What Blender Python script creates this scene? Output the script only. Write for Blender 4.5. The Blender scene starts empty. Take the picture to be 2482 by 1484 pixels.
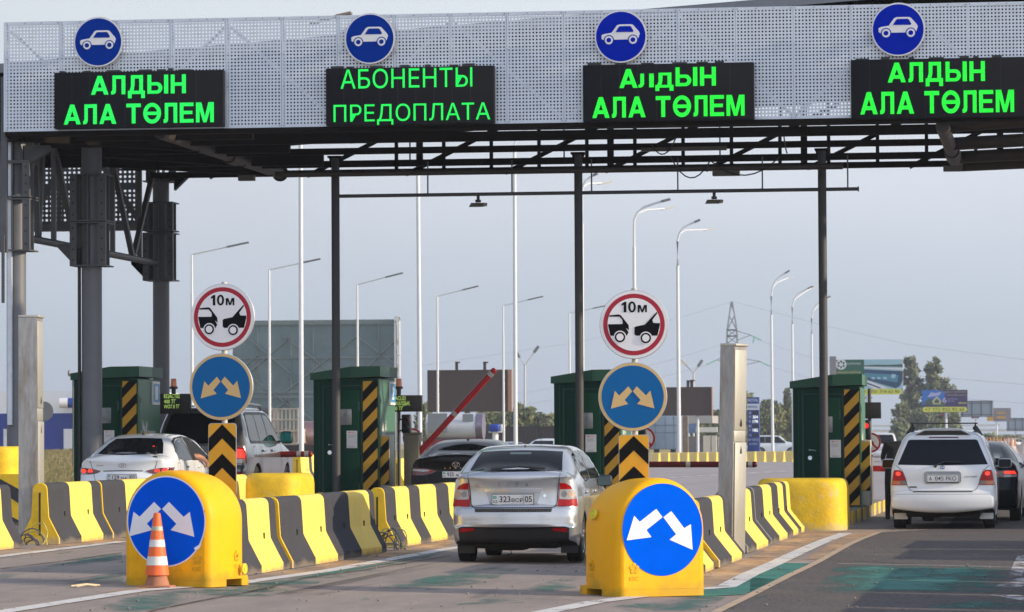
import bpy, bmesh, math, random
import numpy as np
from mathutils import Vector, Matrix
from mathutils.bvhtree import BVHTree
from mathutils.geometry import delaunay_2d_cdt
pi = math.pi; R = math.radians
random.seed(7)
sc = bpy.context.scene
col = sc.collection

# ------------------------------------------------------------------ camera
H = 1.50                      # eye height over the plaza
F = 9500.0                    # focal length in pixels of a 2482 px wide frame
YAW, PITCH, ROLL = math.atan(1324/F), math.atan(328/F), R(-0.30)
cam_d = bpy.data.cameras.new("camera"); cam = bpy.data.objects.new("camera", cam_d); col.objects.link(cam)
cam_d.sensor_width = 36; cam_d.lens = 36*F/2482
cam_d.clip_start = 0.5; cam_d.clip_end = 9000
RM = Matrix.Rotation(YAW, 3, 'Z') @ Matrix.Rotation(pi/2+PITCH, 3, 'X') @ Matrix.Rotation(ROLL, 3, 'Z')
cam.location = (0, 0, H); cam.rotation_euler = RM.to_euler()
cam_d.dof.use_dof = True; cam_d.dof.focus_distance = 50; cam_d.dof.aperture_fstop = 9
sc.camera = cam

# ------------------------------------------------------------------ sky, sun, exposure
SUN_EL, SUN_AZ = R(17), R(4)  # sun to the right, a little on the camera's side
SUN_DIR = Vector((math.cos(SUN_EL)*math.cos(SUN_AZ), -math.cos(SUN_EL)*math.sin(SUN_AZ), math.sin(SUN_EL)))
w = bpy.data.worlds.new("World"); sc.world = w; w.use_nodes = True
nt = w.node_tree; nt.nodes.clear()
N = nt.nodes.new; LK = nt.links.new
sky = N('ShaderNodeTexSky'); sky.sky_type = 'NISHITA'; sky.sun_disc = False
sky.sun_elevation = SUN_EL; sky.sun_rotation = pi/2 + SUN_AZ
sky.air_density = 1.0; sky.dust_density = 0.3; sky.ozone_density = 3.0
# a hazy late-summer sky: the clear-air sky is blended with the pale veil of haze, brighter towards the sun
tcw = N('ShaderNodeTexCoord'); sepw = N('ShaderNodeSeparateXYZ'); LK(tcw.outputs['Generated'], sepw.inputs[0])
rampw = N('ShaderNodeValToRGB'); LK(sepw.outputs[2], rampw.inputs[0]); el_ = rampw.color_ramp.elements
SKS = 0.15
for k, (pos, c_) in enumerate(((0.0, (.355, .445, .57)), (.03, (.48, .555, .665)), (.065, (.66, .695, .775)), (.115, (.755, .80, .845)), (.30, (.62, .67, .77)), (1.0, (.18, .26, .45)))):
    e_ = el_[k] if k < 2 else el_.new(pos)
    e_.position = pos; e_.color = (*c_, 1)
dotw = N('ShaderNodeVectorMath'); dotw.operation = 'DOT_PRODUCT'; LK(tcw.outputs['Generated'], dotw.inputs[0]); dotw.inputs[1].default_value = SUN_DIR
facw = N('ShaderNodeMath'); facw.operation = 'MULTIPLY_ADD'; LK(dotw.outputs['Value'], facw.inputs[0]); facw.inputs[1].default_value = .44/SKS; facw.inputs[2].default_value = 1.05/SKS
sclw = N('ShaderNodeVectorMath'); sclw.operation = 'SCALE'; LK(rampw.outputs[0], sclw.inputs[0]); LK(facw.outputs[0], sclw.inputs[3])
nzw = N('ShaderNodeTexNoise'); nzw.inputs['Scale'].default_value = 7; nzw.inputs['Detail'].default_value = 5; mpw = N('ShaderNodeMapping'); mpw.inputs['Scale'].default_value = (1, 1, 4)
LK(tcw.outputs['Generated'], mpw.inputs[0]); LK(mpw.outputs[0], nzw.inputs['Vector'])
mrw = N('ShaderNodeMapRange'); mrw.inputs[1].default_value = .3; mrw.inputs[2].default_value = .7; mrw.inputs[3].default_value = .955; mrw.inputs[4].default_value = 1.045; LK(nzw.outputs[0], mrw.inputs[0])
byw = N('ShaderNodeMapRange'); byw.interpolation_type = 'SMOOTHSTEP'; byw.inputs[1].default_value = .25; byw.inputs[2].default_value = -.8; byw.inputs[3].default_value = 1; byw.inputs[4].default_value = 1.45; LK(sepw.outputs[1], byw.inputs[0])   # sky raised behind the camera, added as front fill
mbw = N('ShaderNodeMath'); mbw.operation = 'MULTIPLY'; LK(facw.outputs[0], mbw.inputs[0]); LK(byw.outputs[0], mbw.inputs[1])
mfw = N('ShaderNodeMath'); mfw.operation = 'MULTIPLY'; LK(mbw.outputs[0], mfw.inputs[0]); LK(mrw.outputs[0], mfw.inputs[1]); LK(mfw.outputs[0], sclw.inputs[3])
mulc = N('ShaderNodeMix'); mulc.data_type = 'RGBA'; mulc.inputs[0].default_value = .90
LK(sky.outputs[0], mulc.inputs[6]); LK(sclw.outputs[0], mulc.inputs[7])
bg = N('ShaderNodeBackground'); bg.inputs[1].default_value = SKS
out = N('ShaderNodeOutputWorld'); LK(mulc.outputs[2], bg.inputs[0]); LK(bg.outputs[0], out.inputs[0])
sl = bpy.data.lights.new("sun", 'SUN'); sl.energy = 5.0; sl.angle = R(0.6); sl.color = (1.0, 0.84, 0.62)
so = bpy.data.objects.new("sun", sl); col.objects.link(so); so.location = (60, -10, 40)
so.rotation_euler = SUN_DIR.to_track_quat('Z', 'Y').to_euler()
vs = sc.view_settings; vs.view_transform = 'Standard'; vs.look = 'None'; vs.gamma = 1; vs.exposure = 0.15
sc.cycles.use_denoising = True
sc.cycles.max_bounces = 6; sc.cycles.transparent_max_bounces = 12

# ------------------------------------------------------------------ measuring
def ray(u, v): return RM @ Vector(((u-1241)/F, -(v-742)/F, -1))
def zg(x, y):
    """height of the plaza surface: it falls gently from left to right"""
    if x < -7.5: return 0.022*min(-7.5-x, 14)
    t = min(max((60-y)/15, 0), 1); t = t*t*(3-2*t)
    return -0.02*min(x+7.5, 10)*t
def PP(u, v, ppm): return Vector((0, 0, H)) + ray(u, v)*(F/ppm)      # point where one metre measures ppm
def atY(u, v, Y):
    r = ray(u, v); return Vector((0, 0, H)) + r*(Y/r.y)
def G(u, v, dz=0):
    z = dz; r = ray(u, v)
    for _ in range(8):
        p = Vector((0, 0, H)) + r*((z-H)/r.z); z = zg(p.x, p.y)+dz
    return p
def on(x, y, dz=0): return Vector((x, y, zg(x, y)+dz))

# ------------------------------------------------------------------ materials
MATS = {}
def M(name, c, rough=.5, metal=0., var=.10, vs=5., bump=0., bs=60., coat=0., emit=0., dirt=None, da=.5, ds=3., spec=.5, stretch=(1, 1, 1), alpha=None, dth=.55, astr=(1, .45, 1), foot=None, edge=False):
    if name in MATS: return MATS[name]
    m = bpy.data.materials.new(name); m.use_nodes = True; MATS[name] = m
    t = m.node_tree; n = t.nodes; L = t.links.new; p = n['Principled BSDF']
    c4 = (c[0], c[1], c[2], 1)
    p.inputs['Roughness'].default_value = rough; p.inputs['Metallic'].default_value = metal
    p.inputs['Specular IOR Level'].default_value = spec
    p.inputs['Coat Weight'].default_value = coat; p.inputs['Coat Roughness'].default_value = .04
    p.inputs['Base Color'].default_value = c4
    tc = n.new('ShaderNodeTexCoord'); mp = n.new('ShaderNodeMapping'); mp.inputs['Scale'].default_value = stretch
    L(tc.outputs['Object'], mp.inputs[0])
    if var > 0:
        nz = n.new('ShaderNodeTexNoise'); nz.inputs['Scale'].default_value = vs; nz.inputs['Detail'].default_value = 6; nz.inputs['Roughness'].default_value = .65
        L(mp.outputs[0], nz.inputs['Vector'])
        mr = n.new('ShaderNodeMapRange'); mr.inputs[1].default_value = .3; mr.inputs[2].default_value = .7
        mr.inputs[3].default_value = 1-var; mr.inputs[4].default_value = 1+var
        L(nz.outputs[0], mr.inputs[0])
        mx = n.new('ShaderNodeMix'); mx.data_type = 'RGBA'; mx.blend_type = 'MULTIPLY'; mx.inputs[0].default_value = 1
        mx.inputs[6].default_value = c4; L(mr.outputs[0], mx.inputs[7]); src = mx.outputs[2]
        if dirt:
            n2 = n.new('ShaderNodeTexNoise'); n2.inputs['Scale'].default_value = ds; n2.inputs['Detail'].default_value = 9; n2.inputs['Roughness'].default_value = .7
            L(mp.outputs[0], n2.inputs['Vector'])
            m2 = n.new('ShaderNodeMapRange'); m2.inputs[1].default_value = dth; m2.inputs[2].default_value = dth+.15; m2.inputs[4].default_value = da
            L(n2.outputs[0], m2.inputs[0])
            x2 = n.new('ShaderNodeMix'); x2.data_type = 'RGBA'; L(m2.outputs[0], x2.inputs[0]); L(src, x2.inputs[6])
            x2.inputs[7].default_value = (*dirt, 1); src = x2.outputs[2]
        if foot:                                             # splashed grime near the ground
            sp = n.new('ShaderNodeSeparateXYZ'); L(tc.outputs['Object'], sp.inputs[0])
            n4 = n.new('ShaderNodeTexNoise'); n4.inputs['Scale'].default_value = 5; n4.inputs['Detail'].default_value = 8; L(tc.outputs['Object'], n4.inputs['Vector'])
            a4 = n.new('ShaderNodeMath'); a4.operation = 'MULTIPLY_ADD'; L(n4.outputs[0], a4.inputs[0]); a4.inputs[1].default_value = -foot[1]*2.2; L(sp.outputs[2], a4.inputs[2])
            m4 = n.new('ShaderNodeMapRange'); m4.inputs[1].default_value = -foot[1]*.9; m4.inputs[2].default_value = -foot[1]*.2; m4.inputs[3].default_value = foot[2]; m4.inputs[4].default_value = 0
            L(a4.outputs[0], m4.inputs[0]); x4 = n.new('ShaderNodeMix'); x4.data_type = 'RGBA'; L(m4.outputs[0], x4.inputs[0]); L(src, x4.inputs[6]); x4.inputs[7].default_value = (*foot[0], 1); src = x4.outputs[2]
        L(src, p.inputs['Base Color'])
        if metal < .5 and emit == 0:
            m3 = n.new('ShaderNodeMapRange'); m3.inputs[3].default_value = max(rough-.08, .02); m3.inputs[4].default_value = min(rough+.08, 1)
            L(nz.outputs[0], m3.inputs[0]); L(m3.outputs[0], p.inputs['Roughness'])
    if bump > 0:
        nb = n.new('ShaderNodeTexNoise'); nb.inputs['Scale'].default_value = bs; nb.inputs['Detail'].default_value = 5
        L(mp.outputs[0], nb.inputs['Vector'])
        b = n.new('ShaderNodeBump'); b.inputs['Strength'].default_value = bump; b.inputs['Distance'].default_value = .02
        L(nb.outputs[0], b.inputs['Height']); L(b.outputs[0], p.inputs['Normal'])
    if emit > 0:
        p.inputs['Emission Color'].default_value = c4; p.inputs['Emission Strength'].default_value = emit
        p.inputs['Base Color'].default_value = (c[0]*.2, c[1]*.2, c[2]*.2, 1)
        for l in list(p.inputs['Base Color'].links): t.links.remove(l)
        if var > 0: L(src, p.inputs['Emission Color'])
    if alpha is not None:                                            # worn paint: noise eats holes into it
        sc_, lo, hi = alpha
        na = n.new('ShaderNodeTexNoise'); na.inputs['Scale'].default_value = sc_; na.inputs['Detail'].default_value = 10; na.inputs['Roughness'].default_value = .72
        ma = n.new('ShaderNodeMapping'); ma.inputs['Scale'].default_value = astr; L(tc.outputs['Object'], ma.inputs[0]); L(ma.outputs[0], na.inputs['Vector'])
        mm = n.new('ShaderNodeMapRange'); mm.inputs[1].default_value = lo; mm.inputs[2].default_value = hi; src_a = na.outputs[0]
        if edge:                                             # thins out towards the rim of the patch
            at_ = n.new('ShaderNodeAttribute'); at_.attribute_name = 'edge'; ad = n.new('ShaderNodeMath'); ad.operation = 'MULTIPLY_ADD'; L(at_.outputs['Fac'], ad.inputs[0]); ad.inputs[1].default_value = .22; L(src_a, ad.inputs[2])
            a2 = n.new('ShaderNodeMath'); a2.operation = 'ADD'; L(ad.outputs[0], a2.inputs[0]); a2.inputs[1].default_value = -.16; src_a = a2.outputs[0]
        L(src_a, mm.inputs[0])
        L(mm.outputs[0], p.inputs['Alpha'])
    return m

# ------------------------------------------------------------------ mesh building
class MB:
    def __init__(s): s.v = []; s.f = []; s.m = []; s.sm = []; s.ea = []
    def add(s, vs, fs, mi=0, smooth=False):
        o = len(s.v); s.v += [tuple(p) for p in vs]
        for k, f in enumerate(fs):
            s.f.append(tuple(i+o for i in f)); s.m.append(mi[k] if isinstance(mi, (list, tuple)) else mi); s.sm.append(smooth)
        return s
    def box(s, a, b, mi=0, rot=None, piv=None):
        x0, y0, z0 = a; x1, y1, z1 = b
        vs = [Vector(p) for p in ((x0, y0, z0), (x1, y0, z0), (x1, y1, z0), (x0, y1, z0), (x0, y0, z1), (x1, y0, z1), (x1, y1, z1), (x0, y1, z1))]
        if rot is not None:
            c = Vector(piv) if piv is not None else Vector(((x0+x1)/2, (y0+y1)/2, (z0+z1)/2))
            vs = [c + rot @ (p-c) for p in vs]
        return s.add(vs, [(3, 2, 1, 0), (4, 5, 6, 7), (0, 1, 5, 4), (1, 2, 6, 5), (2, 3, 7, 6), (3, 0, 4, 7)], mi)
    def rbox(s, a, b, r=.02, mi=0, seg=3):
        """box with rounded edges"""
        bm = bmesh.new(); c = [(p+q)/2 for p, q in zip(a, b)]; d = [abs(q-p) for p, q in zip(a, b)]
        bmesh.ops.create_cube(bm, size=1)
        for vv in bm.verts: vv.co = Vector((vv.co.x*d[0]+c[0], vv.co.y*d[1]+c[1], vv.co.z*d[2]+c[2]))
        bmesh.ops.bevel(bm, geom=list(bm.edges), offset=min(r, min(d)*.49), segments=seg, profile=.5, affect='EDGES')
        bm.verts.index_update()
        s.add([vv.co for vv in bm.verts], [[vv.index for vv in f.verts] for f in bm.faces], mi, True); bm.free(); return s
    def cyl(s, p0, p1, r0, r1=None, n=14, mi=0, caps=True, smooth=True):
        p0 = Vector(p0); p1 = Vector(p1); r1 = r0 if r1 is None else r1
        d = (p1-p0).normalized(); q = d.to_track_quat('Z', 'Y')
        ring = [q @ Vector((math.cos(2*pi*i/n), math.sin(2*pi*i/n), 0)) for i in range(n)]
        s.add([p0+a*r0 for a in ring]+[p1+a*r1 for a in ring], [(i, (i+1) % n, n+(i+1) % n, n+i) for i in range(n)], mi, smooth)
        if caps:
            s.add([p0+a*r0 for a in ring], [tuple(range(n-1, -1, -1))], mi); s.add([p1+a*r1 for a in ring], [tuple(range(n))], mi)
        return s
    def bar(s, p0, p1, w, h=None, mi=0, up=(0, 0, 1)):
        """square bar between two points"""
        p0 = Vector(p0); p1 = Vector(p1); h = w if h is None else h
        d = (p1-p0).normalized(); u = Vector(up)
        if abs(d.dot(u)) > .98: u = Vector((0, 1, 0))
        x = d.cross(u).normalized(); z = x.cross(d).normalized()
        c = [x*(a*w/2)+z*(b*h/2) for a, b in ((-1, -1), (1, -1), (1, 1), (-1, 1))]
        return s.add([p0+k for k in c]+[p1+k for k in c], [(0, 3, 2, 1), (4, 5, 6, 7), (0, 1, 5, 4), (1, 2, 6, 5), (2, 3, 7, 6), (3, 0, 4, 7)], mi)
    def tube(s, pts, r, n=8, mi=0):
        pts = [Vector(p) for p in pts]; rs = r if isinstance(r, (list, tuple)) else [r]*len(pts); vs = []
        for k, p in enumerate(pts):
            d = (pts[min(k+1, len(pts)-1)]-pts[max(k-1, 0)]).normalized(); q = d.to_track_quat('Z', 'Y')
            vs += [p + q @ Vector((math.cos(2*pi*i/n)*rs[k], math.sin(2*pi*i/n)*rs[k], 0)) for i in range(n)]
        fs = [(k*n+i, k*n+(i+1) % n, (k+1)*n+(i+1) % n, (k+1)*n+i) for k in range(len(pts)-1) for i in range(n)]
        s.add(vs, fs, mi, True)
        return s.add(vs[:n], [tuple(range(n-1, -1, -1))], mi).add(vs[-n:], [tuple(range(n))], mi)
    def lathe(s, prof, c, axis='Z', n=24, mi=0, smooth=True):
        """prof: (radius, height) pairs"""
        c = Vector(c); vs = []
        for r, h in prof:
            for i in range(n):
                a = 2*pi*i/n; ca, sa = r*math.cos(a), r*math.sin(a)
                vs.append(c + Vector((ca, sa, h) if axis == 'Z' else (h, ca, sa) if axis == 'X' else (sa, h, ca)))
        fs = [(k*n+i, k*n+(i+1) % n, (k+1)*n+(i+1) % n, (k+1)*n+i) for k in range(len(prof)-1) for i in range(n)]
        mis = mi
        if isinstance(mi, (list, tuple)): mis = [mi[k] for k in range(len(prof)-1) for i in range(n)]
        s.add(vs, fs, mis, smooth)
        m0 = mi[0] if isinstance(mi, (list, tuple)) else mi; m1 = mi[-1] if isinstance(mi, (list, tuple)) else mi
        if prof[0][0] > 1e-6: s.add(vs[:n], [tuple(range(n-1, -1, -1))], m0)
        if prof[-1][0] > 1e-6: s.add(vs[-n:], [tuple(range(n))], m1)
        return s
    def prism(s, poly, y0, y1, mi=0, axis='Y', smooth=False):
        """polygon in the plane across the axis, extruded along it"""
        n = len(poly)
        def P(a, t): return (a[0], t, a[1]) if axis == 'Y' else (t, a[0], a[1]) if axis == 'X' else (a[0], a[1], t)
        s.add([P(a, y0) for a in poly]+[P(a, y1) for a in poly], [(i, (i+1) % n, n+(i+1) % n, n+i) for i in range(n)], mi, smooth)
        s.add([P(a, y0) for a in poly], [tuple(range(n-1, -1, -1))], mi); return s.add([P(a, y1) for a in poly], [tuple(range(n))], mi)
    def flat(s, poly, y, mi=0):
        """a thin figure facing the camera side (-Y)"""
        return s.add([(a, y, b) for a, b in poly], [tuple(range(len(poly)))], mi)
    def text(s, st, x0, x1, z0, z1, y, mi=0, bold=0., th=.003):
        vs, fs = glyphs(st, bold)
        return s.add([(x0+a*(x1-x0), y+(th if c < 0 else 0), z0+b*(z1-z0)) for a, b, c in vs], fs, mi)
    def sell(s, c, d, e=.5, n=16, k=10, mi=0):
        """superellipsoid: a rounded pebble or box"""
        f = lambda t: math.copysign(abs(t)**e, t); vs = []
        for j in range(k+1):
            b = -pi/2+pi*j/k
            for i in range(n):
                a = 2*pi*i/n
                vs.append((c[0]+d[0]*f(math.cos(b))*f(math.cos(a)), c[1]+d[1]*f(math.cos(b))*f(math.sin(a)), c[2]+d[2]*f(math.sin(b))))
        return s.add(vs, [(j*n+i, j*n+(i+1) % n, (j+1)*n+(i+1) % n, (j+1)*n+i) for j in range(k) for i in range(n)], mi, True)
    def build(s, name, mats, parent=None, world=False, sharp=40):
        me = bpy.data.meshes.new(name)
        o0 = Vector(parent.location) if (parent is not None and world) else Vector((0, 0, 0))
        me.from_pydata([tuple(Vector(p)-o0) for p in s.v], [], s.f)
        for m in (mats if isinstance(mats, (list, tuple)) else [mats]): me.materials.append(m)
        me.polygons.foreach_set('material_index', s.m); me.polygons.foreach_set('use_smooth', s.sm)
        if any(s.sm): me.set_sharp_from_angle(angle=R(sharp))
        if s.ea: me.attributes.new('edge', 'FLOAT', 'POINT').data.foreach_set('value', s.ea)
        me.update()
        o = bpy.data.objects.new(name, me); col.objects.link(o)
        if parent is not None: o.parent = parent
        return o
GL = {}
def glyphs(st, bold=0.):
    key = (st, bold)
    if key in GL: return GL[key]
    cu = bpy.data.curves.new("t", 'FONT'); cu.body = st; cu.offset = bold; cu.resolution_u = 4; cu.fill_mode = 'FRONT'
    ob = bpy.data.objects.new("t", cu); col.objects.link(ob)
    dg = bpy.context.evaluated_depsgraph_get(); dg.update()
    me = bpy.data.meshes.new_from_object(ob.evaluated_get(dg))
    xs = [p.co.x for p in me.vertices] or [0, 1]; ys = [p.co.y for p in me.vertices] or [0, 1]
    x0, x1, y0, y1 = min(xs), max(xs), min(ys), max(ys)
    res = ([((p.co.x-x0)/max(x1-x0, 1e-6), (p.co.y-y0)/max(y1-y0, 1e-6), 0) for p in me.vertices], [tuple(f.vertices) for f in me.polygons])
    bpy.data.objects.remove(ob); bpy.data.curves.remove(cu); bpy.data.meshes.remove(me)
    GL[key] = res; return res

# bold block letters of the LED boards, drawn as strokes in a unit cell (height 1)
def _arc(cx, cy, rx, ry, t, a0, a1, n=14):
    o = [(cx+rx*math.cos(R(a0+(a1-a0)*i/n)), cy+ry*math.sin(R(a0+(a1-a0)*i/n))) for i in range(n+1)]
    return o+[(cx+(rx-t)*math.cos(R(a0+(a1-a0)*i/n)), cy+(ry-t*.95)*math.sin(R(a0+(a1-a0)*i/n))) for i in range(n, -1, -1)]
def _q(x0, y0, x1, y1): return [(x0, y0), (x1, y0), (x1, y1), (x0, y1)]
_T = .21
def _L(d):                                                    # the bent left leg of the letter L
    return [(0, d), (.10, d), (.17, .03+d), (.23, .12+d), (.25, .3+d), (.25, .82), (.25+.0, 1), (.06, 1), (.06, .40+d), (.04, .22+d), (0, .20+d)]
BOLD = {
 'А': (.94, [[(0, 0), (.22, 0), (.52, .80), (.58, 1), (.355, 1)], [(.94, 0), (.70, 0), (.44, .78), (.3555, 1), (.58, 1)], _q(.22, .19, .72, .37)]),
 'Л': (.76, [[(0, 0), (.10, 0), (.17, .02), (.235, .08), (.26, .20), (.26, 1), (.07, 1), (.07, .26), (.05, .18), (0, .17)], _q(.26, .82, .55, 1), _q(.55, 0, .76, 1)]),
 'Д': (.90, [_q(0, -.22, .20, .18), _q(.70, -.22, .90, .18), _q(.20, 0, .70, .18), [(.09, .18), (.30, .18), (.355, .45), (.365, 1), (.16, 1), (.16, .42)], _q(.365, .82, .60, 1), _q(.60, .18, .80, 1)]),
 'Ы': (1.10, [_q(0, 0, .21, 1), _q(.21, 0, .52, .17), _q(.21, .44, .52, .61), _arc(.50, .305, .29, .305, .20, -90, 90), _q(.88, 0, 1.10, 1)]),
 'Н': (.80, [_q(0, 0, .21, 1), _q(.59, 0, .80, 1), _q(.21, .40, .59, .58)]),
 'Т': (.80, [_q(0, .81, .80, 1), _q(.295, 0, .51, .81)]),
 'Ө': (.98, [_arc(.49, .5, .49, .52, .21, 0, 360, 40), _q(.2, .41, .78, .58)]),
 'Е': (.76, [_q(0, 0, .21, 1), _q(.21, 0, .76, .18), _q(.21, .42, .70, .59), _q(.21, .82, .76, 1)]),
 'М': (.98, [_q(0, 0, .20, 1), _q(.78, 0, .98, 1), [(.20, 1), (.20, .62), (.40, 0), (.58, 0), (.49, .30), (.30, 1)], [(.78, 1), (.78, .62), (.58, .0), (.40, 0), (.49, .30), (.68, 1)]]),
 '1': (.42, [[(.17, 0), (.40, 0), (.40, 1), (.24, 1), (.0, .80), (.0, .62), (.17, .72)]]),
 '0': (.66, [_arc(.33, .5, .33, .52, .19, 0, 360, 36)]),
 'л': (.84, [[(0, 0), (.10, 0), (.17, .02), (.235, .08), (.30, .25), (.30, 1), (.10, 1), (.10, .30), (.06, .20), (0, .19)], _q(.56, 0, .80, 1)])}
def block_text(mb, st, x0, x1, z0, z1, y, mi=0):
    ww = []; x = 0
    for ch in st:
        if ch == ' ': x += .42; continue
        ww.append((ch, x)); x += BOLD[ch][0]+.13
    tot = x-.13; lo = -.22 if 'Д' in st else 0
    sx = (x1-x0)/tot; sz = (z1-z0)/(1-lo); k = 0
    for ch, xo in ww:
        for poly in BOLD[ch][1]:
            k += 1; mb.flat([(x0+(xo+a)*sx, z0+(b-lo)*sz) for a, b in poly], y-.0004*(k % 7), mi)
    return mb
def tag(o, label=None, cat=None, group=None, kind=None):
    for k, x in (('label', label), ('category', cat), ('group', group), ('kind', kind)):
        if x: o[k] = x
    return o
def thing(name, label, cat, loc=(0, 0, 0), group=None, rz=0.):
    o = bpy.data.objects.new(name, None); col.objects.link(o); o.empty_display_size = .2
    o.location = loc; o.rotation_euler = (0, 0, rz); return tag(o, label, cat, group)
def dup(o, loc=None, rz=None, label=None, parent=None, group=None):
    c = o.copy(); col.objects.link(c)
    if parent is not None: c.parent = parent
    if loc is not None: c.location = loc
    if rz is not None: c.rotation_euler = (0, 0, rz)
    if label: c['label'] = label
    if group: c['group'] = group
    for ch in list(o.children): dup(ch, parent=c)
    return c
def circ(cx, cz, r, n=40, r2=None): return [(cx+r*math.cos(2*pi*i/n), cz+(r2 or r)*math.sin(2*pi*i/n)) for i in range(n)]
def rrect(x0, x1, z0, z1, r, n=5):
    o = []
    for cx, cz, a0 in ((x1-r, z1-r, 0), (x0+r, z1-r, pi/2), (x0+r, z0+r, pi), (x1-r, z0+r, 1.5*pi)):
        o += [(cx+r*math.cos(a0+pi/2*i/n), cz+r*math.sin(a0+pi/2*i/n)) for i in range(n+1)]
    return o

STEEL = M('painted steel', (.075, .077, .085), .55, var=.12, vs=3, dirt=(.06, .05, .04), da=.4, ds=2)
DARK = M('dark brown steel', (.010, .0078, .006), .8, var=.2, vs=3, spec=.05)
GALV = M('galvanised sheet', (.60, .64, .70), .5, .3, var=.10, vs=2.5, dirt=(.36, .33, .30), da=.5, ds=1.3)
WHITE = M('white sheeting', (.80, .80, .81), .45, var=.04)
BLACKP = M('black plastic', (.012, .012, .013), .45, var=.2)
CHROME = M('chrome', (.75, .77, .80), .12, 1., var=0)
GLASS = M('tinted glass', (.006, .007, .009), .04, var=0, spec=.2)
RUBBER = M('tyre rubber', (.012, .012, .012), .8, var=.25, vs=20)
YEL = M('yellow paint', (.78, .55, .035), .55, var=.08, vs=6, dirt=(.30, .20, .05), da=.6, ds=5, dth=.60)
POLEW = M('white painted pole', (.62, .64, .66), .4, var=.06)
# ================================================================== ground
def z5(x, y): return (x/2.2564/1.65024, (1800+y/2.2564)/1.65024)
def z6(x, y): return ((1000+x/2.2564)/1.65024, (1800+y/2.2564)/1.65024)
def z7(x, y): return ((2000+x/2.2564)/1.65024, (1800+y/2.2564)/1.65024)
def z8(x, y): return ((3000+x/2.2646)/1.65024, (1800+y/2.2646)/1.65024)

def grid_sheet(name, xs, ys, mat, dz=0., zf=None, kind='structure', label=None, cat=None):
    mb = MB(); nx = len(xs)
    mb.add([(x, y, (zf or zg)(x, y)+dz) for y in ys for x in xs],
           [(j*nx+i, j*nx+i+1, (j+1)*nx+i+1, (j+1)*nx+i) for j in range(len(ys)-1) for i in range(nx-1)], 0, True)
    o = mb.build(name, mat); return tag(o, label, cat, None, kind)
def strip(mb, pts, wd, dz, mi=0):
    q = []
    for a, b in zip(pts[:-1], pts[1:]):
        n = max(1, int((b-a).length/.6)); q += [a.lerp(b, i/n) for i in range(n)]
    q.append(pts[-1]); vs = []
    for i, p in enumerate(q):
        d = (q[min(i+1, len(q)-1)]-q[max(i-1, 0)]); d.z = 0; d.normalize(); s = Vector((d.y, -d.x, 0))*(wd/2)
        for e in (-s, s):
            x, y = p.x+e.x, p.y+e.y; vs.append((x, y, zg(x, y)+dz))
    mb.add(vs, [(2*i, 2*i+1, 2*i+3, 2*i+2) for i in range(len(q)-1)], mi)
def fill(mb, poly, dz, step=.45, mi=0, rim=.38):
    """polygon of ground points, filled with a grid that follows the plaza"""
    b = [Vector((p[0], p[1])) for p in poly]; ring = []
    for i, p in enumerate(b):
        q = b[(i+1) % len(b)]; n = max(1, int((q-p).length/step)); ring += [p.lerp(q, k/n) for k in range(n)]
    A = sum(ring[i].x*ring[(i+1) % len(ring)].y-ring[(i+1) % len(ring)].x*ring[i].y for i in range(len(ring)))
    if A < 0: ring.reverse()
    xs = [p.x for p in ring]; ys = [p.y for p in ring]; ins = []
    def inside(x, y):
        c = False; n = len(ring); j = n-1
        for i in range(n):
            if (ring[i].y > y) != (ring[j].y > y) and x < (ring[j].x-ring[i].x)*(y-ring[i].y)/(ring[j].y-ring[i].y)+ring[i].x: c = not c
            j = i
        return c
    x = min(xs)+step/2
    while x < max(xs):
        y = min(ys)+step/2
        while y < max(ys):
            if inside(x, y): ins.append(Vector((x, y)))
            y += step
        x += step
    vo, _, fo, _, _, _ = delaunay_2d_cdt(ring+ins, [], [list(range(len(ring)))], 1, 1e-4)
    A_ = np.array([(p.x, p.y*.30) for p in ring]); B_ = np.roll(A_, -1, 0); D_ = B_-A_; l2 = (D_**2).sum(1)+1e-9
    for p in vo:                                               # distance to the rim (the lane direction counts less)
        q = np.array((p.x, p.y*.30)); t_ = np.clip(((q-A_)*D_).sum(1)/l2, 0, 1); mb.ea.append(float(min(1, np.sqrt((((A_+D_*t_[:, None])-q)**2).sum(1)).min()/rim)))
    mb.add([(p.x, p.y, zg(p.x, p.y)+dz) for p in vo], [tuple(f) for f in fo], mi)

EARTH = M('dry earth and stubble', (.33, .25, .12), .95, var=.35, vs=.25, dirt=(.17, .19, .06), da=.8, ds=.12, dth=.5, bump=.5, bs=6)
CONC = M('worn concrete paving', (.275, .222, .188), .86, var=.16, vs=1.6, stretch=(1.6, .35, 1), dirt=(.17, .145, .135), da=.5, ds=.7, dth=.47, bump=.35, bs=45)
ASPH = M('coarse asphalt', (.115, .100, .094), .92, var=.6, vs=20, dirt=(.19, .155, .125), da=.5, ds=.6, dth=.5, bump=.8, bs=55, spec=.2)
ROADM = M('pale worn asphalt', (.30, .265, .265), .85, var=.12, vs=.6, stretch=(1.5, .1, 1), dirt=(.26, .25, .25), da=.5, ds=.3, dth=.5)
LINEW = M('worn white road paint', (.62, .59, .55), .7, var=.12, vs=5, alpha=(3.2, .34, .44))
TEAL = M('worn teal road paint', (.055, .18, .15), .85, var=.22, vs=3, alpha=(1.5, .33, .60), spec=.2, edge=True)
TEALS = M('fresh teal road paint', (.05, .19, .155), .85, var=.22, vs=3, spec=.2, alpha=(1.6, .26, .44))
SANDY = M('tan road dust', (.54, .345, .19), .95, var=.18, vs=2.5, alpha=(1.1, .18, .50), edge=True)
CRACK = M('dark crack filler', (.05, .042, .038), .95, var=.3, vs=8, alpha=(7, .36, .5))
TYRE = M('dark tyre streaks', (.07, .062, .058), .8, var=.3, vs=3, alpha=(1.2, .50, .85), astr=(1.5, .05, 1))
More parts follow.
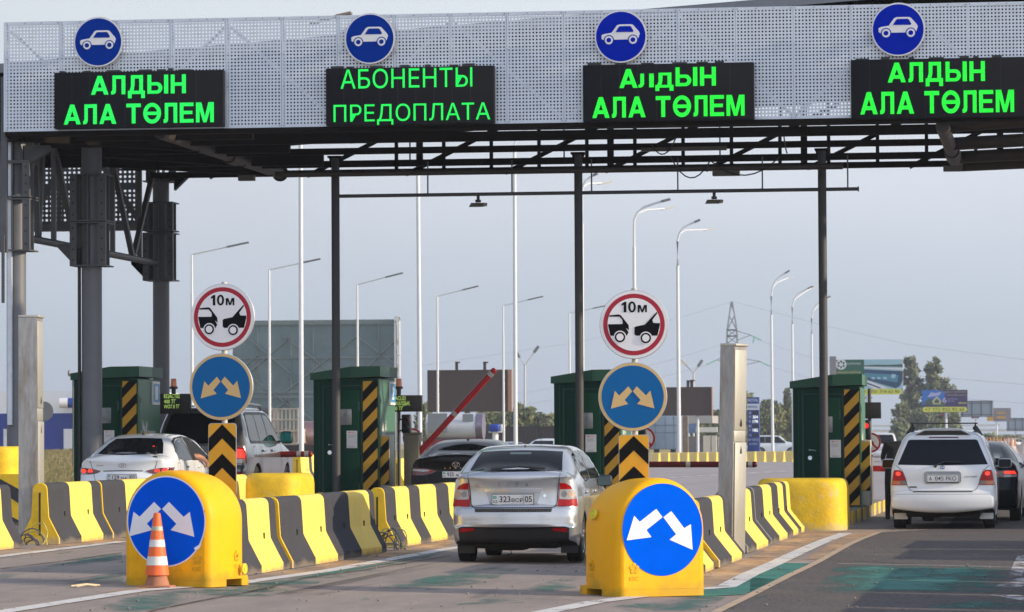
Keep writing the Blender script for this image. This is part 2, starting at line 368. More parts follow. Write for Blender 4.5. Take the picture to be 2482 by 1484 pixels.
LIP = M('earthy seam', (.42, .31, .21), .95, var=.3, vs=6)

xs = [-900, -400, -200, -120, -80, -60, -50, -40, -30, -26, -21.5, -18, -14, -11, -9, -7.5, -6, -4, -2, 0, 2.5, 5, 10, 20, 40, 80, 200, 400, 900]
ys = [2, 10, 20, 30, 35, 40] + [40+i for i in range(1, 26)] + [70, 80, 100, 130, 170, 230, 300, 450, 700, 1100, 1800, 3500]
grid_sheet('ground', xs, ys, EARTH, -.012)
xp = [-27, -24, -21.5, -18, -14, -11, -9, -7.5, -6, -4, -2, 0, 2.5, 5, 10, 20, 40]
grid_sheet('pavement', xp, [2, 10, 20, 30, 35, 40]+[40+i for i in range(1, 26)]+[70, 80, 92], CONC, 0)
grid_sheet('road', [-27, -21.5, -15, -9, -7.5, -4, 0, 2.5, 20, 40], [92, 110, 130, 170, 230, 300, 450, 700, 1100, 1500], ROADM, 0)
# coarse asphalt of the right-hand lane, its ragged seam with the concrete
seam = [G(*z8(x, y)) for x, y in ((-820, 1745), (-420, 1530), (0, 1325), (360, 1140), (630, 1010), (900, 860), (1170, 750))]
mb = MB(); fill(mb, seam+[Vector((-1.9, 66, 0)), Vector((-2.2, 92, 0)), Vector((9, 92, 0)), Vector((9, 18, 0))], .004, 1.2); mb.ea = []; tag(mb.build('asphalt_lane', ASPH), kind='structure')
mb = MB(); strip(mb, seam, .10, .010); tag(mb.build('seam', LIP), kind='structure')
# painted lines
lines = MB()
for pts, wd in (([z5(-200, 1505), z5(40, 1464), z5(1240, 1276)], .20),
                ([z5(1240, 1276), z5(2200, 1203), z6(0, 1192), z6(700, 1095), z6(1300, 985), z6(1810, 893)], .20),
                ([z6(1810, 893), z6(2140, 850), z7(600, 812)], .18),
                ([z5(-150, 985), z5(0, 965), z5(500, 905), z5(1110, 830)], .18),
                ([z7(380, 1475), z7(870, 1375), z7(1780, 1262)], .22), ([z7(1780, 1262), z7(2040, 1240), z8(0, 1128), z8(440, 930), z8(870, 757)], .22),
                ([z8(290, 1022), z8(545, 1028)], .05), ([z8(800, 1034), z8(1700, 1050), z8(2380, 1068)], .05)):
    strip(lines, [G(*p) for p in pts], wd, .008)
tag(lines.build('painted_lines', LINEW), kind='structure')
wl = MB()
for pts, wd in (([z8(2900, 1060), z8(2480, 1190), z8(2330, 1245)], .30), ([z8(2300, 1320), z8(2700, 1390)], .30), ([z8(2482, 960), z8(2450, 1020), z8(2400, 1150)], .16)): strip(wl, [G(*p) for p in pts], wd, .008)
tag(wl.build('worn_arrow_paint', M('very worn white paint', (.55, .52, .50), .8, var=.15, vs=5, alpha=(4.5, .42, .60))), kind='structure')
dash = MB()
for i in range(9):
    u0 = 1622+i*33; strip(dash, [G(u0, 1158.5-i*1.9), G(u0+17, 1157.6-i*1.9)], .35, .008)
tag(dash.build('lane_dashes', M('pale lane paint', (.6, .6, .6), .7)), kind='structure')
teal = MB(); teal2 = MB()
for poly in ([z5(820, 1455), z5(1180, 1325), z5(1700, 1262), z5(2482, 1195), z5(2482, 1320), z5(1900, 1330), z5(1500, 1420), z5(1250, 1465)],
             [z6(0, 1210), z6(700, 1118), z6(1300, 1005), z6(1700, 945), z6(1200, 1100), z6(700, 1170), z6(420, 1290), z6(0, 1310)],
             [z6(1150, 1250), z6(1700, 1130), z6(2300, 1040), z6(2482, 1060), z7(0, 1140), z7(0, 1180), z6(1700, 1270)],
             [z6(800, 1400), z6(1050, 1330), z6(1150, 1390)], [z6(1850, 1400), z6(2150, 1340), z6(2482, 1370), z6(2482, 1390)],
             [z7(120, 1270), z7(680, 1130), z7(690, 1250), z7(400, 1290)],
             [z8(780, 1040), z8(1700, 1052), z8(2380, 1072), z8(2300, 1180), z8(2250, 1310), z8(1850, 1295), z8(1300, 1300), z8(560, 1300)],
             [z7(950, 1420), z7(1780, 1300), z7(2050, 1330), z7(1850, 1450), z7(1300, 1470)],
             [z8(0, 1345), z8(160, 1320), z8(160, 1340), z8(0, 1380)], [z8(1500, 1420), z8(2482, 1340), z8(2482, 1440), z8(1900, 1480)],
             [z5(0, 1105), z5(500, 1020), z5(1100, 940), z5(1100, 990), z5(500, 1080), z5(0, 1170)],
             [z5(560, 1215), z5(880, 1150), z5(1110, 1110), z5(1110, 1215)], [z5(0, 985), z5(740, 905), z5(560, 940), z5(200, 965), z5(0, 1000)]):
    fill(teal, [G(*p) for p in poly], .006)
tag(teal.build('teal_paint', TEAL), kind='structure')
for poly in ([z8(0, 1150), z8(290, 1026), z8(540, 1030), z8(350, 1125), z8(0, 1300)], [z7(1800, 1272), z7(2050, 1255), z7(2482, 1055), z7(2482, 1185), z7(2200, 1310), z7(1790, 1330)],
             [z6(300, 1185), z6(1000, 1075), z6(1600, 965), z6(1750, 930), z6(1300, 1015), z6(700, 1110)]):
    fill(teal2, [G(*p) for p in poly], .0065)
tag(teal2.build('teal_strip', TEALS), kind='structure')
dust = MB()
for poly in ([z6(-300, 1215), z6(0, 1150), z6(470, 1078), z6(1150, 925), z6(1800, 810), z6(1810, 882), z6(1300, 968), z6(700, 1078), z6(0, 1178)],
             [z7(1775, 1245), z7(1800, 1120), z7(2215, 985), z8(520, 740), z8(860, 735), z8(850, 752), z8(430, 920), z8(0, 1110), z7(2050, 1225)],
             [z8(500, 990), z8(900, 760), z8(1180, 735), z8(900, 850), z8(620, 1000)],
             [z5(250, 900), z5(340, 850), z5(1110, 780), z5(1110, 822), z5(480, 895)], [z8(1150, 980), z8(1450, 760), z8(1950, 760), z8(1620, 1010)], [z8(850, 1250), z8(1050, 1080), z8(1450, 1070), z8(1300, 1260)], [z8(300, 1420), z8(800, 1180), z8(1250, 1200), z8(900, 1440)],
             [z5(900, 1290), z5(1240, 1240), z5(1500, 1250), z5(1250, 1300)]):
    fill(dust, [G(*p) for p in poly], .003)
tag(dust.build('road_dust', SANDY), kind='structure')
cr = MB()
for pts, wd in (([z6(0, 1287), z6(500, 1162), z6(1040, 1086), z6(1810, 958)], .035), ([z5(1350, 1462), z5(1800, 1370), z5(2482, 1242)], .04),
                ([z5(0, 1078), z5(560, 1010), z5(1100, 932)], .04), ([z5(0, 1105), z5(1100, 1095)], .03), ([z8(0, 975), z8(700, 1000), z8(1500, 1040)], .05),
                ([z7(400, 1358), z7(1040, 1380), z7(1500, 1385)], .025), ([z6(1130, 905), z6(1820, 912)], .03), ([z6(760, 1012), z6(1300, 1030)], .03),
                ([z7(0, 1345), z7(680, 1360)], .025), ([z6(1200, 1195), z6(2100, 1215)], .03), ([z8(0, 1215), z8(400, 1225)], .02)):
    strip(cr, [G(*p) for p in pts], wd, .0095)
tag(cr.build('paving_joints', CRACK), kind='structure')
ty = MB()
for xc, y0, y1, wd in ((-7.45, 38, 58, .5), (-5.75, 38, 58, .5), (-2.7, 34, 66, .55), (-1.1, 34, 66, .55), (-12.0, 40, 60, .5), (-10.3, 40, 60, .5)):
    strip(ty, [Vector((xc, y0, 0)), Vector((xc, y1, 0))], wd, .002)
tag(ty.build('tyre_streaks', TYRE), kind='structure')
# litter: pebbles and chips on the paving, and dry weeds
rng = random.Random(3); peb = MB()
for _ in range(260):
    u = rng.uniform(0, 2482); v = rng.uniform(1318, 1483); p = G(u, v); s = rng.choice((.006, .007, .009, .012, .016))
    peb.sell((p.x, p.y, p.z+.008+s*.4), (s, s*rng.uniform(.6, 1.3), s*.6), .8, 6, 4)
tag(peb.build('gravel', M('grit', (.22, .19, .17), .9, var=.4, vs=9)), kind='stuff', label='small stones and grit scattered over the paving', cat='gravel')
tw = MB()
for (a, b) in ((z5(640, 1246), z5(900, 1238)), (z5(690, 1250), z5(870, 1243)), (z6(1090, 905), z6(1200, 880))):
    p, q = G(*a), G(*b); tw.tube([p+Vector((0, 0, .02)), p.lerp(q, .5)+Vector((0, .03, .035)), q+Vector((0, 0, .02))], .008, 6)
tag(tw.build('straw', M('dry straw', (.62, .47, .30), .8)), 'dry straw stalks lying on the paving beside the arrow block', 'straw', None, 'stuff')
# ================================================================== gantry with perforated fascia, canopy and trusses
c0 = PP(1241, 300, 139); YG = c0.y                     # plane of the fascia
def GY(u, v, k=1.0): return atY(u, v, YG*k)
gx0 = GY(13, 200).x; gx1 = GY(2482, 200).x + 1.6
gzt = GY(1241, 29).z; gzb = GY(1241, 299.5).z; PH = gzt-gzb
gantry = thing('toll_gantry', 'long gantry across the lanes faced with perforated grey metal panels above dark beams', 'gantry', (gx0, YG, 0))
# one perforated panel, one metre wide: real holes
PITCH = .0605; NC = 16; NR = int(PH/PITCH)-1; PWID = 1.0
def perforated(wd, ht, nc, nr, pitch, rad, mats, th=.004):
    mb = MB(); ox = (wd-nc*pitch)/2; oz = (ht-nr*pitch)/2
    V = {}; vs = []; fs = []
    def vid(k, p):
        if k not in V: V[k] = len(vs); vs.append(p)
        return V[k]
    for j in range(nr):
        for i in range(nc):
            cx = ox+(i+.5)*pitch; cz = oz+(j+.5)*pitch; h = pitch/2
            outer = [vid((2*i+2, 2*j+1), (cx+h, 0, cz)), vid((2*i+2, 2*j+2), (cx+h, 0, cz+h)), vid((2*i+1, 2*j+2), (cx, 0, cz+h)), vid((2*i, 2*j+2), (cx-h, 0, cz+h)),
                     vid((2*i, 2*j+1), (cx-h, 0, cz)), vid((2*i, 2*j), (cx-h, 0, cz-h)), vid((2*i+1, 2*j), (cx, 0, cz-h)), vid((2*i+2, 2*j), (cx+h, 0, cz-h))]
            n0 = len(vs)
            for k in range(8): vs.append((cx+rad*math.cos(pi*k/4), 0, cz+rad*math.sin(pi*k/4)))
            for k in range(8): fs.append((outer[k], outer[(k+1) % 8], n0+(k+1) % 8, n0+k))
    mb.add(vs, fs)
    x0, x1, z0, z1 = ox, ox+nc*pitch, oz, oz+nr*pitch
    for a, b in (((0, 0), (wd, z0)), ((0, z1), (wd, ht)), ((0, z0), (x0, z1)), ((x1, z0), (wd, z1))):
        mb.add([(a[0], 0, a[1]), (b[0], 0, a[1]), (b[0], 0, b[1]), (a[0], 0, b[1])], [(0, 1, 2, 3)])
    # folded edges give the sheet its depth
    for x in (0, wd): mb.box((x-.001 if x else 0, 0.002, 0), (x if x else .001, .03, ht))
    return mb
pan = perforated(PWID-.008, PH, NC, NR, PITCH, .0168, GALV)
npan = int((gx1-gx0)/PWID)
first = None
boltm = M('dark bolt', (.05, .05, .05), .6, var=0)
for i in range(npan):
    if first is None:
        first = pan.build('perforated_panel', GALV, gantry); bm_ = MB()
        for zz in (.03, PH*.37, PH*.66, PH-.03):
            for xx in (.03, PWID-.04):
                bm_.cyl((xx, -.006, zz), (xx, 0, zz), .009, n=6)
        for xx in (.36, .66): bm_.cyl((xx, -.006, PH-.025), (xx, 0, PH-.025), .009, n=6)
        bolt0 = bm_.build('bolt', boltm, first)
    else:
        q = first.copy(); col.objects.link(q); q.parent = gantry; b = bolt0.copy(); col.objects.link(b); b.parent = q
    (first if i == 0 else q).location = (i*PWID, .002*(i % 3), gzb)
# frame behind the panels
fr = MB()
fr.box((0, .05, gzb+.005), (gx1-gx0, .11, gzb+.055)).box((0, .05, gzt-.055), (gx1-gx0, .11, gzt-.005))
for i in range(npan+1):
    x = i*PWID; fr.box((x-.02, .12, gzb), (x+.02, .17, gzt))
for i in range(0, npan, 2):
    s = (i//2) % 2; fr.bar((i*PWID, .20, gzb+.05 if s else gzt-.1), ((i+2)*PWID, .20, gzt-.1 if s else gzb+.05), .05, .05)
fr.box((-.03, -.004, gzb), (-.002, .14, gzt))
fr.build('panel_frame', GALV, gantry)
# bottom beam under the panels (warm brown in the shade) and the main deck of transverse beams behind it
W0, W1 = gx0-.0, gx1+7
def yk(v, vref=303): return (1070-vref)/(1070-v)
ZB = GY(1241, 303).z
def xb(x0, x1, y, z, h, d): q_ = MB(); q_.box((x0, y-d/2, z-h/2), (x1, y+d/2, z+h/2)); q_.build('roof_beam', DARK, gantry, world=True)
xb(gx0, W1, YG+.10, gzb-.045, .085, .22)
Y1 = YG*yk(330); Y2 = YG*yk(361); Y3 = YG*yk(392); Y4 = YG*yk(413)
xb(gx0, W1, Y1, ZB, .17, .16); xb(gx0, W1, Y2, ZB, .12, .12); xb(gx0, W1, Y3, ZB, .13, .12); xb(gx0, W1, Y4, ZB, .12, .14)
q_ = MB(); q_.box((gx0, Y1-.10, ZB+.10), (W1, Y1-.02, ZB+.15)); q_.build('cable_tray', DARK, gantry, world=True)
# thin posts and braces of the rear truss
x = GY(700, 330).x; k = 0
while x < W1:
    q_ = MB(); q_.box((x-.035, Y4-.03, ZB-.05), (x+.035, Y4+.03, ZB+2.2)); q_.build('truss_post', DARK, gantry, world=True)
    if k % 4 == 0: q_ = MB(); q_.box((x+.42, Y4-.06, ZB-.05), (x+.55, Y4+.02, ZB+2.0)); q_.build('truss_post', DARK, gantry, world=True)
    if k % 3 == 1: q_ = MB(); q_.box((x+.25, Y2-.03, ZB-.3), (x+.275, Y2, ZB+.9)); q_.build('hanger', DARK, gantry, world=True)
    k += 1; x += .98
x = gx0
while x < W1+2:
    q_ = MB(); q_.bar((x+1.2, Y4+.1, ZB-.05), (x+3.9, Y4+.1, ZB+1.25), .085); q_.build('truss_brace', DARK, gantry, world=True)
    x += 2.05
# heavy tubes: longitudinal ones at both sides, the long one along the columns
YC = YG*(1-0)*139/128.3 - .0                           # line of the slender columns
zp = atY(1405, 413, YC-.35).z
TUBEM = M('brown tube paint', (.036, .028, .022), .6, var=.25, vs=2.5)
def tube_(*segs):
    q_ = MB()
    for p0, p1, r_ in segs: q_.cyl(p0, p1, r_, n=16)
    q_.build('tube_strut', TUBEM, gantry, world=True)
tube_(((atY(667, 424, YC-.35).x, YC-.35, zp), (atY(2043, 408, YC-.35).x, YC-.35, zp), .055))
pl0 = GY(378, 318); pe = 1.165
tube_(((pl0.x, YG+.3, pl0.z), (pl0.x, YG*pe, pl0.z), .115), ((pl0.x, YG*1.09, pl0.z), (pl0.x, YG*1.10, pl0.z), .15), ((pl0.x, YG*pe-.02, pl0.z), (pl0.x, YG*pe+.02, pl0.z), .17))
pr0 = GY(2283, 300)
tube_(((pr0.x, YG+.3, pr0.z-.02), (pr0.x, YG*1.15, pr0.z-.02), .12), ((pr0.x, YG*1.09, pr0.z-.02), (pr0.x, YG*1.115, pr0.z-.02), .15))
for (yy, dz) in ((1.02, .16), (1.07, .0), (1.12, -.02), (1.15, -.06)): tube_(((pr0.x, YG*yy, pr0.z+dz*.4), (pr0.x+6.5, YG*(yy-.05), pr0.z+dz), .12))
for (yy, dy) in ((1.0, .05), (1.05, .06), (1.10, .05)):
    q_ = MB(); q_.bar((pl0.x, YG*(yy+dy), pl0.z-.02), (gx0+.2, YG*yy+.3, pl0.z-.02), .16, .2); q_.build('deck_brace', DARK, gantry, world=True)
    q_ = MB(); q_.bar((gx0-6, YG*yy+1.0, pl0.z+.10), (pl0.x+1.5, YG*yy+1.2, pl0.z+.05), .2, .26); q_.build('deck_beam', DARK, gantry, world=True)
# clamp boxes and lamps below the deck
JB = M('grey box paint', (.075, .066, .052), .6, var=.15)
for u, v, wd in ((2309, 409, .34), (598, 432, .30), (1760, 420, .5)):
    p = atY(u, v, YC-.3); cl = MB(); cl.box((p.x-wd/2, p.y-.1, p.z-.05), (p.x+wd/2, p.y+.1, p.z+.05)); cl.build('junction_box', JB, gantry, world=True)
for u, v, wd in ((1590, 362, .55), (1690, 360, 1.1)):
    p = atY(u, v, Y2-.2); cl = MB(); cl.box((p.x-wd/2, p.y-.06, p.z-.04), (p.x+wd/2, p.y+.06, p.z+.03)); cl.build('junction_box', JB, gantry, world=True)
                                               # cables slung in the deck
for (u0, v0, u1, v1, sag) in ((1580, 352, 1640, 330, .25), (1625, 380, 1720, 392, .35), (1725, 392, 1890, 380, .3), (800, 330, 905, 326, .15), (1900, 330, 1908, 372, .05)):
    a, b = atY(u0, v0, Y2-.3), atY(u1, v1, Y2-.3); cb = MB(); cb.tube([a.lerp(b, t/8)-Vector((0, 0, sag*4*(t/8)*(1-t/8))) for t in range(9)], .014, 6); cb.build('cable', BLACKP, gantry, world=True)
# camera bar hung below the deck on thin rods
hb = thing('camera_bar', 'long dark horizontal pipe hung on thin rods below the canopy deck', 'pipe', atY(1240, 470, YC+.25))
hm = MB(); zh = hb.location.z
hm.cyl((atY(818, 470, YC+.25).x, hb.location.y, zh), (atY(2080, 458, YC+.25).x, hb.location.y, zh), .035, n=10)
hm.cyl((atY(2079, 458, YC+.25).x, hb.location.y, zh), (atY(2082, 458, YC+.25).x, hb.location.y, zh), .05, n=10)
hm.build('pipe', STEEL, hb, world=True)
for u in (1037, 1241, 1434, 1643, 1848, 2055):
    p = atY(u, 464, YC+.25); r_ = MB(); r_.cyl((p.x, p.y, zh), (p.x, p.y, zp+.25), .014, n=6); r_.build('hanger_rod', STEEL, hb, world=True)
for u, where in ((1159, 'left of the middle column'), (1731, 'right of the middle column')):
    p = atY(u, 480, YC+.25); t = thing('floodlight', f'small flat dark floodlight hanging from the pipe, {where}', 'floodlight', (p.x, p.y, zh-.035), 'floodlights under the camera bar')
    a = MB(); a.cyl((0, 0, 0), (0, 0, -.09), .03, n=8).box((-.05, -.04, -.12), (.05, .04, -.07)); a.build('bracket', BLACKP, t)
    a = MB(); a.add([(-.13, -.05, -.13), (.13, -.05, -.13), (.17, .05, -.13), (-.10, .05, -.13), (-.16, -.14, -.215), (.10, -.14, -.215), (.16, .06, -.19), (-.11, .06, -.19)], [(0, 1, 2, 3), (7, 6, 5, 4), (0, 4, 5, 1), (1, 5, 6, 2), (2, 6, 7, 3), (3, 7, 4, 0)]); a.build('lamp_body', M('lamp grey', (.20, .18, .14), .5), t)
# ---- canopy roof behind the fascia: a sheet that climbs to the right
ra, rb = atY(13, 155, YG+1.2), atY(1878, -3, YG+1.2); sl_ = (rb.z-ra.z)/(rb.x-ra.x)
roof = thing('canopy_roof', 'dark corrugated canopy roof rising to the right behind the perforated fascia', 'canopy', (ra.x, ra.y, ra.z))
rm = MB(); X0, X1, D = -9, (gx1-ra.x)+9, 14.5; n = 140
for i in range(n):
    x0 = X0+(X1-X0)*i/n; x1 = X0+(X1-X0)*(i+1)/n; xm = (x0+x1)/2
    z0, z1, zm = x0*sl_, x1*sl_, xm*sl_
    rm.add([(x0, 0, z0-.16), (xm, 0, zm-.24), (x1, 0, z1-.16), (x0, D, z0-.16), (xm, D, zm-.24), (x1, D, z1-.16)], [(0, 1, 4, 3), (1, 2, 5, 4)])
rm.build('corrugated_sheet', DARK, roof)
rf = MB(); nn = 30
for i in range(nn):
    x0 = X0+(X1-X0)*i/nn; x1 = X0+(X1-X0)*(i+1)/nn
    for y0, y1, a, b in ((-.06, -.01, -.16, 0), (D+.01, D+.06, -.3, .02)):
        vs = [(x0, y0, x0*sl_+a), (x1, y0, x1*sl_+a), (x1, y0, x1*sl_+b), (x0, y0, x0*sl_+b), (x0, y1, x0*sl_+a), (x1, y1, x1*sl_+a), (x1, y1, x1*sl_+b), (x0, y1, x0*sl_+b)]
        rf.add(vs, [(0, 1, 2, 3), (7, 6, 5, 4), (0, 4, 5, 1), (3, 2, 6, 7)])
    rf.add([(x0, -.06, x0*sl_+.005), (x1, -.06, x1*sl_+.005), (x1, D, x1*sl_+.005), (x0, D, x0*sl_+.005)], [(0, 1, 2, 3)])
rf.build('roof_edge', M('roof edge grey', (.16, .17, .19), .45, var=.1), roof)
rr = MB()
for yy in (1.5, 4.5, 8, 11.5, 14): rr.bar((X0, yy, X0*sl_-.45), (X1, yy, X1*sl_-.45), .16, .38)
for i in range(12):
    x = X0+(X1-X0)*i/11; rr.box((x-.06, .2, x*sl_-.55), (x+.06, D-.2, x*sl_-.27))
rr.build('rafter', DARK, roof)
# ---- thick columns along the left side with bolted collars, and the longitudinal truss between them
XL = PP(40, 600, 134).x
cols = []
def big_column(u, ppm, wpx, label, collars, bottom_v):
    p = PP(u, 900, ppm); x, y = p.x, p.y; z0 = zg(x, y); r = wpx/ppm/2
    t = thing('canopy_column', label, 'column', (x, y, z0), 'thick steel columns at the left side of the canopy')
    top = 7.05-z0
    a = MB(); a.cyl((0, 0, -.05), (0, 0, top), r, n=28); a.cyl((0, 0, 2.4), (0, 0, 2.415), r+.004, n=28); a.build('shaft', M('column blue grey', (.125, .13, .145), .5, var=.1, vs=2.5, dirt=(.08, .075, .07), da=.5, ds=1.5), t)
    f = MB()
    for (v0, v1, wide) in collars:
        za = PP(u, v0, ppm).z-z0; zb = PP(u, v1, ppm).z-z0; q = r+.15
        for zz in (za, zb): f.box((-q, -q, zz-.012), (q, q, zz+.012))
        for s in (-1, 1):
            f.box((s*(r-.01), -.012, zb+.012), (s*q, .012, za-.012)); f.box((-.012, s*(r-.01), zb+.012), (.012, s*q, za-.012))
            f.box((s*(q-.012) if s > 0 else -q, -q, zb+.012), (q if s > 0 else -q+.012, -q+.10, za-.012)) if wide else None
        if wide:
            n = 3 if wide > 1 else 4
            for s in (-1, 1):
                f.box((s*(r+.02) if s > 0 else -q+.004, -q+.004, zb+.012), (q-.004 if s > 0 else -r-.02, -q+.018, za-.012))
                for j in range(n):
                    zz = zb+(za-zb)*(j+.5)/n; f.cyl((s*(r+.085), -q-.006, zz), (s*(r+.085), -q+.003, zz), .018, n=8, mi=1)
    f.build('bolted_collar', [STEEL, M('bolt hole', (.02, .02, .022), .8, var=0)], t)
    cols.append(t); return t
C1 = big_column(40, 134, 47, 'nearest thick grey column at the left end, cut by the edge of the view', ((340, 392, 0), (396, 478, 1), (484, 608, 1)), 0)
C2 = big_column(223, 130.5, 49, 'middle thick grey column standing in front of the first green booth', ((424, 536, 1), (541, 645, 1)), 0)
C3 = big_column(391, 115.7, 40, 'farthest thick grey column behind the first green booth', ((405, 440, 0), (492, 560, 1), (566, 680, 1)), 0)
for t, b in ((C2, -.9), (C3, -.75), (C3, -.75), (C1, .5)):
    k = MB(); top = 7.05-t.location.z
    if t is C1: k.prism([(.17, 6.45-.2), (.62, 6.75-.2), (.62, 6.85-.2), (.17, 6.85-.2)], -.1, .1)
    else:
        zz = (PP(223, 640, 130.5).z if t is C2 else PP(391, 675, 115.7).z)-t.location.z
        k.prism([(-.33, zz+.38), (-.62, zz+.38), (-.62, zz+.30), (-.33, zz)], -.1, .1)
        if t is C3: k.prism([(.30, 6.9-.35), (.62, 7.2-.35), (.62, 7.28-.35), (.30, 7.28-.35)], -.1, .1)
    k.build('bracket', STEEL, t)
cc = MB()                                                 # cable chase on the first two columns
cc.box((-.10, -.26, 1.6), (-.02, -.19, 6.9)); cc.build('cable_duct', GALV, C1)
cc = MB(); cc.box((-.245, -.10, 0), (-.20, -.02, 4.9)); cc.build('cable_duct', BLACKP, C2)
lt = thing('side_truss', 'grey lattice truss with sloping webs between the thick left columns', 'truss', (C1.location.x, C1.location.y, 5.2))
tm = MB(); xt = C1.location.x+.0; zl = PP(85, 575, 133).z
ya, yb, yc_ = C1.location.y, C2.location.y, C3.location.y
tm.cyl((xt, ya, zl), (xt, yb, zl), .07, n=12).cyl((xt, yb, zl), (xt, yc_, zl), .07, n=12)
tm.build('bottom_chord', STEEL, lt, world=True)
def web(p0, p1, w_=.09, h_=None): q_ = MB(); q_.bar(p0, p1, w_, h_); q_.build('truss_web', STEEL, lt, world=True)
for y0, y1 in ((ya, yb), (yb, yc_)):
    n = 4; L_ = (y1-y0)/n
    for i in range(n):
        if i % 2 == 0:
            web((xt, y0+L_*i+.2, zl+2.3), (xt, y0+L_*(i+1), zl), .10); web((xt, y0+L_*(i+1), zl), (xt, y0+L_*(i+2)-.1, zl+2.3), .10)
        web((xt-.05, y0+L_*(i+.35), zl), (xt-.05, y0+L_*(i+.35), zl+2.3), .09)
    web((xt, y0, zl+2.2), (xt, y1, zl+2.2), .2, .26)
# rear perforated screen seen below the left end of the deck
rs0, rs1 = PP(58, 556, 109), PP(346, 556, 109)
scr = thing('rear_screen', 'perforated rear screen below the left end of the canopy, its shade put into the colour', 'screen', (rs0.x, rs0.y, rs0.z))
hgt = PP(60, 330, 109).z-rs0.z; wd = rs1.x-rs0.x
ps = perforated(wd, hgt-.1, int(wd/.105), int((hgt-.1)/.105), .105, .030, None)
po = ps.build('perforated_panel', M('shaded perforated sheet', (.05, .052, .058), .5, .2, var=.2), scr); po.location = (0, 0, .1)  # canopy shade put into the dark colour of this sheet
sm_ = MB(); sm_.box((-.6, .03, -.05), (wd+.1, .25, .13))
for x in (.0, wd*.3, wd*.62, wd*.98): sm_.box((x-.05, .06, .1), (x+.05, .14, hgt))
sm_.bar((0, .2, .1), (wd*.5, .2, hgt), .12).bar((wd*.5, .2, hgt), (wd, .2, .1), .12); sm_.bar((0, .2, hgt*.45), (wd, .2, hgt*.45), .14)
sm_.build('screen_frame', STEEL, scr)
# posts at the far left edge
lp = thing('corner_post', 'slim grey steel post at the far left edge in front of the fascia end', 'post', (*GY(6, 600).xy, 0))
a = MB(); x_ = GY(4, 300).x
a.box((-.06, .1, 4.9), (.05, .2, GY(5, 185).z)); a.box((-.02, .0, 4.0), (.03, .05, 5.2)); a.build('post', STEEL, lp)
# ---- slender columns
for u0, u1, u, lab in ((815, 817, 815, 'slender dark column in front of the second green booth'), (1405, 1405, 1405, 'slender dark column in front of the third green booth'), (1996, 2000, 1997, 'slender dark column in front of the fourth green booth')):
    p = atY(u, 1000, YC); z0 = zg(p.x, YC)
    t = thing('slender_column', lab, 'column', (p.x, YC, z0), 'slender columns carrying the canopy deck')
    a = MB(); a.cyl((0, 0, 0), (0, 0, ZB-z0-.1), .079, n=20); a.cyl((0, 0, 3.0), (0, 0, 3.012), .082, n=20); a.build('shaft', M('column brown grey', (.042, .041, .044), .6, var=.12, vs=2), t)
    a = MB(); a.box((-.13, -.13, ZB-z0-.12), (.13, .13, ZB-z0-.08)); a.prism([(-.12, ZB-z0-.12), (.12, ZB-z0-.12), (.08, ZB-z0-.3), (-.08, ZB-z0-.3)], -.02, .02); a.box((-.17, -.17, 0), (.17, .17, .02)); a.build('head_plate', DARK, t)
# ---- LED boards and lane signs on the fascia
LEDB = M('LED board black', (.009, .009, .012), .75, var=.12, vs=40, spec=.15)
LEDG = M('green LED light', (.002, .84, .085), .5, emit=1.0, var=.28, vs=14, stretch=(.15, 1, 3))
LEDG2 = M('bright green LED light', (.003, .84, .03), .5, emit=1.0, var=.28, vs=14, stretch=(.15, 1, 3))
SBLUE = M('retroreflective blue', (.0, .030, .27), .6, var=.04, spec=0.); SBLUE2 = M('deep retroreflective blue', (.0, .016, .38), .6, var=.04, spec=0.)
SWHITE = M('sign white', (.74, .72, .72), .45, var=.04)
SEDGE = M('sign edge metal', (.5, .5, .5), .4, .6)
def carpic(mb, x, z, s, y, m1, m0):
    """side view of a small car, as on a lane sign"""
    body = [(-.50, -.02), (-.50, .07), (-.44, .10), (-.24, .13), (-.10, .32), (-.04, .345), (.27, .345), (.32, .33), (.47, .16), (.50, .10), (.46, -.02), (.43, -.05), (-.47, -.05)]
    P = lambda q: [(x+a*s, z+b*s) for a, b in q]
    mb.flat(P(body), y, m1)
    win = [(-.135, .145), (-.045, .285), (-.01, .30), (.235, .30), (.27, .285), (.335, .175), (.32, .14)]
    mb.flat(P(win), y-.003, m0)
    mb.flat(P([(-.16, .142), (.22, .142), (.22, .135), (-.16, .135)]), y-.0035, m1)
    for cx in (-.31, .32):
        mb.flat(P(circ(cx, -.06, .135, 24)), y-.003, m0); mb.flat(P(circ(cx, -.06, .108, 24)), y-.006, m1); mb.flat(P(circ(cx, -.06, .062, 24)), y-.009, m0)
